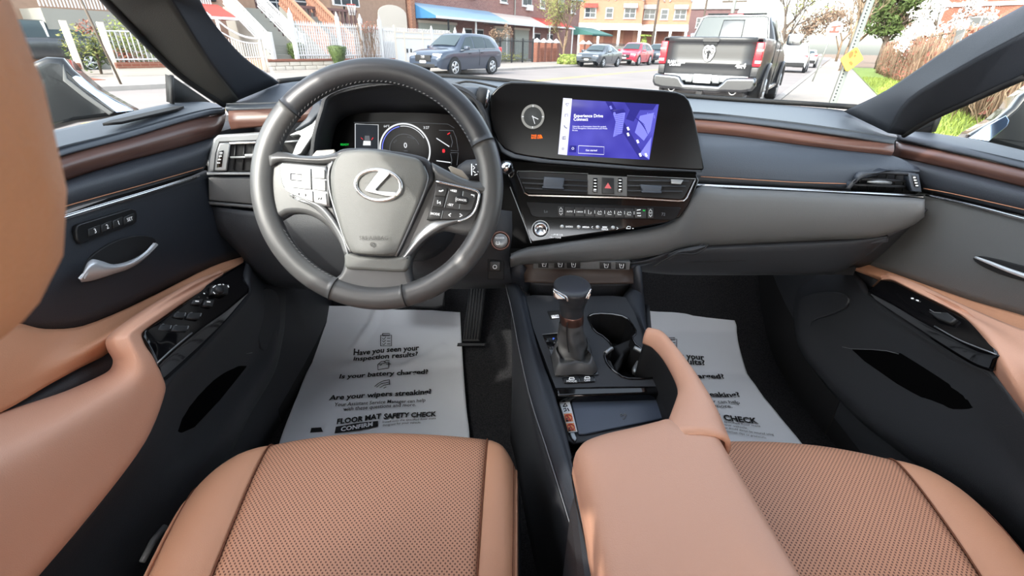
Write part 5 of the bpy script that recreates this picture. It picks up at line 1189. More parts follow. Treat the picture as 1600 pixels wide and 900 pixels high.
# lever gate display, port, mode switches
gp = slabpx('gear_indicator', fco, z5((345, 330), (425, 322), (470, 440), (395, 442)), M_['piano'], con, w=0.0015, thick=0.004, bevel=0.0008)
linegrp(fco, [z5((345, 330), (425, 322))], 0.0008, M_['dim_ink'], gp, w=0.002, name='gate_edge')
for t, x, y, m in (('P', 402, 352, 'gblue'), ('R', 407, 372, 'dim_ink'), ('N', 413, 388, 'dim_ink'), ('D', 419, 405, 'dim_ink'), ('+', 385, 398, 'dim_ink'), ('-', 392, 412, 'dim_ink')):
	if m == 'gblue' and 'gblue' not in M_: M_['gblue'] = emis('blue_gear_light', (80, 120, 235), 1.0)
	px_, py_ = z5((x, y))[0]
	text_px(t, fco, px_, py_, 0.0075, M_[m], gp, w=0.0022)
pt = slabpx('usb_port', fco, z5((370, 212), (430, 208), (440, 246), (388, 252)), M_['dark'], con, w=0.0015, thick=0.004, bevel=0.001)
slabpx('port_label', fco, z5((390, 234), (426, 230), (430, 245), (394, 248)), M_['paper'], pt, w=0.0022, thick=0.001, bevel=0.0001, steps=1)
px_, py_ = z5((410, 238))[0]
text_px('USB', fco, px_, py_, 0.008, M_['ink'], pt, w=0.0026, bold=0.01)
md = slabpx('mode_switch_row', fco, z5((444, 546), (606, 536), (614, 566), (456, 574)), M_['piano'], con, w=0.0015, thick=0.004, bevel=0.001)
for pts, t in ((((450, 550), (528, 544), (534, 568), (460, 571)), 'EV'), (((534, 544), (602, 540), (608, 564), (540, 568)), 'TRC')):
	b_ = slabpx('mode_switch', fco, z5(*pts), M_['btn'], md, w=0.0035, thick=0.003, bevel=0.0008)
	cx_ = sum(p[0] for p in pts) / 4; cy_ = sum(p[1] for p in pts) / 4
	px_, py_ = z5((cx_, cy_ + 4))[0]
	text_px('MODE' if t == 'EV' else 'OFF', fco, px_, py_ + 1.0, 0.0062, M_['white_ink'], b_, w=0.004)
	linegrp(fco, [z5((cx_ - 14, cy_ - 2), (cx_ - 10, cy_ - 12), (cx_ + 10, cy_ - 12), (cx_ + 14, cy_ - 4), (cx_ - 14, cy_ - 2))], 0.0008, M_['white_ink'], b_, w=0.004, name='mode_symbol')
# side walls and padded rails
railL = [(795, 437, .755), (806, 480, .735), (818, 540, .715), (838, 620, .70), (862, 690, .695), (892, 780, .69), (930, 900, .685)]
inL = [(822, 462, .737), (830, 505, .722), (846, 560, .705), (866, 615, .695), (885, 680, .693), (908, 770, .69), (948, 900, .685)]
def Z_(q, dz=0.0, dx=0.0): return [PZ(x, y, z) + Vector((dx, 0, dz)) for x, y, z in q]
def mixpts(a, b, t): return [p + (q - p) * t for p, q in zip(a, b)]
r0 = Z_(railL); r1 = Z_(inL)
top0 = [p + Vector((0, 0, 0.006)) for p in mixpts(r0, r1, .35)]
top1 = [p + Vector((0, 0, 0.003)) for p in mixpts(r0, r1, .75)]
low1 = [p + Vector((0.004, 0, -0.06)) for p in r0]; low2 = [Vector((p.x + 0.012, p.y, (p.z + 0.29) / 2)) for p in r0]; low3 = [Vector((p.x + 0.012, p.y, 0.275)) for p in r0]
gridsurf('side_rail', [low1, [p + Vector((-0.006, 0, -0.012)) for p in r0], top0, top1, r1, [p + Vector((0.002, 0, -0.02)) for p in r1]], M_['slate_dk'], con, nu=4, nv=4, thick=0.008)
tube('rail_stitch', [p + Vector((-0.0075, 0, -0.012)) for p in r0], 0.0009, M_['dim_ink'], con, sub=4, seg=5)
gridsurf('side_wall', [low1, low2, low3], M_['black'], con, nu=4, nv=3, thick=0.01)
railR = [(1000, 438, .755), (1003, 480, .735), (1012, 525, .73), (1052, 600, .715), (1110, 690, .71), (1250, 900, .70)]
inR = [(975, 460, .737), (988, 490, .725), (1008, 530, .712), (1040, 590, .697), (1060, 640, .69), (1180, 900, .685)]
q0 = Z_(railR); q1 = Z_(inR)
gridsurf('side_rail', [[p + Vector((0.02, 0, -0.06)) for p in q0], [p + Vector((0.006, 0, -0.01)) for p in q0], [p + Vector((0, 0, 0.004)) for p in mixpts(q0, q1, .4)], q1, [p + Vector((0, 0, -0.02)) for p in q1]], M_['slate_dk'], con, nu=4, nv=4, thick=0.008)
gridsurf('side_wall', [[p + Vector((0.02, 0, -0.06)) for p in q0], [Vector((p.x + 0.03, p.y, (p.z + 0.29) / 2)) for p in q0], [Vector((p.x + 0.04, p.y, 0.275)) for p in q0]], M_['black'], con, nu=4, nv=3, thick=0.01)
# front uprights that join the console to the dash
gridsurf('front_upright', [[PY(784, 440, .90), PY(800, 442, .875), PY(815, 448, .87), PY(826, 460, .90)], [PY(792, 405, .90), PY(806, 412, .86), PY(820, 416, .862), PY(830, 430, .90)]], M_['slate_dk'], con, thick=0.006)
gridsurf('front_upright', [[PY(985, 478, .89), PY(990, 462, .87), PY(1003, 470, .865), PY(1008, 500, .88)], [PY(984, 430, .89), PY(990, 418, .862), PY(1001, 416, .86), PY(1004, 430, .90)]], M_['slate_dk'], con, thick=0.006)
# charging tray with its warning sticker
fct = Frame(PZ(960, 650, .668), Vector((1, 0, 0)), Vector((0, 1, 0.10)))
slabpx('tray_base', fct, z5((415, 632), (990, 618), (1075, 640), (1075, 760), (980, 800), (500, 880), (470, 860)), M_['black'], con, w=0.0, thick=0.02, bevel=0.003)
slabpx('tray_lip', fco, z5((410, 597), (700, 592), (996, 588), (1002, 604), (990, 622), (700, 632), (424, 640), (416, 618)), M_['piano'], con, w=0.001, thick=0.025, bevel=0.004)
M_['pad'] = mat('blue_grey_charging_pad', (66, 74, 88), 0.35)
cpad = slabpx('charging_pad', fct, z5((488, 655), (510, 648), (930, 636), (950, 645), (985, 695), (1010, 740), (560, 830), (528, 830)), M_['pad'], con, w=0.004, thick=0.006, bevel=0.002)
px_, py_ = z5((752, 735))[0]
linegrp(fct, [z5((735, 735), (742, 727), (750, 735), (742, 742), (735, 735)), z5((753, 735), (760, 727), (768, 735), (760, 742), (753, 735)), z5((746, 750), (754, 754), (762, 748))], 0.0007, M_['dim_ink'], cpad, w=0.0046, name='charging_symbol')
slabpx('indicator_light', fct, z5((926, 648), (938, 647), (939, 653), (928, 654)), M_['cl_green'], cpad, w=0.0046, thick=0.0006, bevel=0.0001, steps=1)
slabpx('tray_side_trim', fct, z5((418, 640), (428, 640), (520, 850), (510, 868), (492, 850)), M_['silver'], con, w=0.004, thick=0.02, bevel=0.002)
stk = thing('warning_sticker', 'narrow white warning sticker with red pictures on the charging tray', 'sticker', PZ(887, 648, .672))
M_['stick'] = mat('white_sticker_paper', (222, 224, 226), 0.5)
M_['red'] = mat('red_print', (196, 60, 48), 0.5); M_['orange'] = mat('orange_print', (226, 150, 90), 0.5)
slabpx('sticker_sheet', fct, z5((425, 651), (478, 647), (522, 818), (478, 822)), M_['stick'], stk, w=0.0052, thick=0.0008, bevel=0.0002, steps=1)
linegrp(fct, [z5((446, 668), (457, 652), (467, 666), (446, 668)), z5((450, 692), (460, 676), (471, 690), (450, 692)), z5((452, 705), (462, 699), (466, 712), (455, 716)), z5((472, 700), (480, 714))], 0.0010, M_['ink'], stk, w=0.0056, name='warning_triangles')
slabpx('warning_sign', fct, z5((444, 669), (456, 651), (468, 666)), M_['ink'], stk, w=0.0055, thick=0.0004, bevel=0.0001, steps=1)
for k, y in enumerate((728, 776)):
	d = k * 12
	slabpx('warning_picture', fct, z5((452 + d, y), (492 + d, y - 3), (502 + d, y + 38), (462 + d, y + 41)), M_['orange'], stk, w=0.0055, thick=0.0004, bevel=0.0001, steps=1)
	ringpx('warning_ring', fct, fct.uv(*z5((477 + d, y + 19))[0], .0058), 0.0062, 0.0048, 0.0058, M_['red'], stk, 20)
	slabpx('warning_bar', fct, z5((463 + d, y + 4), (470 + d, y + 2), (492 + d, y + 34), (486 + d, y + 36)), M_['red'], stk, w=0.0062, thick=0.0004, bevel=0.0001, steps=1)
	slabpx('warning_figure', fct, z5((462 + d, y + 22), (472 + d, y + 20), (476 + d, y + 38), (465 + d, y + 39)), M_['ink'], stk, w=0.0064, thick=0.0003, bevel=0.0001, steps=1)
# tan wing beside the tray, then the armrest box
wl = [(1009, 526, .755), (1025, 533, .76), (1043, 552, .765), (1060, 580, .77), (1068, 602, .772), (1066, 622, .774), (1042, 690, .773)]
wr = [(1013, 520, .757), (1031, 524, .762), (1050, 545, .765), (1078, 582, .77), (1097, 612, .774), (1113, 640, .775), (1134, 692, .772)]
gridsurf('side_wing', [Z_([(a, b, c) for a, b, c in wl], -0.012), Z_(wl), mixpts(Z_(wl, .008), Z_(wr, .008), .5), Z_(wr), Z_(wr, -0.04, 0.0), Z_(wr, -0.12, 0.0)], M_['tan_pale'], con, nu=5, nv=4, thick=0.006)
gridsurf('wing_inner_wall', [Z_([(a - 1, b + 1, c) for a, b, c in wl], -0.004), Z_([(a - 1, b, c) for a, b, c in wl], -0.045, -0.004), Z_([(a - 1, b, c) for a, b, c in wl], -0.10, -0.006)], M_['dark'], con, nu=4, nv=2, thick=0.004)
arm = thing('armrest_box', 'wide padded tan armrest lid between the two front seats', 'armrest', (0.05, 0.25, 0.45))
fa = Frame(PZ(1020, 750, .785), Vector((1, 0, 0)), Vector((0, 1, -0.03)))
def armrow(q, dz=0.0, dx=0.0):
	out = []
	for x, y in q:
		u, v = fa.uv(x, y); out.append(fa.p(u, v, 0) + Vector((dx, 0, dz)))
	return out
edge = [(948, 925), (931, 850), (917, 780), (906, 730), (899, 700), (900, 688), (912, 677), (945, 665), (990, 655), (1030, 646), (1045, 643), (1060, 650), (1085, 656), (1117, 659), (1138, 688), (1172, 742), (1215, 815), (1268, 905), (1345, 1035), (1180, 1060), (985, 1060)]
cxa, cya = 1050, 830
def shrink(q, s, left=1.0):
	P = [Vector(fa.uv(x, y)) for x, y in q]
	return _inset(P, s)
E = [fa.uv(x, y) for x, y in edge]
E = [(p.x, p.y) for p in catmull([Vector((u, v, 0)) for u, v in E], 4, True)]
rings = [(0.006, -0.055), (0.0, -0.048), (0.0, -0.03), (0.0015, -0.018), (0.005, -0.008), (0.010, -0.003), (0.016, 0.0), (0.026, 0.0015), (0.045, 0.003), (0.065, 0.0035)]
V = []; F = []; n = len(E)
for ins, w in rings:
	R_ = _inset(E, 1e-6)
	# shrink towards the middle line so the ring never folds over
	c = Vector((sum(p[0] for p in E) / n, sum(p[1] for p in E) / n))
	for p in R_:
		d = p - c; L = d.length
		V.append(fa.p(*(c + d * max(0.05, 1 - ins / max(L, 0.09) * 1.15)), w))
for r in range(len(rings) - 1):
	for i in range(n):
		j = (i + 1) % n; F.append((r * n + i, r * n + j, (r + 1) * n + j, (r + 1) * n + i))
F.append(tuple(range((len(rings) - 1) * n, len(rings) * n)))
ar = [F[-1]]
lid_ = mk('armrest_lid', V, F, M_['tan_pale'], arm, True)
slabpx('lid_catch', Frame(PZ(916, 755, .757), PZ(908, 725, .76) - PZ(928, 800, .76), Vector((0.5, 0, 1))), [(905, 722), (909, 714), (915, 716), (925, 745), (932, 778), (933, 800), (928, 797), (912, 750)], M_['piano'], arm, w=0.006, thick=0.012, bevel=0.002)
V, F = box_geo(-0.045, 0.150, -0.25, 0.38, 0.29, 0.735, 0.02)
mk('storage_box', V, F, M_['black'], arm, False)
tube('box_edge', armrow([(897, 700), (905, 740), (918, 790), (932, 850), (950, 925)], -0.047, 0.002), 0.0022, M_['piano'], arm, sub=3, seg=8)
# ================================================================== shift lever
sl = thing('shift_lever', 'grey leather shift lever with a bronze collar and creased gaiter', 'gear lever', fco.p(*fco.uv(900, 570), 0))
base = fco.pts(z5((390, 440), (400, 485), (412, 535), (515, 530), (622, 527), (598, 450), (565, 345), (500, 350), (425, 360)), 0.004)
P0 = fco.p(*fco.uv(*z5((505, 440))[0]), 0)
def lv(x, y, dy=0.0):  # point on the lever plane
	px_, py_ = z5((x, y))[0]; return PY(px_, py_, P0.y + 0.012 + dy)
def loop(cx, cy, wx, dep, n=20, fold=0.0, ph=0.0):
	c = lv(cx, cy); px0 = lv(cx - wx, cy); hw = (c - px0).length
	out = []
	for k in range(n):
		a = 2 * math.pi * k / n
		r = 1 + fold * math.sin(5 * a + ph)
		out.append(c + CR * (hw * r * math.cos(a)) + Vector((0, 1, 0.0)) * (dep * r * math.sin(a)))
	return out
basel = []
bc = sum(base, Vector((0, 0, 0))) / len(base)
bcr = catmull(base, 3, True)
# resample base outline to 20 points by angle about its centre
for k in range(20):
	a = 2 * math.pi * k / 20; best = None
	for p in bcr:
		d = p - bc; an = math.atan2(d.y, d.x); e = abs((an - a + math.pi) % (2 * math.pi) - math.pi)
		if best is None or e < best[0]: best = (e, p)
	basel.append(best[1])
gait = [basel, [p + (bc - p) * .06 + Vector((0, 0, .007)) for p in basel], [p + (bc - p) * (.20 + .10 * (k % 3 == 0)) + Vector((0, 0, .018)) for k, p in enumerate(basel)], mixpts([p + (bc - p) * .34 + Vector((0, 0, .024)) for p in basel], loop(500, 440, 98, .045, fold=.16), .4),
		loop(499, 412, 74, .032, fold=.17, ph=1), loop(496, 392, 78, .031, fold=.10, ph=1.7), loop(493, 362, 66, .027, fold=.15, ph=2.6), loop(491, 335, 70, .027, fold=.08, ph=3.2), loop(490, 305, 61, .024, fold=.10, ph=4), loop(490, 282, 61, .0235, fold=.02), loop(492, 266, 59, .022)]
gridsurf('gaiter', gait, M_['wheel'], sl, nu=2, nv=3, closed=True)
tube('gaiter_seam', [lv(470, 270, -.0235), lv(468, 320, -.026), lv(472, 380, -.030), lv(478, 420, -.036)], 0.0012, M_['dark'], sl, sub=4, seg=5)
slab('gaiter_frame', fco, [fco.uv(x, y, .002) for x, y in z5((385, 436), (410, 540), (628, 531), (570, 340), (560, 340), (612, 522), (420, 528), (396, 440))], M_['piano'], sl, w=0.002, thick=0.004, bevel=0.0008)
def solid(nm, loops, m, nv=3):
	o = gridsurf(nm, loops, m, sl, nu=2, nv=nv, closed=True); return o
solid('collar', [loop(493, 268, 58, .0215), loop(493, 250, 60, .0225), loop(493, 226, 60, .0225), loop(493, 222, 58, .0215)], M_['bronze'], 2)
kn1 = [loop(493, 224, 59, .022), loop(494, 195, 62, .023), loop(497, 165, 68, .027), loop(499, 140, 76, .033), loop(499, 118, 84, .037), loop(497, 100, 92, .040), loop(495, 86, 94, .040), loop(495, 77, 84, .034), loop(495, 74, 50, .02), loop(495, 73.5, .4, .0002)]
solid('knob', kn1, M_['wheel_dark'])
fkn = Frame(lv(495, 120, -.045), CR, Vector((0, .2, 1)))
slabpx('knob_chrome', fkn, z5((398, 112), (408, 108), (432, 128), (458, 145), (466, 162), (452, 160), (420, 160), (402, 142)), M_['chrome'], sl, w=-0.006, thick=0.014, bevel=0.003)
slabpx('knob_chrome', fkn, z5((588, 112), (592, 118), (584, 145), (574, 160), (568, 158), (572, 140)), M_['chrome'], sl, w=-0.006, thick=0.012, bevel=0.003)
tube('knob_chrome_line', fkn.pts(z5((402, 104), (440, 126), (465, 142), (474, 165)), 0.0), 0.0016, M_['chrome'], sl, sub=4, seg=6)
tube('knob_chrome_line', fkn.pts(z5((590, 102), (574, 130), (564, 150)), 0.0), 0.0014, M_['chrome'], sl, sub=4, seg=6)
# ================================================================== pedals
pd = thing('accelerator_pedal', 'tall ribbed black accelerator pedal beside the console', 'pedal', PY(738, 500, 1.27))
fp = Frame(PY(738, 495, 1.27), CR, PY(746, 445, 1.34) - PY(732, 540, 1.23))
slabpx('pedal_pad', fp, [(735, 440), (760, 440), (757, 470), (750, 534), (722, 534), (726, 500)], M_['rubber'], pd, w=0.0, thick=0.02, bevel=0.004)
for k in range(6):
	x = 727 + k * 4.4
	tube('pedal_rib', fp.pts([(x - 1.5, 530), (x + 2.5, 490), (x + 8, 444)], 0.002), 0.0022, M_['black'], pd, seg=6)
slabpx('pedal_heel', fp, [(715, 536), (758, 536), (758, 541), (714, 541)], M_['black'], pd, w=0.004, thick=0.02, bevel=0.003)
bp_ = thing('brake_pedal', 'grey rubber brake pedal half hidden by the bottom of the wheel rim', 'pedal', PY(662, 470, 1.22))
fp2 = Frame(PY(662, 468, 1.22), CR, Vector((0, .5, 1)))
slabpx('pedal_pad', fp2, [(636, 452), (642, 448), (690, 447), (696, 455), (693, 478), (680, 482), (642, 480), (636, 474)], M_['rubber'], bp_, w=0.0, thick=0.02, bevel=0.005)
tube('pedal_arm', [PY(672, 455, 1.24), PY(674, 420, 1.26), PY(676, 380, 1.25)], 0.011, M_['dark'], bp_, seg=8)
# ================================================================== front seats
def make_seat(s, name, label):
	st = thing(name, label, 'car seat', (s * 0.34, 0.2, 0.28))
	def yfront(a):
		K = [(.085, .50), (.105, .535), (.125, .568), (.156, .588), (.25, .592), (.33, .592), (.43, .586), (.515, .566), (.55, .542), (.58, .508), (.60, .47), (.61, .44)]
		for (x0, y0), (x1, y1) in zip(K, K[1:]):
			if x0 <= a <= x1: return y0 + (y1 - y0) * (a - x0) / (x1 - x0)
		return K[0][1] if a < K[0][0] else K[-1][1]
	tz = [(0.0, -0.20, -.035), (0.0, -0.13, -.012), (0.0, -0.075, 0.0), (0.004, -0.035, -.002), (0.014, -0.010, 0.0), (0.035, 0.0, 0), (0.09, 0.004, 0), (0.18, 0.0, 0), (0.30, -0.02, 0), (0.42, -0.042, 0), (0.55, -0.055, 0), (0.70, -0.06, 0)]
	def nar(a, t):
		if a <= .33: return a
		k = min(1.0, t / 0.26); return .33 + (a - .33) * (1 - 0.19 * k)
	def pt(a, t, dz, dy, add=0.0):
		return Vector((s * nar(a, t), yfront(a) - t - dy, 0.617 + dz + add))
	def rows(acs):
		return [[pt(a, t, dz, dy, ad) for a, ad in acs] for t, dz, dy in tz]
	mid = [(.156, -.001), (.20, .002), (.26, .004), (.335, .005), (.41, .003), (.47, .001), (.515, -.002)]
	gridsurf('seat_center', rows(mid), M_['perf'], st, nu=3, nv=3, thick=0.02, face_to=(s * .33, .3, 2))
	gridsurf('outer_bolster', rows([(.515, -.002), (.530, .004), (.552, .006), (.574, .002), (.590, -.008), (.600, -.026)]), M_['seat'], st, nu=3, nv=3, thick=0.02, face_to=(s * .33, .3, 2))
	gridsurf('inner_bolster', rows([(.156, -.001), (.146, .003), (.130, .003), (.116, -.004), (.107, -.016), (.103, -.030)]), M_['seat'], st, nu=3, nv=3, thick=0.02, face_to=(s * .33, .3, 2))
	gridsurf('outer_side', rows([(.600, -.026), (.606, -.06), (.608, -.12), (.606, -.25)]), M_['black'], st, nu=2, nv=2, thick=0.015, face_to=(s * 1.5, .3, .6))
	gridsurf('inner_side', rows([(.103, -.030), (.099, -.06), (.097, -.12), (.098, -.25)]), M_['black'], st, nu=2, nv=2, thick=0.015, face_to=(-s * 1.5, .3, .6))
	for a, ad in ((.515, -.0005), (.156, .0005)):
		tube('panel_seam', [pt(a, t, dz, dy, ad) for t, dz, dy in tz[2:]], 0.0013, M_['seam'], st, sub=4, seg=6)
	for a, ad in ((.5985, -.0185), (.1065, -.0165)):
		tube('edge_piping', [pt(a, t, dz, dy, ad) for t, dz, dy in tz[3:]], 0.0022, M_['seat'], st, sub=4, seg=6)
	for a, ad in ((.591, -.0075), (.111, -.0085)):
		tube('edge_stitch', [pt(a, t, dz, dy, ad) for t, dz, dy in tz[3:]], 0.0007, M_['seam'], st, sub=4, seg=5)
	box('seat_base', min(s * .12, s * .56), max(s * .12, s * .56), -0.10, 0.50, 0.29, 0.42, M_['dark'], st, b=0.02)
	for a in (.15, .53):
		box('seat_rail', min(s * a, s * (a + .035)), max(s * a, s * (a + .035)), -0.15, 0.62, 0.285, 0.31, M_['silver'], st)
	# backrest and headrest, behind the camera except for the headrest's edge
	bk = []
	for z, y, w in ((0.55, 0.02, .25), (0.66, 0.0, .262), (0.80, -0.03, .262), (0.95, -0.055, .25), (1.05, -0.075, .22), (1.11, -0.095, .17)):
		bk.append([Vector((s * .34 + q * w, y + dy, z)) for q, dy in ((-1, -.05), (-.95, .0), (-.75, .028), (-.5, 0), (0, -.008), (.5, 0), (.75, .028), (.95, .0), (1, -.05))])
	gridsurf('backrest', bk, M_['seat'], st, nu=3, nv=3, thick=0.09, face_to=(s * .34, 3, .8))
	hc = Vector((-.3425, 0.068, 1.246)) if s < 0 else Vector((s * .34, -0.03, 1.262))
	hv = []; n, m = 28, 16
	for i in range(m + 1):
		th = -math.pi / 2 + math.pi * i / m
		r = []
		for k in range(n):
			ph = 2 * math.pi * k / n
			e = 0.5
			sg = lambda q: math.copysign(abs(q) ** e, q)
			hz = .125
			r.append(hc + Vector((.131 * sg(math.cos(th)) * sg(math.cos(ph)), .056 * sg(math.cos(th)) * sg(math.sin(ph)), hz * sg(math.sin(th)))))
		hv.append(r)
	gridsurf('headrest', hv, M_['tan'], st, nu=1, nv=1, closed=True)
	for dx in (-.06, .06):
		tube('headrest_post', [hc + Vector((dx, -.02, -.10)), hc + Vector((dx, -.06 - (hc.y - 0.0), -.20))], 0.006, M_['chrome'], st, seg=8)
	return st
ds = make_seat(-1, 'driver_chair', 'tan leather driver seat cushion in front of the steering wheel')
ps = make_seat(1, 'passenger_chair', 'tan leather passenger seat cushion to the right of the armrest')
tube('seat_adjuster', [PX(222, 878, -.625), PX(240, 845, -.625), PX(258, 822, -.625)], [0.004, 0.005, 0.004], M_['grey'], ds, seg=8)
# ================================================================== paper mats on the floor
def zfloor(y):
	K = [(0.3, .28), (0.85, .285), (1.15, .30), (1.30, .36), (1.48, .55), (1.6, .95)]
	for (a, b), (c, d) in zip(K, K[1:]):
		if a <= y <= c:
			t = (y - a) / (c - a); return b + (d - b) * t
	return .28
from mathutils import noise as mnoise
def paper(nm, label, corners, seed, ridges):
	"""corners: outline rows as pixel pairs (left, right) from the top edge down"""
	t = thing(nm, label, 'paper mat', (PZ(*corners[3][0], .31) + PZ(*corners[3][1], .31)) / 2, group=None)
	def hit(px, py):
		d = ray(px, py); z = .31
		for _ in range(60):
			k = (z - CAM.z) / d.z; y = d.y * k; z = z + ((zfloor(min(y, 1.59)) + .012) - z) * .5
		p = CAM + d * ((z - CAM.z) / d.z); return p
	def lift(p):
		q = Vector((p.x * 6, p.y * 6, seed))
		h = .006 * mnoise.noise(q) + .0022 * mnoise.noise(q * 2.7) + .0008 * abs(mnoise.noise(q * 6.1))
		for (ax, ay, bx, by, wd, ht) in ridges:
			a = Vector((ax, ay)); b = Vector((bx, by)); pp = Vector((p.x, p.y)); ab = b - a
			tt = max(0, min(1, (pp - a).dot(ab) / ab.length_squared)); d = (pp - a - ab * tt).length
			h += ht * max(0, 1 - d / wd) * (1 - abs(tt - .5) * .6)
		return h
	rows = []
	rr = [[hit(*a), hit(*b)] for a, b in corners]
	L = catmull([r[0] for r in rr], 11); R = catmull([r[1] for r in rr], 11)
	n = 72
	g = []
	for a, b in zip(L, R):
		row = []
		for k in range(n + 1):
			p = a + (b - a) * k / n
			p = Vector((p.x, p.y, zfloor(min(p.y, 1.59)) + .012)); p.z += lift(p)
			row.append(p)
		g.append(row)
	gridsurf('paper_sheet', g, M_['paper'], t, nu=1, nv=1, thick=0.0006)
	def on(p): return Vector((p.x, p.y, zfloor(min(p.y, 1.59)) + .012 + lift(p) + .0052))
	def write(body, a, b, hpx, bold=0.02, mt='ink', name='lettering', dz=0.0):
		"""line of print between two pixels; hpx is its height in pixels"""
		A, B = hit(*a), hit(*b)
		mx, my = (a[0] + b[0]) / 2, (a[1] + b[1]) / 2
		Cc, Dd = hit(mx, my - hpx / 2), hit(mx, my + hpx / 2)
		h = (Vector((Cc.x, Cc.y)) - Vector((Dd.x, Dd.y))).length
		vs, fs = text_geo(body, 1.0, bold=bold, align='LEFT')
		x0 = min(v.x for v in vs); x1 = max(v.x for v in vs); y0 = min(v.y for v in vs); y1 = max(v.y for v in vs)
		ux = Vector((B.x - A.x, B.y - A.y)); W = ux.length; ux = ux / W; uy = Vector((-ux.y, ux.x))
		out = []
		for v in vs:
			u = (v.x - x0) / (x1 - x0) * W; w = ((v.y - y0) / (y1 - y0) - .5) * h
			q = Vector((A.x, A.y)) + ux * u + uy * w
			p = on(Vector((q.x, q.y, 0))); p.z += dz; out.append(p)
		return mk(name, out, fs, M_[mt], t, False)
	def lines(pl, wd=0.0012, name='print_symbol'):
		J = Join()
		for pts in pl: J.tube([on(hit(x, y)) for x, y in pts], wd, 4)
		return J.build(name, M_['ink'], t)
	def bar(pts, mt='ink', name='print_block'):
		P = [on(hit(x, y)) for x, y in pts]
		return mk(name, P, [tuple(range(len(P)))], M_[mt], t, False)
	return t, write, lines, bar
def mat_print(write, lines, bar, f, which):
	"""f maps the driver sheet's pixel layout to this sheet"""
	F = lambda q: [f(*p) for p in q]
	if which == 'full':
		pass
LAY = dict(clip=[[(595, 526), (595, 543), (612, 543), (612, 526), (595, 526)], [(598, 523.5), (609, 523.5), (609, 527), (598, 527), (598, 523.5)], [(598, 531), (600, 533), (603, 529)], [(605, 531), (610, 531)], [(598, 535), (600, 537), (603, 534)], [(605, 535.5), (610, 535.5)], [(598, 540), (600, 541.5), (603, 538.5)], [(605, 540), (610, 540)]],
		   batt=[[(591, 574), (591, 581.5), (608, 580), (608, 571), (591, 574)], [(592, 573.5), (596, 570), (601, 569.5), (603, 572)], [(601, 571), (604, 567.5), (609, 568)], [(604, 575.5), (611, 575)], [(608, 572), (608, 578.5)], [(594, 576), (598, 575.5)]],
		   wiper=[[(586, 607), (592, 602), (600, 598), (609, 596.5), (609, 604)], [(589, 608.5), (596, 603), (609, 600)], [(594, 609.5), (600, 605.5), (609, 603)], [(600, 610), (604, 608)]])
dm, wr_, ln_, br_ = paper('paper_floor_mat', 'wrinkled white paper floor mat with service questions under the steering wheel',
	[((510, 478), (719, 487)), ((509, 487), (720, 510)), ((500, 520), (722, 545)), ((490, 555), (725, 590)), ((472, 600), (729, 640)), ((452, 650), (733, 672)), ((440, 682), (735, 700)), ((425, 730), (740, 750))], 3.3,
	[(-.62, 1.20, -.56, 1.36, .02, .012), (-.50, 1.14, -.30, 1.17, .03, .010), (-.46, 1.13, -.34, 1.22, .02, .008), (-.70, 1.15, -.52, 1.15, .03, .006)])
wr_('Have you seen your', (553, 554.5), (655, 546.5), 11, .03)
wr_('inspection results?', (553, 565), (653, 556.5), 11, .03)
wr_('Is your battery charged?', (531, 592), (669, 584), 9, .03)
wr_('Are your wipers streaking?', (515, 626.5), (674, 614), 10, .03)
wr_('Your Assistant Service Manager can help', (523, 636.5), (665, 627.5), 7, .008)
wr_('with these questions and more.', (537, 643), (650, 634.5), 7, .008)
wr_('FLOOR MAT', (527, 660.5), (596, 652.5), 8, .035)
wr_('SAFETY CHECK', (600, 653), (682, 648.5), 8, .035)
br_([(525, 668), (558, 662.5), (591, 660), (591, 668.5), (560, 674), (523, 678)])
wr_('CONFIRM', (533, 672.5), (583, 665), 7, .03, 'paper', dz=.0012)
wr_('Install only the specified floor mats', (598, 662), (681, 656), 4.2, .0)
wr_('designed for your vehicle.', (598, 667), (658, 662.5), 4.2, .0)
br_([(487, 671), (502, 669.5), (505, 676), (485, 678)])
ln_(LAY['clip']); ln_(LAY['batt']); ln_(LAY['wiper'])
pm, wr_, ln_, br_ = paper('paper_floor_mat', 'printed white paper floor mat ahead of the passenger seat, partly behind the console wing',
	[((940, 478), (1148, 500)), ((940, 484), (1151, 510)), ((930, 520), (1155, 540)), ((920, 560), (1166, 580)), ((930, 600), (1190, 617)), ((950, 650), (1222, 655)), ((970, 690), (1250, 690)), ((985, 730), (1290, 740))], 8.1,
	[(.30, 1.30, .46, 1.33, .03, .008), (.50, 1.0, .60, 1.1, .03, .004)])
wr_('Have you seen your', (985, 550), (1100, 562), 11, .03)
wr_('inspection results?', (985, 559), (1101, 570), 11, .03)
wr_('Is your battery charged?', (975, 585), (1131, 591.5), 9, .03)
wr_('Are your wipers streaking?', (975, 614), (1155, 620), 10, .03)
wr_('Your Assistant Service Manager can help', (985, 624), (1155, 632), 6.5, .008)
wr_('with these questions and more.', (1000, 632), (1143, 638.5), 6.5, .008)
wr_('FLOOR MAT SAFETY CHECK', (985, 641), (1183, 659.5), 9, .035)
wr_('Install only the specified floor mats', (1087, 656.5), (1187, 668.3), 3.8, .0)
wr_('designed for your vehicle.', (1087, 661.5), (1168, 671.5), 3.8, .0)
wr_('The floor mat should always be secured using', (1105, 669), (1208, 681), 3.8, .0)
wr_('factory retention clips or grommets.', (1112, 675), (1197, 685.5), 3.8, .0)
dx = 445;
ln_([[(x + dx - (y - 535) * .0, y + 6) for x, y in p] for p in LAY['clip']])
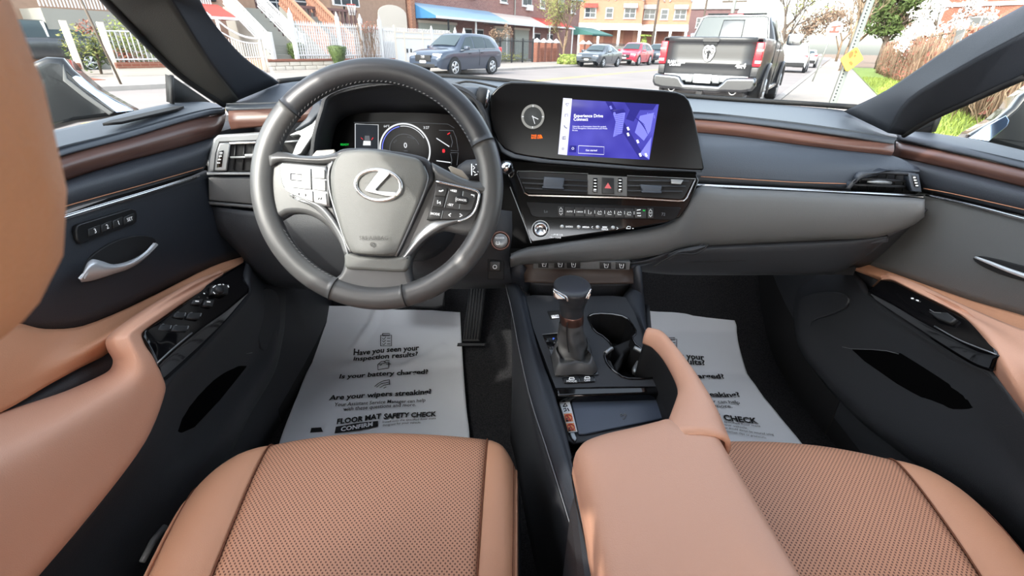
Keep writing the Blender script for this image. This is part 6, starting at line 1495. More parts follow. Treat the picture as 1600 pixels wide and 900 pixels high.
# ================================================================== the street outside
PHI = math.radians(31.6)
SU = Vector((math.sin(PHI), math.cos(PHI), 0)); SV = Vector((-math.cos(PHI), math.sin(PHI), 0))
RZ = math.pi / 2 - PHI
def ST(u, v, z=0.0): return SU * u + SV * v + Vector((0, 0, z))
def PVs(px, py, v):
	d = ray(px, py); t = (v - CAM.dot(SV)) / d.dot(SV); q = CAM + d * t; return q.dot(SU), q.z
def sth(name, label, cat, u, v, z=0.0, group=None, rz=0.0): return thing(name, label, cat, ST(u, v, z), RZ + rz, group)
LOCAL = True
def brick_mat(name, c1, c2, mortar, scale=1.0, axes='xz'):
	m = mat(name, c1, 0.85, spec=0.2); nt = m.node_tree; b = nt.nodes['Principled BSDF']
	tc = nt.nodes.new('ShaderNodeTexCoord'); sp = nt.nodes.new('ShaderNodeSeparateXYZ'); cb = nt.nodes.new('ShaderNodeCombineXYZ')
	nt.links.new(tc.outputs['Object'], sp.inputs[0])
	ad = nt.nodes.new('ShaderNodeMath'); ad.operation = 'ADD'
	nt.links.new(sp.outputs['X'], ad.inputs[0]); nt.links.new(sp.outputs['Y'], ad.inputs[1])
	nt.links.new(ad.outputs[0], cb.inputs[0]); nt.links.new(sp.outputs['Z'], cb.inputs[1])
	t = nt.nodes.new('ShaderNodeTexBrick'); t.inputs['Scale'].default_value = 1.0
	t.inputs['Brick Width'].default_value = 0.26 * scale; t.inputs['Row Height'].default_value = 0.09 * scale; t.inputs['Mortar Size'].default_value = 0.01 * scale
	t.inputs['Color1'].default_value = srgb(*c1); t.inputs['Color2'].default_value = srgb(*c2); t.inputs['Mortar'].default_value = srgb(*mortar)
	nt.links.new(cb.outputs[0], t.inputs['Vector']); nt.links.new(t.outputs['Color'], b.inputs['Base Color'])
	return m
M_['asph'] = mat('worn_pinkish_asphalt', (122, 115, 113), 0.9, vary=0.10, vscale=0.6)
M_['side'] = mat('pale_concrete_sidewalk', (134, 127, 121), 0.9, vary=0.08, vscale=1.5)
M_['curb'] = mat('grey_curb_stone', (149, 144, 140), 0.9, vary=0.15, vscale=2)
M_['yellow'] = mat('yellow_road_paint', (176, 155, 91), 0.8)
M_['grass'] = mat('spring_grass', (100, 120, 47), 0.9, vary=0.4, vscale=6)
M_['soil'] = mat('bare_soil', (114, 94, 79), 0.95, vary=0.3, vscale=3)
M_['whitep'] = mat('white_painted_metal', (198, 198, 200), 0.5)
M_['blackp'] = mat('black_painted_iron', (34, 36, 40), 0.5)
M_['brick'] = brick_mat('purple_red_brick', (138, 98, 92), (118, 80, 78), (156, 134, 126))
M_['brick_o'] = brick_mat('orange_brick', (154, 108, 86), (140, 96, 78), (168, 136, 116))
M_['brick_d'] = brick_mat('dull_purple_brick', (105, 79, 79), (93, 70, 71), (114, 96, 94))
M_['brick_r'] = brick_mat('red_brown_brick', (129, 79, 64), (114, 68, 56), (137, 106, 91))
M_['stucco'] = mat('tan_stucco', (149, 122, 105), 0.9, vary=0.08, vscale=6)
M_['cream'] = mat('cream_render', (202, 192, 180), 0.85)
M_['gar'] = mat('pale_green_garage_door', (157, 163, 157), 0.6)
M_['step'] = mat('grey_stone_step', (135, 134, 128), 0.85)
M_['terra'] = mat('terracotta_balustrade', (150, 106, 85), 0.8)
M_['mauve'] = mat('mauve_brown_balustrade', (114, 85, 81), 0.8)
M_['red_c'] = mat('red_canvas', (157, 53, 44), 0.7)
M_['blue_c'] = mat('bright_blue_canvas', (49, 106, 152), 0.7); M_['blue_p'] = mat('pale_blue_awning_sheet', (114, 140, 163), 0.55)
M_['pink_c'] = mat('white_pink_awning_sheet', (181, 169, 163), 0.6); M_['green_c'] = mat('dark_green_canvas', (53, 99, 93), 0.7)
M_['wing'] = mat('dark_window_glass', (52, 58, 64), 0.08, spec=0.6)
M_['carglass'] = mat('tinted_car_glass', (58, 68, 72), 0.10, spec=0.22)
M_['bark'] = mat('pale_brown_bark', (119, 99, 79), 0.9, vary=0.3, vscale=8)
M_['bark_d'] = mat('grey_brown_bark', (85, 74, 65), 0.9, vary=0.3, vscale=8)
M_['leaf'] = leaf_mat('olive_green_leaf', (112, 114, 62)); M_['leaf_d'] = leaf_mat('dark_green_leaf', (71, 85, 44)); M_['leaf_y'] = leaf_mat('yellow_green_leaf', (112, 126, 56))
M_['leaf_b'] = leaf_mat('brown_twig_leaf', (120, 98, 80)); M_['blossom'] = leaf_mat('white_blossom', (246, 238, 232), 0.06); M_['leaf_r'] = leaf_mat('red_brown_leaf', (128, 78, 64))
M_['conc'] = mat('galvanised_pole', (128, 131, 125), 0.5, metal=0.3)
M_['timber'] = mat('weathered_timber_pole', (134, 114, 93), 0.9, vary=0.2, vscale=5)
M_['tyre'] = mat('black_tyre_rubber', (30, 31, 33), 0.8)
M_['alloy'] = mat('bright_alloy_wheel', (206, 208, 212), 0.3, metal=0.6)
M_['lamp'] = mat('clear_headlamp', (232, 236, 238), 0.12, coat=0.6)
M_['tail'] = mat('red_tail_lamp', (206, 30, 44), 0.25, coat=0.6)
M_['tail_l'] = mat('pink_tail_lamp_band', (236, 150, 150), 0.25, coat=0.6)
M_['platew'] = mat('white_licence_plate', (236, 236, 232), 0.5)
# ---- ground
struct(mk('ground', [ST(-300, -900, -.03), ST(1800, -900, -.03), ST(1800, 900, -.03), ST(-300, 900, -.03)], [(0, 1, 2, 3)], M_['soil'], None, False))
bpy.data.objects['ground'].name = 'terrain'
struct(mk('road', [ST(-40, 1.25, 0), ST(200, 1.25, 0), ST(200, 15.2, 0), ST(-40, 15.2, 0)], [(0, 1, 2, 3)], M_['asph'], None, False))
J = Join()
for dv in (9.75, 10.05):
	J.quad(ST(-20, dv - .06, .004), ST(160, dv - .06, .004), ST(160, dv + .06, .004), ST(-20, dv + .06, .004))
yl = [mk('road_marking', [ST(-20, dv - .06, .004), ST(160, dv - .06, .004), ST(160, dv + .06, .004), ST(-20, dv + .06, .004)], [(0, 1, 2, 3)], M_['yellow'], bpy.data.objects['road'], False) for dv in (9.75, 10.05)]
swr = struct(mk('sidewalk', [ST(-6, -1.35, -.01), ST(150, -1.35, -.01), ST(150, 1.1, -.01), ST(-6, 1.1, -.01)], [(0, 1, 2, 3)], M_['soil'], None, False))
vq, fq = box_geo(0.012, 1.488, -1.33, 1.08, -0.01, 0.03, 0.008)
proto = None
for k in range(44):
	u0 = -4 + k * 1.5
	if proto is None:
		proto = mk('paving_slab', vq, fq, M_['side'], swr, False); o = proto
	else:
		o = proto.copy(); COL.objects.link(o)
	o.location = ST(u0, 0, 0); o.rotation_euler = (0, 0, RZ)
mk('paving_far', [ST(62, -1.33, .03), ST(150, -1.33, .03), ST(150, 1.08, .03), ST(62, 1.08, .03)], [(0, 1, 2, 3)], M_['side'], swr, False)
proto = None
vq, fq = box_geo(0.01, 2.49, 1.10, 1.27, -0.05, 0.05, 0.012)
for k in range(26):
	if proto is None: proto = mk('curb_stone', vq, fq, M_['curb'], swr, False); o = proto
	else: o = proto.copy(); COL.objects.link(o)
	o.location = ST(-4 + k * 2.5, 0, 0); o.rotation_euler = (0, 0, RZ)
swl = struct(mk('sidewalk', [ST(-30, 15.35, .05), ST(150, 15.35, .05), ST(150, 20.3, .05), ST(-30, 20.3, .05)], [(0, 1, 2, 3)], M_['soil'], None, False))
vq, fq = box_geo(0.012, 1.988, 15.37, 18.6, 0.04, 0.10, 0.008); proto = None
for k in range(40):
	if proto is None: proto = mk('paving_slab', vq, fq, M_['side'], swl, False); o = proto
	else: o = proto.copy(); COL.objects.link(o)
	o.location = ST(-6 + k * 2.0, 0, 0); o.rotation_euler = (0, 0, RZ)
mk('front_yard_paving', [ST(-30, 18.62, .09), ST(150, 18.62, .09), ST(150, 27, .09), ST(-30, 27, .09)], [(0, 1, 2, 3)], M_['side'], swl, False)
vq, fq = box_geo(0.01, 2.49, 15.18, 15.36, -0.05, 0.12, 0.012); proto = None
for k in range(32):
	if proto is None: proto = mk('curb_stone', vq, fq, M_['curb'], swl, False); o = proto
	else: o = proto.copy(); COL.objects.link(o)
	o.location = ST(-6 + k * 2.5, 0, 0); o.rotation_euler = (0, 0, RZ)
# ---- plants
def cards(J, c, r, n, size, rnd, sq=(1, 1, 1), flatten=0.0):
	for _ in range(n):
		while True:
			q = Vector((rnd.uniform(-1, 1), rnd.uniform(-1, 1), rnd.uniform(-1, 1)))
			if q.length <= 1 and q.length > .25: break
		p = Vector(c) + Vector((q.x * r[0], q.y * r[1], q.z * r[2]))
		a = Vector((rnd.gauss(0, 1), rnd.gauss(0, 1), rnd.gauss(0, 1))).normalized(); b = a.orthogonal().normalized()
		s = size * rnd.uniform(.6, 1.4)
		J.quad(p - a * s, p + b * s * .5, p + a * s, p - b * s * .5)
def branches(J, tips, p, d, L, r, depth, rnd, spread=.55, up=.12, kids=3):
	q = p + d * L
	mid = p + d * L * .5 + Vector((rnd.gauss(0, .04), rnd.gauss(0, .04), 0)) * L
	J.tube([p, mid, q], [r, r * .85, r * .68], 5 if depth > 2 else 4)
	if depth == 0: tips.append(q); return
	for _ in range(kids if depth > 1 else 2 + (kids > 2)):
		nd = (d + Vector((rnd.gauss(0, spread), rnd.gauss(0, spread), rnd.gauss(0, spread * .6) + up))).normalized()
		branches(J, tips, q if rnd.random() < .6 else mid, nd, L * rnd.uniform(.6, .85), r * .6, depth - 1, rnd, spread, up, kids)
def tree(name, label, u, v, H, r, mb, ml=None, leafn=0, leafsize=.12, depth=4, seed=1, group=None, lean=(0, 0), spread=.55, kids=3, cat='tree', trunk_frac=.3):
	rnd = random.Random(seed)
	t = sth(name, label, cat, u, v, 0, group)
	J = Join(); tips = []
	branches(J, tips, Vector((0, 0, -.05)), Vector((lean[0], lean[1], 1)).normalized(), H * trunk_frac, r, depth, rnd, spread, .15, kids)
	J.build('trunk_and_branches', mb, t, True)
	if ml is not None:
		J = Join()
		for q in tips: cards(J, q, (H * .06,) * 3, max(1, leafn // max(1, len(tips))), leafsize, rnd)
		tag(J.build('foliage', ml, t), kind='stuff')
	return t
def shrub(name, label, u, v, prof, ml, n, size, seed, group=None, cat='shrub', z=0.1):
	"""clipped bush: prof = (z, half width) pairs"""
	rnd = random.Random(seed); t = sth(name, label, cat, u, v, z, group)
	J = Join()
	rows = [[Vector((w * math.cos(a) * .92, w * math.sin(a) * .92, zz)) for a in [k * math.pi / 6 for k in range(12)]] for zz, w in prof]
	core = gridsurf('bush_core', rows, M_['leaf_d'] if ml is not M_['leaf_y'] else M_['leaf'], t, nu=1, nv=1, closed=True, local=True)
	zs = [p[0] for p in prof]
	for _ in range(n):
		zz = rnd.uniform(zs[0], zs[-1]); w = 0
		for (a, b), (c, d) in zip(prof, prof[1:]):
			if a <= zz <= c: w = b + (d - b) * (zz - a) / max(1e-6, c - a)
		an = rnd.uniform(0, 2 * math.pi); rr = w * (rnd.uniform(.92, 1.04) if rnd.random() < .75 else rnd.uniform(0, 1))
		if rr < w * .9: zz = zs[-1] + rnd.uniform(-.02, .03)
		p = Vector((rr * math.cos(an), rr * math.sin(an), zz))
		a = Vector((rnd.gauss(0, 1), rnd.gauss(0, 1), rnd.gauss(0, 1))).normalized(); b = a.orthogonal().normalized(); s = size * rnd.uniform(.6, 1.3)
		J.quad(p - a * s, p + b * s * .6, p + a * s, p - b * s * .6)
	tag(J.build('foliage', ml, t), kind='stuff')
	return t
# ---- cars
def wheel(t, x, y, r, w, side, rimm=None):
	fr = Frame((x, y, r), (1, 0, 0) if side < 0 else (-1, 0, 0), (0, 0, 1))
	lathe('tyre', [(r * .62, -w), (r * .93, -w), (r, -w * .8), (r, -w * .15), (r * .95, 0), (r * .68, 0.0), (r * .66, -.02)], fr, (0, 0), M_['tyre'], t, 28, True)
	J = Join()
	for k in range(5):
		a = 2 * math.pi * k / 5
		for da in (-.13, .13):
			J.tube([fr.p(0, 0, -.01), fr.p(r * .62 * math.cos(a + da), r * .62 * math.sin(a + da), -.012)], r * .075, 4)
	n = 24
	rim_pts = [fr.p(r * .64 * math.cos(2 * math.pi * k / n), r * .64 * math.sin(2 * math.pi * k / n), -.012) for k in range(n)]
	J.tube(rim_pts, r * .05, 5, True)
	J.build('rim', rimm or M_['alloy'], t, True, True)
def make_car(name, label, u, v, heading, paint, stations, W, wheels, wr, side_glass, screen, rear, lights, group=None, extra=None):
	"""stations: x, z low, z belt, z top, half width at top, half width; all from rear to front"""
	t = sth(name, label, 'car', u, v, 0, group, heading)
	rows = []
	for x, zl, zb, zt, wt, wb in stations:
		zsh = zt - min(.05, (zt - zb) * .4)
		half = [(wb * .93, zl), (wb * .99, zl + (zb - zl) * .35), (wb, zl + (zb - zl) * .7), (wb * .965, zb), (wt + (wb * .965 - wt) * .08, zsh), (wt * .8, zt - .008), (wt * .4, zt)]
		rows.append([Vector((x, -a, z)) for a, z in half] + [Vector((x, 0, zt + .008))] + [Vector((x, a, z)) for a, z in reversed(half)])
	body = gridsurf('car_body', rows, paint, t, nu=2, nv=4, local=True)
	ends = Join()
	for r_ in (rows[0], rows[-1]): ends.quad(*r_)
	for s_, nm in ((rows[0], 'rear_bumper'), (rows[-1], 'front_bumper')):
		mk(nm, s_, [tuple(range(len(s_)))], paint, t, False, True)
	def sect(x):
		for a, b in zip(stations, stations[1:]):
			if a[0] <= x <= b[0]:
				k = (x - a[0]) / (b[0] - a[0]); return [p + (q - p) * k for p, q in zip(a, b)]
		return list(stations[0] if x < stations[0][0] else stations[-1])
	def onside(x, f, s, off=.02):
		x_, zl, zb, zt, wt, wb = sect(x); zsh = zt - min(.05, (zt - zb) * .4)
		y = wb * .965 + (wt + (wb * .965 - wt) * .08 - wb * .965) * f
		return Vector((x, s * (y + off), zb + (zsh - zb) * f))
	for s in (-1, 1):
		for pane in side_glass:
			mk('side_window', [onside(x, f, s) for x, f in pane], [tuple(range(len(pane)))], M_['carglass'], t, False, True)
		P = [onside(x, f, s, .022) for x, f in side_glass[-1][:0]]
		x0 = min(p[0] for q in side_glass for p in q); x1 = max(p[0] for q in side_glass for p in q)
		tube('window_line', [onside(x0 + (x1 - x0) * k / 6, .06, s, .022) for k in range(7)], .014, M_['chrome'], t, seg=4, local=True)
		tube('door_gap', [onside((x0 + x1) / 2, .0, s, .012), Vector(((x0 + x1) / 2, s * (sect((x0 + x1) / 2)[5] + .006), .7)), Vector(((x0 + x1) / 2 + .03, s * (sect((x0 + x1) / 2)[5] * .985 + .006), .4))], .008, M_['dark'], t, seg=4, local=True)
		for xh in ((x0 + x1) / 2 - .18, (x0 + x1) / 2 + .72):
			box('door_handle', xh - .09, xh + .09, s * sect(xh)[5] * .99 - .02, s * sect(xh)[5] * .99 + .02, sect(xh)[2] - .14, sect(xh)[2] - .11, M_['dark'], t, local=True)
		xm = x1 - .28; b_ = onside(xm, .05, s)
		v_, f_ = box_geo(xm - .06, xm + .10, min(b_.y, b_.y + s * .24), max(b_.y, b_.y + s * .24), b_.z, b_.z + .15, .04)
		mk('door_mirror', v_, f_, paint, t, True, True)
		for xw in wheels:
			wb_ = sect(xw)[5]
			fr = Frame((xw, s * (wb_ * .985), wr), (1, 0, 0) if s < 0 else (-1, 0, 0), (0, 0, 1))
			v_ = [fr.p(wr * 1.18 * math.cos(a), max(-wr * .75, wr * 1.18 * math.sin(a)), .018) for a in [k * math.pi / 14 for k in range(28)]]
			mk('wheel_arch', v_, [tuple(range(28))], M_['dark'], t, False, True)
			wheel(t, xw, s * (wb_ * .985 + .028), wr, .2, s)
	def glassrow(nm, spec):
		rows_ = []
		for x, wfrac, dz in spec:
			st_ = sect(x); w = st_[4] * wfrac
			rows_.append([Vector((x, -w, st_[3] + dz - .02)), Vector((x, -w * .5, st_[3] + dz)), Vector((x, 0, st_[3] + dz + .008)), Vector((x, w * .5, st_[3] + dz)), Vector((x, w, st_[3] + dz - .02))])
		gridsurf(nm, rows_, M_['carglass'], t, nu=2, nv=2, local=True)
	glassrow('windshield', screen); glassrow('rear_window', rear)
	for nm, (x0, x1, y0, y1, z0, z1), m in lights:
		for s in ((-1, 1) if nm not in ('grille', 'number_plate', 'lower_grille', 'rear_bar', 'badge') else (1,)):
			ya, yb = (s * y0, s * y1) if nm not in ('grille', 'number_plate', 'lower_grille', 'rear_bar', 'badge') else (y0, y1)
			v_, f_ = box_geo(x0, x1, min(ya, yb), max(ya, yb), z0, z1, .025)
			mk(nm, v_, f_, m, t, True, True)
	return t
SUVS = [(-2.30, .50, .92, .95, .66, .84), (-2.22, .34, 1.02, 1.16, .66, .90), (-2.02, .27, 1.06, 1.50, .60, .925), (-1.4, .25, 1.05, 1.63, .62, .93), (-.3, .25, 1.02, 1.66, .64, .93), (.35, .25, 1.0, 1.59, .62, .93),
		(1.12, .25, .98, 1.10, .74, .92), (1.8, .27, .92, 1.0, .74, .91), (2.16, .30, .80, .88, .70, .87), (2.32, .40, .64, .68, .60, .76)]
SEDS = [(-2.30, .46, .84, .88, .66, .80), (-2.2, .32, .95, 1.02, .68, .87), (-1.65, .25, .98, 1.06, .68, .89), (-1.0, .23, .95, 1.35, .56, .90), (-.2, .23, .93, 1.45, .60, .90), (.42, .23, .92, 1.36, .58, .90),
		(1.2, .24, .90, .99, .70, .89), (1.8, .26, .84, .90, .70, .88), (2.12, .30, .74, .79, .68, .83), (2.28, .40, .58, .62, .56, .74)]
def paintm(n, c): return mat(n, c, 0.28, metal=0.25, coat=0.8)
SUVG = [[(-1.75, .12), (-1.0, .10), (-1.0, .88), (-1.45, .80)], [(-.95, .10), (-.12, .10), (-.12, .92), (-.95, .90)], [(-.05, .10), (.92, .12), (.30, .90), (-.05, .92)]]
SEDG = [[(-1.2, .12), (-.42, .10), (-.42, .90), (-.85, .80)], [(-.36, .10), (.95, .12), (.36, .86), (-.36, .92)]]
def suvlights(lampm=None):
	return [('headlight', (2.0, 2.24, .46, .84, .70, .86), M_['lamp']), ('grille', (2.2, 2.34, -.42, .42, .56, .80), M_['dark']), ('lower_grille', (2.2, 2.33, -.62, .62, .34, .48), M_['dark']), ('number_plate', (2.3, 2.36, -.16, .16, .50, .60), M_['platew']),
			('fog_lamp', (2.12, 2.27, .58, .74, .40, .48), M_['silver']), ('tail_light', (-2.26, -2.08, .62, .90, .92, 1.14), M_['tail']), ('badge', (2.32, 2.36, -.10, .10, .68, .78), M_['chrome'])]
SUVSC = [(1.04, .93, .035), (.42, .90, .03)]; SUVR = [(-2.2, .9, .03), (-2.04, .85, .02)]
make_car('parked_suv', 'dark blue suv parked at the far curb by the solid white gate', 18.3, 14.55, math.pi, paintm('dark_blue_paint', (52, 62, 78)), SUVS, 1.87, (-1.42, 1.36), .35, SUVG, SUVSC, SUVR, suvlights())
make_car('parked_sedan', 'dark grey sedan parked at the far curb, just right of the leafy tree', 34.4, 14.4, math.pi, paintm('dark_grey_paint', (62, 68, 76)), SEDS, 1.8, (-1.38, 1.34), .32, SEDG, [(1.12, .93, .035), (.48, .90, .03)], [(-1.6, .92, .03), (-1.06, .88, .03)],
		 [('headlight', (1.92, 2.2, .42, .78, .62, .76), M_['lamp']), ('grille', (2.16, 2.3, -.36, .36, .52, .64), M_['dark']), ('lower_grille', (2.16, 2.3, -.5, .5, .32, .44), M_['dark']), ('number_plate', (2.26, 2.32, -.16, .16, .44, .54), M_['platew']), ('tail_light', (-2.26, -2.1, .5, .82, .82, .96), M_['tail'])])
make_car('parked_suv', 'red suv parked between the grey sedan and a black suv', 41.2, 14.2, math.pi, paintm('red_paint', (196, 44, 66)), SUVS, 1.85, (-1.42, 1.36), .37, SUVG, SUVSC, SUVR, suvlights())
make_car('parked_suv', 'black suv parked behind the red suv, next to the pickup truck', 47.6, 14.1, math.pi, paintm('black_paint', (52, 58, 68)), SUVS, 1.87, (-1.42, 1.36), .36, SUVG, SUVSC, SUVR, suvlights())
rearl = [('tail_light', (-2.28, -2.1, .50, .88, .92, 1.06), M_['tail']), ('number_plate', (-2.33, -2.27, -.16, .16, .80, .92), M_['platew']), ('rear_bar', (-2.33, -2.2, -.8, .8, .36, .62), M_['dark'])]
make_car('parked_suv', 'tall white suv parked ahead of the pickup truck, seen from behind', 40.5, 2.55, 0, paintm('white_paint', (205, 206, 210)), [(x, a, b, c + (.12 if c > 1.3 else 0), d, e) for x, a, b, c, d, e in SUVS], 1.87, (-1.42, 1.36), .36, SUVG, SUVSC, [(-2.19, .92, .06), (-2.05, .9, .05)], rearl)
make_car('parked_sedan', 'small white car parked ahead of the white suv', 55.0, 2.4, 0, paintm('white_paint_far', (205, 207, 210)), SEDS, 1.8, (-1.38, 1.34), .32, SEDG, [(1.12, .93, .035), (.48, .90, .03)], [(-1.6, .92, .03), (-1.06, .88, .03)], rearl)
# ---- pickup truck
tk = sth('pickup_truck', 'grey crew cab pickup truck with chrome bumper parked ahead, seen from behind', 'pickup truck', 11.1, 2.34, 0)
pm_ = mat('granite_grey_paint', (44, 44, 46), .4, metal=.1, coat=.3)
# bed box
for s in (-1, 1):
	rows = []
	for x, w in ((0.04, .99), (.35, 1.0), (.75, 1.035), (1.25, 1.05), (1.75, 1.035), (2.02, 1.0)):
		rows.append([Vector((x, s * (w - .16), 1.36)), Vector((x, s * (w - .15), 1.43)), Vector((x, s * (w - .05), 1.44)), Vector((x, s * (w - .01), 1.40)), Vector((x, s * w, 1.15)), Vector((x, s * (w - .015), .92)), Vector((x, s * (w - .03), .62))])
	gridsurf('bed_side', rows, pm_, tk, nu=3, nv=3, thick=.03, local=True, face_to=(1, s * 5, 1))
	fr = Frame((1.22, s * 1.035, .42), (1, 0, 0) if s < 0 else (-1, 0, 0), (0, 0, 1))
	mk('wheel_arch', [fr.p(.52 * math.cos(a), max(-.1, .52 * math.sin(a)), .02) for a in [k * math.pi / 14 for k in range(28)]], [tuple(range(28))], M_['dark'], tk, False, True)
	tube('fender_flare', [fr.p(.53 * math.cos(a), .53 * math.sin(a), .03) for a in [-.15 + k * (math.pi + .3) / 16 for k in range(17)]], .045, pm_, tk, seg=6, local=True)
	wheel(tk, 1.22, s * 1.06, .41, .27, s)
	fr = Frame((4.85, s * 1.02, .42), (1, 0, 0) if s < 0 else (-1, 0, 0), (0, 0, 1))
	mk('wheel_arch', [fr.p(.52 * math.cos(a), max(-.1, .52 * math.sin(a)), .02) for a in [k * math.pi / 14 for k in range(28)]], [tuple(range(28))], M_['dark'], tk, False, True)
	tube('fender_flare', [fr.p(.53 * math.cos(a), .53 * math.sin(a), .03) for a in [-.15 + k * (math.pi + .3) / 16 for k in range(17)]], .045, pm_, tk, seg=6, local=True)
	wheel(tk, 4.85, s * 1.05, .41, .27, s)
	tube('running_board', [Vector((1.9, s * 1.0, .42)), Vector((4.2, s * 1.0, .42))], .055, M_['chrome'], tk, seg=8, local=True)
	v_, f_ = box_geo(3.95, 4.12, s * 1.05 if s > 0 else -1.40, 1.40 if s > 0 else s * 1.05, 1.36, 1.62, .05)
	mk('door_mirror', v_, f_, M_['chrome'], tk, True, True)
	# lamps at the bed corners
	frl = Frame((-.005, s * .93, 1.13), (0, -1, 0), (0, 0, 1))
	tl = mk('tail_light', *box_geo(-.02, .22, min(s * .86, s * 1.005), max(s * .86, s * 1.005), .93, 1.36, .02), M_['tail'], tk, True, True)
	mk('lamp_band', *box_geo(-.026, .10, min(s * .885, s * 1.008), max(s * .885, s * 1.008), 1.20, 1.24, .005), M_['tail_l'], tl, True, True)
	mk('lamp_band', *box_geo(-.026, .10, min(s * .895, s * 1.008), max(s * .895, s * 1.008), .985, 1.04, .005), M_['tail_l'], tl, True, True)
	mk('corner_panel', *box_geo(-.01, .10, min(s * .86, s * .995), max(s * .86, s * .995), .74, .92, .015), pm_, tk, True, True)
	fx = Frame((-.055, s * .62, .47), (0, -1, 0), (0, 0, 1))
	lathe('exhaust_tip', [(.075, -.2), (.08, .03), (.075, .04), (.058, .04), (.055, -.02), (0, -.03)], fx, (0, 0), M_['chrome'], tk, 20, True)
mk('bed_floor', *box_geo(.05, 2.0, -.9, .9, .72, .78), M_['dark'], tk, False, True)
# tailgate
rows = []
for z, xo in ((.70, .05), (.74, .0), (.88, -.005), (.96, -.035), (1.02, -.015), (1.2, -.008), (1.33, -.004), (1.37, -.03), (1.43, -.03), (1.45, .02), (1.44, .08)):
	rows.append([Vector((xo, y, z)) for y in (-.85, -.6, -.3, 0, .3, .6, .85)])
tg = gridsurf('tailgate', rows, pm_, tk, nu=1, nv=3, thick=.05, local=True, face_to=(-9, 0, 1))
ft = Frame((-.02, 0, 1.1), (0, -1, 0), (0, 0, 1))
slab('tailgate_handle', ft, [(-.16, .25), (.16, .25), (.17, .31), (.12, .335), (-.12, .335), (-.17, .31)], pm_, tg, w=.035, thick=.03, bevel=.012)
slab('handle_recess', ft, [(-.13, .19), (.13, .19), (.13, .255), (-.13, .255)], M_['dark'], tg, w=.016, thick=.02, bevel=.004)
# plain shield-shaped chrome badge with two curled sides
bd = slab('tailgate_badge', ft, [(-.10, .17), (-.05, .20), (0, .185), (.05, .20), (.10, .17), (.125, .09), (.11, 0.0), (.06, -.09), (0, -.115), (-.06, -.09), (-.11, 0), (-.125, .09)], M_['chrome'], tg, w=.028, thick=.02, bevel=.008)
for s in (-1, 1):
	tube('badge_curl', [ft.p(s * q[0], q[1], .030) for q in ((.02, .13), (.07, .14), (.09, .08), (.06, .03), (.035, .06), (.05, .09))], .009, M_['dark'], bd, seg=6, sub=3, local=True)
slab('badge_snout', ft, [(-.03, .10), (.03, .10), (.022, -.04), (0, -.07), (-.022, -.04)], M_['dark'], bd, w=.032, thick=.006, bevel=.002)
M_['chromew'] = mat('bright_chrome_letter', (190, 192, 194), .3, metal=.3)
for tx, u_, v_, sz in (('4x4', .66, -.165, .13), ('RAM 1500', -.62, -.13, .085), ('LARAMIE', -.64, -.185, .06)):
	vs, fs_ = text_geo(tx, sz, bold=.025)
	mk('lettering', [ft.p(u_ + q.x, v_ + q.y, .022) for q in vs], fs_, M_['chromew'], tg, False, True)
mk('tailgate_lower_strip', *box_geo(-.03, .0, -.84, .84, .715, .745, .006), M_['chromew'], tg, True, True)
# bumper with plate notch
bumper = [(-1.02, .70), (-.98, .74), (-.55, .72), (-.46, .70), (-.40, .62), (-.34, .56), (.34, .56), (.40, .62), (.46, .70), (.55, .72), (.98, .74), (1.02, .70), (1.03, .58), (.98, .50), (.80, .46), (.42, .45), (.32, .42), (-.32, .42), (-.42, .45), (-.80, .46), (-.98, .50), (-1.03, .58)]
fb_ = Frame((-.12, 0, 0), (0, -1, 0), (0, 0, 1))
M_['bump'] = mat('grey_chrome_bumper', (104, 106, 109), .2, metal=1.0)
bp2 = slab('rear_bumper', fb_, bumper, M_['bump'], tk, w=.10, thick=.22, bevel=.05)
slab('bumper_step', fb_, [(-.86, .63), (.86, .63), (.86, .72), (-.86, .72)], M_['silver'], tk, w=.03, thick=.12, bevel=.01)
mk('number_plate', *box_geo(-.20, -.18, -.17, .17, .60, .76, .004), M_['platew'], tk, False, True)
for s in (-1, 1): mk('plate_lamp_box', *box_geo(-.18, -.05, min(s * .2, s * .34), max(s * .2, s * .34), .60, .73, .02), M_['silver'], tk, True, True)
mk('tow_hitch', *box_geo(-.25, .1, -.06, .06, .34, .44, .01), M_['dark'], tk, False, True)
mk('underbody', *box_geo(.1, 5.4, -.8, .8, .35, .6), M_['dark'], tk, False, True)
# cab
cab = [(2.02, .45, 1.40, 1.42, .80, 1.0), (2.06, .45, 1.40, 1.45, .78, 1.0), (2.22, .45, 1.38, 1.90, .70, 1.005), (2.5, .45, 1.37, 1.97, .70, 1.01), (3.3, .45, 1.35, 1.98, .70, 1.01), (3.75, .45, 1.34, 1.92, .68, 1.01), (4.3, .5, 1.30, 1.45, .80, 1.0), (5.3, .6, 1.18, 1.32, .80, 1.0), (5.75, .6, 1.05, 1.15, .78, .95)]
rows = []
for x, zl, zb, zt, wt, wb in cab:
	zsh = zt - min(.06, (zt - zb) * .4)
	half = [(wb * .96, zl), (wb, zl + (zb - zl) * .4), (wb, zb - .12), (wb * .97, zb), (wt + (wb - wt) * .12, zsh), (wt * .8, zt - .01), (wt * .4, zt)]
	rows.append([Vector((x, -a, z)) for a, z in half] + [Vector((x, 0, zt + .01))] + [Vector((x, a, z)) for a, z in reversed(half)])
gridsurf('cab', rows, pm_, tk, nu=2, nv=4, local=True)
mk('cab_rear_wall', rows[0], [tuple(range(len(rows[0])))], pm_, tk, False, True)
fw_ = Frame((2.085, 0, 1.67), (0, -1, 0), (.17, 0, .50))
rwn = slab('rear_window', fw_, [(-.80, -.22), (.80, -.22), (.70, .21), (.62, .235), (-.62, .235), (-.70, .21)], M_['carglass'], tk, w=.045, thick=.05, bevel=.006)
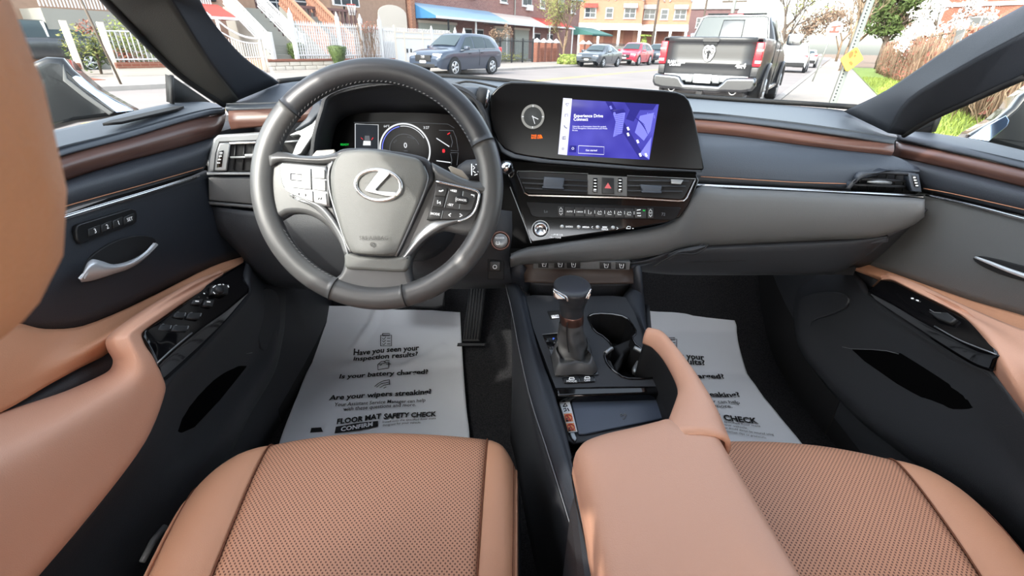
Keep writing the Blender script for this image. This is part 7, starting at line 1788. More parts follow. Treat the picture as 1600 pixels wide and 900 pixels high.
tube('window_frame', [fw_.p(u_, v_, .05) for u_, v_ in ((-.83, -.23), (-.72, .22), (-.62, .25), (.62, .25), (.72, .22), (.83, -.23))], .016, M_['chromew'], tk, seg=6, local=True)
slab('sliding_pane', fw_, [(-.24, -.21), (.24, -.21), (.22, .15), (-.22, .15)], M_['wing'], rwn, w=.049, thick=.01, bevel=.002)
tube('pane_frame', [fw_.p(u_, v_, .05) for u_, v_ in ((-.25, -.21), (-.23, .16), (.23, .16), (.25, -.21))], .008, M_['dark'], rwn, seg=4, local=True)
mk('third_brake_light', *box_geo(2.16, 2.24, -.16, .16, 1.915, 1.965, .01), M_['tail'], tk, True, True)
mk('roof_edge', *box_geo(2.2, 2.34, -.64, .64, 1.955, 1.985, .01), M_['dark'], tk, True, True)
for s in (-1, 1):
	for q in (((2.45, 1.43, .985), (3.1, 1.42, .985), (3.1, 1.88, .79), (2.5, 1.87, .79)), ((3.2, 1.42, .985), (4.05, 1.40, .985), (3.72, 1.84, .79), (3.2, 1.88, .79))):
		mk('side_window', [Vector((x, s * (y + .012), z)) for x, z, y in q], [(0, 1, 2, 3)], M_['carglass'], tk, False, True)
	for xh in (2.62, 3.32):
		mk('door_handle', *box_geo(xh, xh + .2, min(s * 1.0, s * 1.045), max(s * 1.0, s * 1.045), 1.2, 1.25, .012), M_['chrome'], tk, True, True)
	tube('door_gap', [Vector((3.15, s * 1.012, 1.36)), Vector((3.15, s * 1.014, .9)), Vector((3.15, s * 1.0, .5))], .01, M_['dark'], tk, seg=4, local=True)
	tube('cab_gap', [Vector((2.03, s * 1.005, 1.42)), Vector((2.03, s * 1.014, .9)), Vector((2.03, s * 1.0, .5))], .014, M_['dark'], tk, seg=4, local=True)
# ================================================================== houses across the street (local x runs along the street, local y away from it)
def awning(par, name, x0, x1, y0, y1, zt, zb, m, hem=.14, hemm=None, side=None):
	o = mk(name, [(x0, y0, zt), (x1, y0, zt), (x1, y1, zb), (x0, y1, zb), (x0, y0, zt - .03), (x1, y0, zt - .03), (x1, y1, zb - .03), (x0, y1, zb - .03)],
		   [(0, 1, 2, 3), (7, 6, 5, 4), (0, 3, 7, 4), (1, 5, 6, 2)], m, par, False, True)
	mk('awning_hem', *box_geo(x0, x1, y1 - .03, y1, zb - hem, zb), hemm or m, o, False, True)
	for x in (x0, x1):
		mk('awning_cheek', [(x, y0, zt - .03), (x, y1, zb - .03), (x, y1, zb - hem), (x, y0, zb - hem)], [(0, 1, 2, 3)], side or m, o, False, True)
	return o
def window(par, x, z, w, h, y=-.03, sash=True):
	f = mk('window', *box_geo(x - w / 2 - .07, x + w / 2 + .07, y - .05, y + .05, z - .07, z + h + .07), M_['whitep'], par, False, True)
	for k in range(2 if w > .9 else 1):
		wd = w / (2 if w > .9 else 1); xa = x - w / 2 + k * wd
		mk('pane', *box_geo(xa + .03, xa + wd - .03, y - .065, y - .045, z + .02, z + h * .48), M_['wing'], f, False, True)
		mk('pane', *box_geo(xa + .03, xa + wd - .03, y - .065, y - .045, z + h * .52, z + h - .02), M_['wing'], f, False, True)
	mk('sill', *box_geo(x - w / 2 - .14, x + w / 2 + .14, y - .12, y, z - .15, z - .07), M_['whitep'], f, False, True)
	return f
def baluster(p, h, r):
	"""turned post outline, kept cheap"""
	P = [Vector(p) + Vector((0, 0, h * q)) for q in (0, .12, .2, .38, .55, .8, .88, 1)]
	return tube_geo(P, [r * 1.2, r * 1.2, r * .7, r * 1.35, r, r * .65, r * 1.2, r * 1.2], 6)
# brick row house with three garages and coloured awnings
u0 = 27.9
rh = sth('row_house', 'purple brick row house with garages, and blue, white and red porch awnings', 'house', u0, 26.0)
mk('wall', *box_geo(0, 27.4, 0, 9, 0, 7.6), M_['brick'], rh, False, True)
mk('roof', *box_geo(-.1, 27.5, -.15, 9.1, 7.6, 7.8), M_['step'], rh, False, True)
mk('corner_pier', *box_geo(-.42, -.02, -.3, .3, 0, 4.6), M_['brick_o'], rh, False, True)
a1 = awning(rh, 'porch_awning', .05, 9.4, 0, -2.1, 3.75, 2.95, M_['blue_p'], .16, M_['whitep'], M_['blue_c'])
a2 = awning(rh, 'porch_awning', 8.6, 17.0, 0, -1.9, 3.7, 2.95, M_['pink_c'], .16, M_['whitep'], M_['pink_c'])
a3 = awning(rh, 'porch_awning', 16.4, 22.5, 0, -1.9, 3.7, 3.0, M_['red_c'], .14, M_['whitep'], M_['red_c'])
a4 = awning(rh, 'porch_awning', 25.6, 31.5, 0, -2.6, 3.3, 2.6, M_['green_c'], .14, M_['green_c'], M_['green_c'])
for x0, x1 in ((.5, 4.7), (10.2, 12.6), (13.4, 16.0)):
	g = mk('garage_door', *box_geo(x0, x1, -.12, .05, .05, 2.55), M_['gar'], rh, False, True)
	for k in range(1, 5): mk('door_panel', *box_geo(x0 + .08, x1 - .08, -.15, -.11, .05 + k * .5 - .44, .05 + k * .5 - .03), M_['gar'], g, False, True)
	mk('garage_lintel', *box_geo(x0 - .12, x1 + .12, -.16, .05, 2.55, 2.72), M_['cream'], rh, False, True)
for x in (6.3, 7.9, 17.8, 20.5):
	d = mk('front_door', *box_geo(x - .5, x + .5, -.1, .05, .1, 2.3), M_['dark'], rh, False, True)
	mk('door_frame', *box_geo(x - .6, x + .6, -.06, .02, .1, 2.4), M_['whitep'], d, False, True)
for x in (1.6, 4.9, 9.3, 13.8, 16.9, 22.0): mk('awning_post', *box_geo(x - .05, x + .05, -1.95, -1.85, .1, 2.95), M_['whitep'] if x > 2 else M_['blackp'], rh, False, True)
for x, w in ((2.4, 1.2), (6.8, 1.2), (11.6, .9), (15.6, 1.6), (18.6, .8), (22.6, 1.2), (25.6, .9)):
	window(rh, x, 4.6, w, 1.35)
mk('window_unit', *box_geo(15.5, 16.3, -.35, .0, 4.2, 4.65), M_['whitep'], rh, False, True)
awning(rh, 'window_awning', 10.9, 12.5, -.05, -.6, 6.1, 5.75, M_['whitep'], .06)
awning(rh, 'window_awning', 24.8, 26.6, -.05, -.8, 6.2, 5.7, M_['blue_p'], .06)
tube('drain_pipe', [(13.4, -.1, 7.4), (13.4, -.1, .2)], .06, M_['step'], rh, seg=6, local=True)
# stucco house with basketball hoop, left of the brick pier
sh_ = sth('stucco_house', 'tan stucco house front with a bright arched garage bay, left of the blue awning', 'house', 21.0, 26.0)
mk('wall', *box_geo(0, 6.3, 0, 8, 0, 7.2), M_['stucco'], sh_, False, True)
A = [(3.6, .1), (6.2, .1), (6.2, 2.9)] + [(4.9 + 1.3 * math.cos(a), 2.9 + .55 * math.sin(a)) for a in [k * math.pi / 10 for k in range(11)]] + [(3.6, 2.9)]
fa_ = Frame((0, -.04, 0), (1, 0, 0), (0, 0, 1))
slab('arched_bay', fa_, A, M_['cream'], sh_, w=.06, thick=.08, bevel=.01)
window(sh_, 1.6, 4.4, 1.4, 1.4)
hp = sth('basketball_hoop', 'basketball hoop with clear backboard above the white fence', 'basketball hoop', 20.6, 24.0)
mk('backboard', *box_geo(-1.0, .75, -.04, .04, 3.0, 4.2), M_['carglass'], hp, False, True)
for z in (3.0, 4.2): mk('board_frame', *box_geo(-1.0, .75, -.06, .06, z - .03, z + .03), M_['whitep'], hp, False, True)
for x in (-1.0, -.5, .2, .75): mk('board_frame', *box_geo(x - .03, x + .03, -.06, .06, 3.0, 4.2), M_['whitep'], hp, False, True)
tube('hoop_ring', [(-.1 + .24 * math.cos(a), -.35 + .24 * math.sin(a), 3.05) for a in [k * math.pi / 8 for k in range(16)]], .02, M_['red_c'], hp, seg=5, closed=True, local=True)
J = Join()
for k in range(10):
	a = 2 * math.pi * k / 10; J.tube([Vector((-.1 + .23 * math.cos(a), -.35 + .23 * math.sin(a), 3.05)), Vector((-.1 + .16 * math.cos(a + .3), -.35 + .16 * math.sin(a + .3), 2.55))], .014, 4)
tag(J.build('net', M_['whitep'], hp), kind='stuff')
tube('hoop_pole', [(-.1, .25, 0), (-.1, .25, 3.2), (-.1, .02, 3.5)], .05, M_['blackp'], hp, seg=8, local=True)
# house with the two front stairs, at the left of the windshield
s1 = sth('stair_house', 'pale stone house with a white railed stoop and a red awning', 'house', 8.0, 24.5)
mk('wall', *box_geo(-8, 8.3, 1.5, 9, 0, 7.5), M_['stucco'], s1, False, True)
mk('porch_block', *box_geo(-1, 3.6, -.6, 1.5, 0, 2.05), M_['step'], s1, False, True)
mk('basement_door', *box_geo(2.6, 3.4, -.66, -.5, .1, 1.75), M_['dark'], s1, False, True)
aw = awning(s1, 'door_awning', 2.3, 5.2, -.6, -1.9, 2.55, 2.05, M_['red_c'], .1, M_['whitep'], M_['red_c'])
tube('awning_trim', [(3.9, -.62, 2.58), (4.0, -1.3, 2.34), (4.05, -1.92, 2.06)], .05, M_['whitep'], aw, seg=6, local=True)
mk('front_door', *box_geo(5.3, 6.3, 1.4, 1.55, 2.8, 4.9), M_['dark'], s1, False, True)
window(s1, 1.6, 2.9, 1.4, 1.5, 1.45)
J = Join()
for k in range(60): J.box(-1 + k * .1, -.96 + k * .1, -.6, -.56, 2.1, 3.0)
J.box(-1, 5, -.62, -.54, 2.98, 3.04)
tag(J.build('porch_railing', M_['whitep'], s1), kind='stuff')
def stoop(name, label, u, v, x0, w, n, rise, run, rm, kind, z0=.45):
	t = sth(name, label, 'stairs', u, v)
	for k in range(n):
		mk('step', *box_geo(x0, x0 + w, -n * run + k * run, 0.2, z0 + k * rise - (.35 if k == 0 else .0), z0 + (k + 1) * rise), M_['step'], t, False, True)
	for s, xx in (('a', x0 - .05), ('b', x0 + w + .05)):
		rl = mk('rail', *tube_geo([Vector((xx, -n * run - .1, z0 + .95)), Vector((xx, 0, z0 + n * rise + .95))], .03 if kind == 'iron' else .09, 6), rm, t, False, True)
		mk('lower_rail', *tube_geo([Vector((xx, -n * run - .1, z0 + .12)), Vector((xx, 0, z0 + n * rise + .12))], .022 if kind == 'iron' else .08, 6), rm, t, False, True)
		J = Join()
		m = n * 4 if kind == 'iron' else n * 2
		for k in range(m):
			f = (k + .5) / m; y = -n * run * (1 - f) - .1 * (1 - f); z = z0 + n * rise * f
			if kind == 'iron':
				J.tube([Vector((xx, y, z + .12)), Vector((xx, y, z + .95))], .009, 4)
				J.tube([Vector((xx, y - .1, z + .2)), Vector((xx, y + .1, z + .85))], .007, 3); J.tube([Vector((xx, y + .1, z + .3)), Vector((xx, y - .1, z + .85))], .007, 3)
				if k % 2 == 0: J.tube([Vector((xx, y + .08 * math.cos(a), z + .52 + .1 * math.sin(a))) for a in [q * math.pi / 4 for q in range(8)]], .008, 4, True)
			else:
				J.add(baluster((xx, y, z + .12), .83, .065))
		tag(J.build('balusters', rm, t), kind='stuff')
		for y, z in ((-n * run - .1, z0),):
			mk('newel_post', *box_geo(xx - .07, xx + .07, y - .07, y + .07, z - .2, z + 1.08), rm, t, False, True)
	return t
stoop('front_stairs', 'grey stone front steps between white ornamental iron rails', 15.0, 24.4, -1.2, 1.55, 11, .19, .27, M_['whitep'], 'iron')
stoop('front_stairs', 'front steps with terracotta turned balusters, behind the white fence', 17.8, 24.6, -1.0, 1.5, 12, .19, .27, M_['terra'], 'turned')
pr = sth('porch_balustrade', 'mauve brown turned balustrade of a raised porch above the white fence', 'balustrade', 16.9, 24.0, 1.8)
for z in (.9, .0): mk('rail', *box_geo(0, 4.2, -.1, .1, z, z + .12), M_['mauve'], pr, False, True)
for k in range(14): mk('baluster', *baluster((.18 + k * .3, 0, .12), .78, .075), M_['mauve'], pr, True, True)
ph = sth('porch_house', 'shaded house front behind the mauve porch balustrade', 'house', 17.9, 27.5)
mk('wall', *box_geo(-1.5, 3.0, 0, 6, 0, 7.2), M_['brick_d'], ph, False, True)
mk('porch_base', *box_geo(0, 3.0, -3.3, 0, 0, 1.3), M_['step'], ph, False, True)
window(ph, .6, 2.3, 1.3, 1.6); window(ph, 2.2, 2.3, .8, 1.9)
# raised bed and white fence
wl_ = sth('raised_bed', 'low white stone garden bed edged with brick, before the white fence', 'garden bed', 12.4, 20.1)
rnd = random.Random(4)
x = 0.0
for r_ in range(2):
	x = 0.0
	while x < 7.3:
		w = rnd.uniform(.35, .65)
		v_, f_ = box_geo(x + .012, min(7.4, x + w) - .012, -.14 + rnd.uniform(-.015, .015), .1, .08 + r_ * .17, .24 + r_ * .17, .02)
		mk('stone', v_, f_, M_['cream'], wl_, True, True); x += w
mk('brick_edging', *box_geo(0, 7.4, -.18, .15, .42, .50, .01), M_['brick_r'], wl_, False, True)
mk('planting_soil', *box_geo(0, 7.4, .1, 4.6, .1, .46), M_['soil'], wl_, False, True)
def picket_panel(t, x0, x1, z0, z1, y=0.0, ornate=True, seed=0, pitch=.12):
	for z in (z0 + .12, z1 - .18): mk('fence_rail', *box_geo(x0, x1, y - .03, y + .03, z, z + .06), M_['whitep'], t, False, True)
	n = int((x1 - x0) / pitch)
	for k in range(n):
		x = x0 + (k + .5) * (x1 - x0) / n
		J = Join(); J.box(x - .022, x + .022, y - .02, y + .02, z0, z1 - .06); J.quad((x - .03, y, z1 - .06), (x + .03, y, z1 - .06), (x, y, z1 + .03))
		J.build('picket', M_['whitep'], t, False, True)
	if ornate:
		J = Join()
		for k in range(n):
			for zz in (.35, .62, .9, 1.15):
				if z0 + zz > z1 - .25: continue
				x = x0 + (k + 1.0) * (x1 - x0) / n
				J.tube([Vector((x + .05 * math.cos(a), y, z0 + zz + .08 * math.sin(a))) for a in [q * math.pi / 3 for q in range(6)]], .013, 4, True)
		tag(J.build('scrollwork', M_['whitep'], t), kind='stuff')
def fpost(t, x, z0, z1, y=0.0, w=.07):
	J = Join(); J.box(x - w, x + w, y - w, y + w, z0, z1); J.add(tube_geo([Vector((x, y, z1)), Vector((x, y, z1 + .08)), Vector((x, y, z1 + .2))], [w * 1.1, w * .8, .01], 6))
	J.build('fence_post', M_['whitep'], t, False, True)
wf = sth('picket_fence', 'white ornate metal fence with tall posts behind the cone-shaped bush', 'fence', 14.2, 20.4)
for xa, xb, zz in ((.1, 2.45, 2.0), (2.55, 3.85, 2.0), (3.95, 5.1, 2.0)):
	picket_panel(wf, xa, xb, .5, zz)
for x in (.05, 2.5, 3.9, 5.15): fpost(wf, x, .1, 2.25)
wg = sth('gate_fence', 'solid white sheet metal gate between the ornate fence and the dark blue suv', 'gate', 19.45, 20.4)
mk('gate_sheet', *box_geo(.95, 5.6, -.02, .02, .25, 1.75), M_['whitep'], wg, False, True)
picket_panel(wg, .05, .9, .3, 1.95, ornate=False); mk('gate_sheet', *box_geo(.05, .9, .03, .06, .3, 1.3), M_['whitep'], wg, False, True)
for x in (.92, 1.6, 3.1, 5.65): mk('gate_frame', *box_geo(x - .05, x + .05, -.05, .05, .1, 2.05 if x < 1 else 1.85), M_['cream'], wg, False, True)
for z in (.3, 1.45, 1.72): mk('gate_rail', *box_geo(.95, 5.65, -.045, .045, z, z + .06), M_['cream'], wg, False, True)
J = Join()
for k in range(32): J.add(box_geo(1.0 + k * .145, 1.05 + k * .145, -.02, .02, 1.75, 1.95))
tag(J.build('gate_spikes', M_['whitep'], wg), kind='stuff')
for x in (1.75, 2.05): mk('gate_lock', *box_geo(x - .03, x + .03, -.08, .0, .75, .95), M_['blackp'], wg, False, True)
for x in (3.9, 6.1, 7.0): fpost(wg, x, .1, 1.95)
mk('gate_sheet', *box_geo(5.7, 9.4, -.02, .02, .2, 1.65), M_['whitep'], wg, False, True)
# wrought iron fence nearest the left pillar
wi = sth('iron_fence', 'old cream and white iron fence with a sagging top rail, beside the left pillar', 'fence', 10.0, 18.8)
for x in (.2, 1.62, 1.74): mk('fence_post', *tube_geo([Vector((x, 0, 0)), Vector((x, 0, 1.85 if x < 1 else 1.25))], .05, 8), M_['cream'], wi, True, True)
tube('top_rail', [(.2, 0, 1.8), (.6, 0, 1.5), (1.1, 0, 1.3), (1.7, 0, 1.24)], .035, M_['whitep'], wi, seg=6, sub=3, local=True)
tube('mid_rail', [(.2, 0, 1.45), (.7, 0, 1.2), (1.2, 0, 1.1), (1.7, 0, 1.1)], .025, M_['whitep'], wi, seg=6, sub=3, local=True)
for z in (.62, .16): tube('lower_rail', [(.2, 0, z), (1.7, 0, z)], .025, M_['cream'], wi, seg=6, local=True)
for k in range(16):
	x = .28 + k * .09; mk('fence_bar', *tube_geo([Vector((x, 0, .1)), Vector((x, 0, 1.1 + .3 * max(0, (1.0 - x)) ** 1.3))], .014, 5), M_['cream'] if k % 3 else M_['whitep'], wi, True, True)
# left window: fence with low brick wall
li_ = sth('iron_fence', 'white barred fence on a low brick wall, seen through the driver door glass', 'fence', 5.0, 19.5)
for x0, x1 in ((-3, 1.05), (2.0, 4.1)):
	mk('low_wall', *box_geo(x0, x1, -.15, .15, .05, .32), M_['cream'], li_, False, True)
	mk('wall_coping', *box_geo(x0 - .02, x1 + .02, -.18, .18, .32, .48), M_['brick_r'], li_, False, True)
for k in range(14):
	x = 2.15 + k * .14; mk('fence_bar', *tube_geo([Vector((x, 0, .45)), Vector((x, 0, 1.35))], .016, 5), M_['whitep'], li_, True, True)
for z in (1.35, .55): mk('fence_rail', *box_geo(2.0, 4.1, -.025, .025, z, z + .04), M_['whitep'], li_, False, True)
for x in (1.08, 1.98): mk('fence_post', *box_geo(x - .07, x + .07, -.07, .07, .0, 1.6), M_['cream'], li_, False, True)
mk('garden_path', *box_geo(-2.5, 1.0, -1.8, -.2, .09, .11), M_['brick_r'], li_, False, True)
dr = sth('parked_car_roof', 'dark parked car whose roof shows above the hedge in the driver door window', 'car', 6.4, 24.6)
mk('car_body', *box_geo(-2.2, 2.2, -.85, .85, .45, 1.15, .15), paintm('dark_paint_left', (60, 62, 66)), dr, True, True)
gridsurf('car_roof', [[Vector((x, y, z)) for y, z in ((-.75, 1.1), (-.6, 1.62), (0, 1.68), (.6, 1.62), (.75, 1.1))] for x in (-1.9, -1.5, 0, 1.0, 1.6)], M_['carglass'], dr, nu=2, nv=2, local=True)
for x in (-.6, .5): mk('window_post', *box_geo(x - .03, x + .03, -.74, -.58, 1.1, 1.64), M_['whitep'], dr, False, True)
for xw in (-1.4, 1.4): wheel(dr, xw, -.9, .33, .2, -1)
# black iron fence and brick piers before the row house
bf = sth('black_fence', 'black iron fence and gate with square posts, right of the dark blue suv', 'fence', 29.2, 20.5)
for k in range(5): mk('fence_post', *box_geo(k * 1.55 - .05, k * 1.55 + .05, -.05, .05, .05, 1.75), M_['blackp'], bf, False, True)
for z in (.2, 1.5): mk('fence_rail', *box_geo(-.3, 6.3, -.025, .025, z, z + .05), M_['blackp'], bf, False, True)
for k in range(44): mk('fence_bar', *box_geo(-.2 + k * .148 - .011, -.2 + k * .148 + .011, -.011, .011, .1, 1.68), M_['blackp'], bf, False, True)
def piers(name, label, u, v, n, pitch, group):
	for k in range(n):
		t = sth(name, label[k], 'pillar', u + k * pitch, v, 0, group)
		mk('pier_shaft', *box_geo(-.2, .2, -.2, .2, .05, 1.5), M_['brick_r'], t, False, True)
		J = Join(); J.box(-.26, .26, -.26, .26, 1.5, 1.58)
		J.add(([Vector((-.24, -.24, 1.58)), Vector((.24, -.24, 1.58)), Vector((.24, .24, 1.58)), Vector((-.24, .24, 1.58)), Vector((0, 0, 1.82))], [(0, 1, 4), (1, 2, 4), (2, 3, 4), (3, 0, 4)]))
		J.build('pier_cap', M_['whitep'], t, False, True)
ordn = ['first', 'second', 'third', 'fourth', 'fifth']
piers('brick_pier', [f'brick gate pier with pointed white cap, {o} right of the black fence' for o in ordn[:4]], 36.2, 20.6, 4, 1.1, 'capped brick piers by the tree')
piers('brick_pier', ['brick gate pier with white cap between the leafy tree and grey sedan', 'brick gate pier with white cap behind the grey sedan hood'], 45.0, 20.6, 2, 1.3, 'capped brick piers behind the sedan')
piers('brick_pier', ['lone brick fence pier right behind the rear of the dark blue suv'], 29.6, 21.0, 1, 1.0, None)
bf2 = sth('black_fence', 'black iron fence behind the three parked cars at the far curb', 'fence', 46.4, 20.6)
for z in (.2, 1.5): mk('fence_rail', *box_geo(0, 30, -.025, .025, z, z + .05), M_['blackp'], bf2, False, True)
J = Join()
for k in range(150): J.box(k * .2 - .014, k * .2 + .014, -.014, .014, .1, 1.7)
tag(J.build('fence_bars', M_['blackp'], bf2), kind='stuff')
# the orange brick house with a white columned porch, closing the view
def far_frame(px, dist):
	d = ray(px, 80); d = Vector((d.x, d.y, 0)).normalized(); return CAM + d * dist - Vector((0, 0, CAM.z)), math.atan2(d.y, d.x) - math.pi / 2
def far_house(px, dist, name, label, w, tint, awn, porch=True, wide_porch=None):
	p, rz = far_frame(px, dist); p = p + Vector((0, 0, 1.1)); t = thing(name, label, 'house', p, rz)
	mk('foundation', *box_geo(-w / 2, w / 2, -2.3, 8, -1.2, 0), M_['step'], t, False, True)
	mk('wall', *box_geo(-w / 2, w / 2, 0, 8, 0, 6.6), tint, t, False, True)
	# gabled front
	for gx in (-w * .27, w * .27):
		mk('gable', [Vector((gx - w * .2, -.05, 6.2)), Vector((gx + w * .2, -.05, 6.2)), Vector((gx, -.05, 8.8)), Vector((gx - w * .2, 5, 6.2)), Vector((gx + w * .2, 5, 6.2)), Vector((gx, 5, 8.8))], [(0, 1, 2), (3, 5, 4), (0, 2, 5, 3), (1, 4, 5, 2)], tint, t, False, True)
		tube('gable_trim', [(gx - w * .22, -.1, 6.1), (gx, -.1, 8.9), (gx + w * .22, -.1, 6.1)], .12, M_['whitep'], t, seg=4, local=True)
	for k, x in enumerate((-w * .32, -w * .02, w * .3)):
		window(t, x, 4.0, 1.5 if k != 1 else .9, 1.15)
		if k != 1: awning(t, 'window_awning', x - .95, x + .95, -.05, -.6, 5.75, 5.3, awn[0 if k == 0 else 1], .1)
	mk('porch_roof', [Vector((-w / 2, 0, 3.3)), Vector((w / 2, 0, 3.3)), Vector((w / 2, -2.2, 2.75)), Vector((-w / 2, -2.2, 2.75)), Vector((-w / 2, 0, 3.2)), Vector((w / 2, 0, 3.2)), Vector((w / 2, -2.2, 2.62)), Vector((-w / 2, -2.2, 2.62))], [(0, 1, 2, 3), (7, 6, 5, 4), (0, 3, 7, 4), (1, 5, 6, 2), (3, 2, 6, 7)], M_['cream'], t, False, True)
	mk('porch_fascia', *box_geo(-w / 2, w / 2, -2.25, -2.15, 2.4, 2.75), M_['whitep'], t, False, True)
	n = 4
	for k in range(n):
		x = -w / 2 + .25 + k * (w - .5) / (n - 1)
		mk('porch_column', *box_geo(x - .17, x + .17, -2.25, -1.9, .3, 2.45), M_['whitep'], t, False, True)
	for k in range(3):
		x = -w / 2 + .25 + (k + .5) * (w - .5) / 3
		mk('front_door', *box_geo(x - .65, x + .65, -.08, .0, .4, 2.4), M_['brick_r'], t, False, True)
	mk('porch_floor', *box_geo(-w / 2, w / 2, -2.3, 0, 0, .4), M_['step'], t, False, True)
	return t
far_house(948, 78, 'porch_row_house', 'orange brick house with white porch columns behind the grey and red cars', 9.0, M_['brick_o'], (M_['red_c'], M_['whitep']))
far_house(1031, 80, 'porch_row_house', 'orange brick house with a wide white porch roof left of the pickup truck', 6.8, M_['brick_o'], (M_['pink_c'], M_['pink_c']))
p, rz = far_frame(1096, 94); t = thing('corner_house', 'dull purple brick house behind the utility pole left of the pickup truck', 'house', p, rz)
mk('wall', *box_geo(-3.4, 4.4, 0, 8, 0, 7.2), M_['brick_d'], t, False, True)
mk('roof', [Vector((-3.6, -.2, 7.2)), Vector((4.6, -.2, 7.2)), Vector((4.6, 8, 7.2)), Vector((-3.6, 8, 7.2)), Vector((-2.6, 4, 9.4)), Vector((3.6, 4, 9.4))], [(0, 1, 5, 4), (1, 2, 5), (2, 3, 4, 5), (3, 0, 4)], M_['step'], t, False, True)
awning(t, 'window_awning', -3.3, -1.9, 0, -.8, 3.4, 2.9, M_['red_c'], .1); awning(t, 'window_awning', 2.6, 4.2, 0, -.8, 3.2, 2.7, M_['red_c'], .1)
window(t, -1.0, 4.6, 1.2, 1.3); window(t, 2.0, 4.6, 1.2, 1.3)
# brick house beyond the blossom, upper right
p, rz = far_frame(1740, 52); t = thing('brick_house', 'red brown brick house behind the blossom tree with a white band and window', 'house', p, rz)
mk('wall', *box_geo(-9.6, 9, 0, 8, 0, 9.0), M_['brick_r'], t, False, True)
mk('white_band', *box_geo(-9.65, 9, -.12, 0, 4.5, 4.75), M_['whitep'], t, False, True)
for x in (-7.2, -3.5, 1.5): window(t, x, 2.6, 1.5, 1.2)
window(t, -5.5, 5.6, 1.2, 1.3)
# ---- planting and trees
for nm, lab, u, v, prof, n, sd in (('clipped_bush', 'square clipped bush at the foot of the white railed steps', 15.0, 21.4, [(.3, .28), (.5, .38), (.85, .42), (1.0, .40), (1.02, .05)], 900, 3),
								   ('clipped_bush', 'cone-shaped clipped bush standing alone before the white fence', 15.25, 18.9, [(.0, .12), (.3, .22), (.65, .36), (.92, .42), (.94, .05)], 1100, 5)):
	shrub(nm, lab, u, v, prof, M_['leaf_d'], n, .03, sd)
rndp = random.Random(9)
hd = sth('hedge', 'green and red leaved hedge seen through the driver door glass', 'hedge', 7.0, 20.6)
for ml, cs_, nn, nm in ((M_['leaf'], [(-.3, 0, 1.0), (.5, .1, .95), (1.1, 0, 1.1)], 900, 'green_foliage'), (M_['leaf_d'], [(-.2, .3, .7), (.5, .3, .8), (1.2, .3, .7)], 900, 'dark_foliage'), (M_['leaf_r'], [(-.1, -.2, 1.45), (.6, -.3, .65), (1.0, -.3, .55)], 260, 'red_foliage'), (M_['leaf_y'], [(.75, -.2, 1.3), (1.7, 0, .8)], 420, 'yellow_foliage')):
	J = Join()
	for c in cs_: cards(J, c, (.62, .4, .55) if ml is not M_['leaf_r'] else (.3, .25, .22), nn // len(cs_), .05, rndp)
	tag(J.build(nm, ml, hd), kind='stuff')
tube('stem', [(0, .2, 0), (.1, .2, .9)], .04, M_['bark_d'], hd, seg=5, local=True); tube('stem', [(.9, .2, 0), (.8, .2, .9)], .04, M_['bark_d'], hd, seg=5, local=True)
pl = sth('street_pole', 'thin leaning steel pole seen through the driver door glass', 'pole', 5.7, 15.9)
mk('pole_shaft', *tube_geo([Vector((0, 0, -.05)), Vector((-.12, .1, 1.2)), Vector((-.25, .2, 2.6))], .03, 8), M_['bark_d'], pl, True, True)
cl_ = sth('climbing_plant', 'bare brown climbing vine on the white fence, beside the cone-shaped bush', 'vine', 18.3, 20.2)
J = Join()
for k in range(26):
	x = rndp.uniform(-.5, .5); P = [Vector((x, 0, .4))]
	for q in range(6): P.append(P[-1] + Vector((rndp.gauss(0, .09), rndp.gauss(0, .02), .27)))
	J.tube(P, .014, 4)
J.build('vine_stems', M_['leaf_b'], cl_, True, True)
J = Join(); cards(J, (0, -.1, 1.9), (.7, .15, .3), 160, .04, rndp); tag(J.build('foliage', M_['leaf_r'], cl_), kind='stuff')
tree('street_tree', 'multi-stemmed tree in yellow green leaf at the far curb left of the grey sedan', 35.2, 17.6, 9.0, .11, M_['bark'], M_['leaf'], 3600, .07, 6, 21, spread=.36, trunk_frac=.22)
shrub('ground_shrub', 'bright yellow green ground cover at the foot of the street tree', 34.2, 16.6, [(.0, .9), (.25, .95), (.5, .7), (.6, .1)], M_['leaf_y'], 700, .09, 8)
gr_ = sth('flower_bed', 'strip of green leaves behind the black fence', 'plants', 33.0, 21.6)
J = Join()
for k in range(9): cards(J, (-2 + k * .6, 0, .4), (.4, .4, .35), 45, .09, rndp)
tag(J.build('foliage', M_['leaf'], gr_), kind='stuff')
tree('small_tree', 'small tree with orange brown leaves before the white awning', 33.5, 22.6, 3.2, .06, M_['bark'], M_['leaf_b'], 700, .08, 4, 5, spread=.3)
shrub('garden_conifer', 'yellow green conifer before the white porch, above the red suv', 52.5, 17.2, [(.0, .75), (.6, .7), (1.3, .45), (1.9, .2), (2.3, .03)], M_['leaf_y'], 600, .12, 4)
# poles and wires
def upole(name, lab, u, v, H, r, m, lean=(0, 0), arms=True):
	t = sth(name, lab, 'utility pole', u, v)
	mk('pole_shaft', *tube_geo([Vector((0, 0, 0)), Vector((lean[0] * H, lean[1] * H, H))], [r, r * .75], 8), m, t, True, True)
	if arms:
		mk('cross_arm', *box_geo(-.06, .06, -1.2, 1.2, H * .62, H * .62 + .14), M_['bark_d'], t, False, True)
	return t
upole('utility_pole', 'tall brown utility pole in front of the orange brick house, above the red suv', 66.0, 20.5, 13, .17, M_['bark_d'], arms=False)
upole('utility_pole', 'thinner brown utility pole above the gap between red and black suvs', 74.0, 16.5, 13, .14, M_['bark_d'], arms=False)
u3 = upole('utility_pole', 'pale green timber utility pole with a cross arm left of the pickup cab', 60.0, 10.6, 9.2, .22, M_['conc'])
mk('street_sign', *box_geo(-.03, .03, -1.5, -.1, 2.65, 2.9), mat('green_sign', (40, 150, 120), .5), u3, False, True)
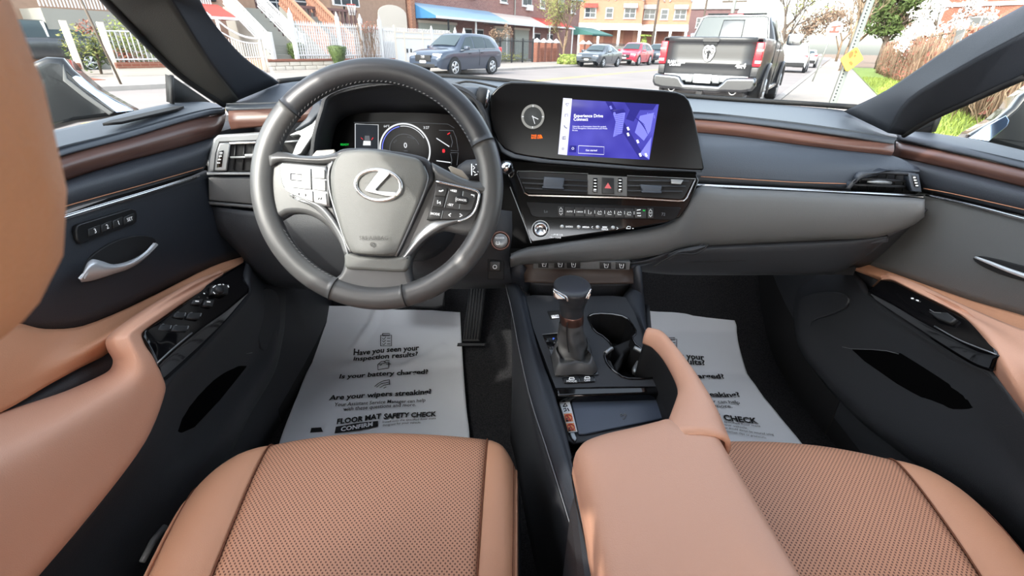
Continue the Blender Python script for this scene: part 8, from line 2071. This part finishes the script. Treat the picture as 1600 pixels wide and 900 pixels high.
mk('street_sign', *box_geo(-.03, .03, .1, 1.5, 2.4, 2.65), mat('green_sign_low', (40, 150, 120), .5), u3, False, True)
for k, (dv, z0, z1) in enumerate(((0, 9.8, 7.4), (.5, 9.0, 6.6), (1.0, 8.2, 5.9), (-.6, 10.6, 8.2))):
	a = ST(30, 21.5 + dv, z0 + 1.5); b = ST(60, 10.6 + dv * .5, z1)
	w_ = mk('overhead_wire', *tube_geo([a + (b - a) * q - Vector((0, 0, 4 * .9 * q * (1 - q))) for q in [i / 12 for i in range(13)]], .022, 4), M_['dark'], None, True, True)
	tag(w_, ['lowest', 'second', 'third', 'topmost'][[2, 1, 0, 3][k]] + ' sagging overhead wire running to the pale utility pole', 'wire')
# bare trees down the street and on the right
tree('bare_tree', 'bare branching tree behind the cab of the pickup truck', 74, 6.5, 13, .26, M_['bark_d'], M_['leaf'], 500, .16, 5, 33, spread=.5)
tree('bare_tree', 'bare tall tree behind the stop sign on the right sidewalk', 58, -.6, 12, .24, M_['bark'], None, 0, .1, 6, 14, spread=.42, lean=(.05, -.1), trunk_frac=.27)
tree('bare_tree', 'pale leaning tree just right of the stop sign', 46, -.4, 8, .16, M_['timber'], None, 0, .1, 5, 17, spread=.4, lean=(.02, -.14), trunk_frac=.33)
tree('evergreen_tree', 'dark green tree beside the sidewalk behind the yellow sign', 56, -3.2, 7.5, .2, M_['bark_d'], M_['leaf_d'], 2600, .2, 5, 40, spread=.6)
for k, (u, v, h, lab) in enumerate(((95, 6, 9, 'far hazy brown tree above the white suv roof'), (100, 0, 10, 'far hazy brown tree at the end of the sidewalk'), (90, -5, 9, 'far hazy brown tree right of the sidewalk end'))):
	tree('far_tree', lab, u, v, h, .2, M_['bark'], M_['leaf_b'], 1400, .22, 5, 60 + k, group='brown trees at the end of the street', spread=.6)
tree('blossom_tree', 'tree full of white blossom above the brown fence at the right', 31, -4.2, 4.4, .13, M_['bark_d'], M_['blossom'], 4200, .055, 5, 77, spread=.62, kids=3, trunk_frac=.3)
# vine covered fence
vf = sth('vine_fence', 'brown vine covered fence along the grass at the right of the sidewalk', 'fence', 8, -2.8)
for k in range(18): mk('fence_post', *tube_geo([Vector((k * 2.2, 0, 0)), Vector((k * 2.2, 0, 1.95))], .035, 6), M_['bark'], vf, True, True)
for z in (.3, 1.1, 1.85): mk('fence_rail', *tube_geo([Vector((0, 0, z)), Vector((37.4, 0, z))], .028, 5), M_['bark'], vf, True, True)
J = Join(); J2 = Join()
for k in range(900):
	x = rndp.uniform(-.5, 38); P = [Vector((x, rndp.gauss(.05, .08), 0))]
	for q in range(4): P.append(P[-1] + Vector((rndp.gauss(0, .10), rndp.gauss(0, .04), rndp.uniform(.3, .55))))
	(J if k % 3 else J2).tube(P, .012, 3)
tag(J.build('vine_stems', M_['leaf_b'], vf, True), kind='stuff'); tag(J2.build('pale_stems', M_['timber'], vf, True), kind='stuff')
J = Join()
for k in range(1500):
	cards(J, (rndp.uniform(0, 38), .1, rndp.uniform(.2, 1.9)), (.2, .15, .2), 1, .07, rndp)
tag(J.build('dry_leaves', M_['leaf_r'], vf, False), kind='stuff')
mk('grey_panel', *box_geo(10.5, 12.0, .12, .16, .1, 1.85), M_['step'], vf, False, True)
hb_ = sth('dry_hedge', 'tangle of pale dry stems seen through the passenger door glass', 'hedge', 9.5, -3.2)
J = Join()
for k in range(900):
	x = rndp.uniform(-4, 8); P = [Vector((x, rndp.gauss(0, .35), 0))]
	for q in range(4): P.append(P[-1] + Vector((rndp.gauss(0, .14), rndp.gauss(0, .1), rndp.uniform(.2, .42))))
	J.tube(P, .009, 3)
tag(J.build('dry_stems', M_['timber'], hb_, True), kind='stuff')
J = Join()
for k in range(500): cards(J, (rndp.uniform(-4, 8), 0, rndp.uniform(.1, 1.4)), (.3, .3, .3), 1, .05, rndp)
tag(J.build('dry_leaves', M_['leaf_b'], hb_, False), kind='stuff')
lw = tag(mk('lawn_strip', [ST(-6, -1.36, .02), ST(60, -1.36, .02), ST(60, -4, .02), ST(-6, -4, .02)], [(0, 1, 2, 3)], M_['grass'], None, False), 'narrow strip of spring grass between the right sidewalk and the brown fence', 'grass');
J = Join()
for k in range(5200):
	u = rndp.uniform(7, 34); v = rndp.uniform(-2.9, -1.4); h = rndp.uniform(.05, .16); p = ST(u, v, .02); d = Vector((rndp.gauss(0, .04), rndp.gauss(0, .04), h)); s = Vector((rndp.gauss(0, 1), rndp.gauss(0, 1), 0)).normalized() * .018
	J.quad(p - s, p + s, p + d)
tag(J.build('grass_blades', M_['leaf_y'], None, False), 'short bright grass tufts growing along the right sidewalk', 'grass', kind='stuff')
# street signs on the right
ys = thing('yellow_sign', 'yellow diamond warning sign on a leaning perforated steel post', 'road sign', (PD(1290, 200, 4.9) * 0 + Vector((PD(1268, 262, 4.9).x, PD(1268, 262, 4.9).y, 0))))
LOCAL = False
pa, pb = PD(1366, -10, 4.75), PD(1303, 160, 4.85)
dirp = (pa - pb).normalized(); foot = pb + dirp * (-(pb.z) / dirp.z)
tip = pa + dirp * 1.2
sd = dirp.cross(Vector((0, 1, 0))).normalized()
fpole = Frame(pb, sd if sd.x > 0 else -sd, dirp)
L1 = (tip - pb).length; L0 = -(foot - pb).length
o = slab('sign_post', fpole, [(-.034, L0), (.034, L0), (.034, L1), (-.034, L1)], M_['conc'], ys, w=0, thick=.03, bevel=.006)
J = Join()
for k in range(70):
	vv = L0 + .05 + k * .035
	if vv < L1: J.add(([fpole.p(-.014 + .009 * math.cos(a), vv + .009 * math.sin(a), .0015) for a in [q * math.pi / 3 for q in range(6)]], [(0, 1, 2, 3, 4, 5)]))
tag(J.build('post_holes', M_['dark'], ys), kind='stuff')
fsg = Frame(PD(1331, 92, 4.75), CR + Vector((0, -.25, 0)), CU)
M_['ysign'] = mat('yellow_sign_sheet', (222, 172, 44), .5); M_['bsign'] = mat('dark_brown_sign_print', (110, 78, 10), .6)
sg = slabpx('sign_plate', fsg, [(1314, 93), (1315, 90), (1336, 74), (1340, 74), (1349, 90), (1349, 93), (1326, 111), (1322, 110)], M_['ysign'], ys, w=.02, thick=.012, bevel=.004)
for pts in ([(1326, 84), (1330, 80), (1334, 80), (1333, 87), (1328, 92), (1326, 89)], [(1334, 80), (1338, 78), (1340, 82), (1336, 85)], [(1335, 85), (1338, 86), (1336, 90), (1333, 88)], [(1326, 97), (1330, 95), (1333, 99), (1331, 103), (1328, 101)]):
	slabpx('sign_figure', fsg, pts, M_['bsign'], sg, w=.0215, thick=.002, bevel=.0003, steps=1)
LOCAL = True
ss = sth('stop_sign', 'small red and white sign on a green post farther down the right sidewalk', 'road sign', 27.0, .75)
mk('sign_post', *tube_geo([Vector((0, 0, 0)), Vector((.1, -.28, 2.6))], .03, 6), M_['conc'], ss, True, True)
fss = Frame((.05, -.26, 2.15), (0, -1, 0), (0, 0, 1))
sp_ = slab('sign_plate', fss, [(.3 * math.cos(a), .3 * math.sin(a)) for a in [k * math.pi / 8 for k in range(16)]], M_['whitep'], ss, w=.02, thick=.02, bevel=.004)
slab('sign_red_field', fss, [(-.16, .10), (.20, .14), (.20, .06), (.05, .05), (.05, -.08), (.20, -.06), (.20, -.16), (-.18, -.16), (-.18, -.06), (-.06, -.07), (-.06, .03), (-.16, .03)], M_['red'], sp_, w=.024, thick=.004, bevel=.0005)
LOCAL = False
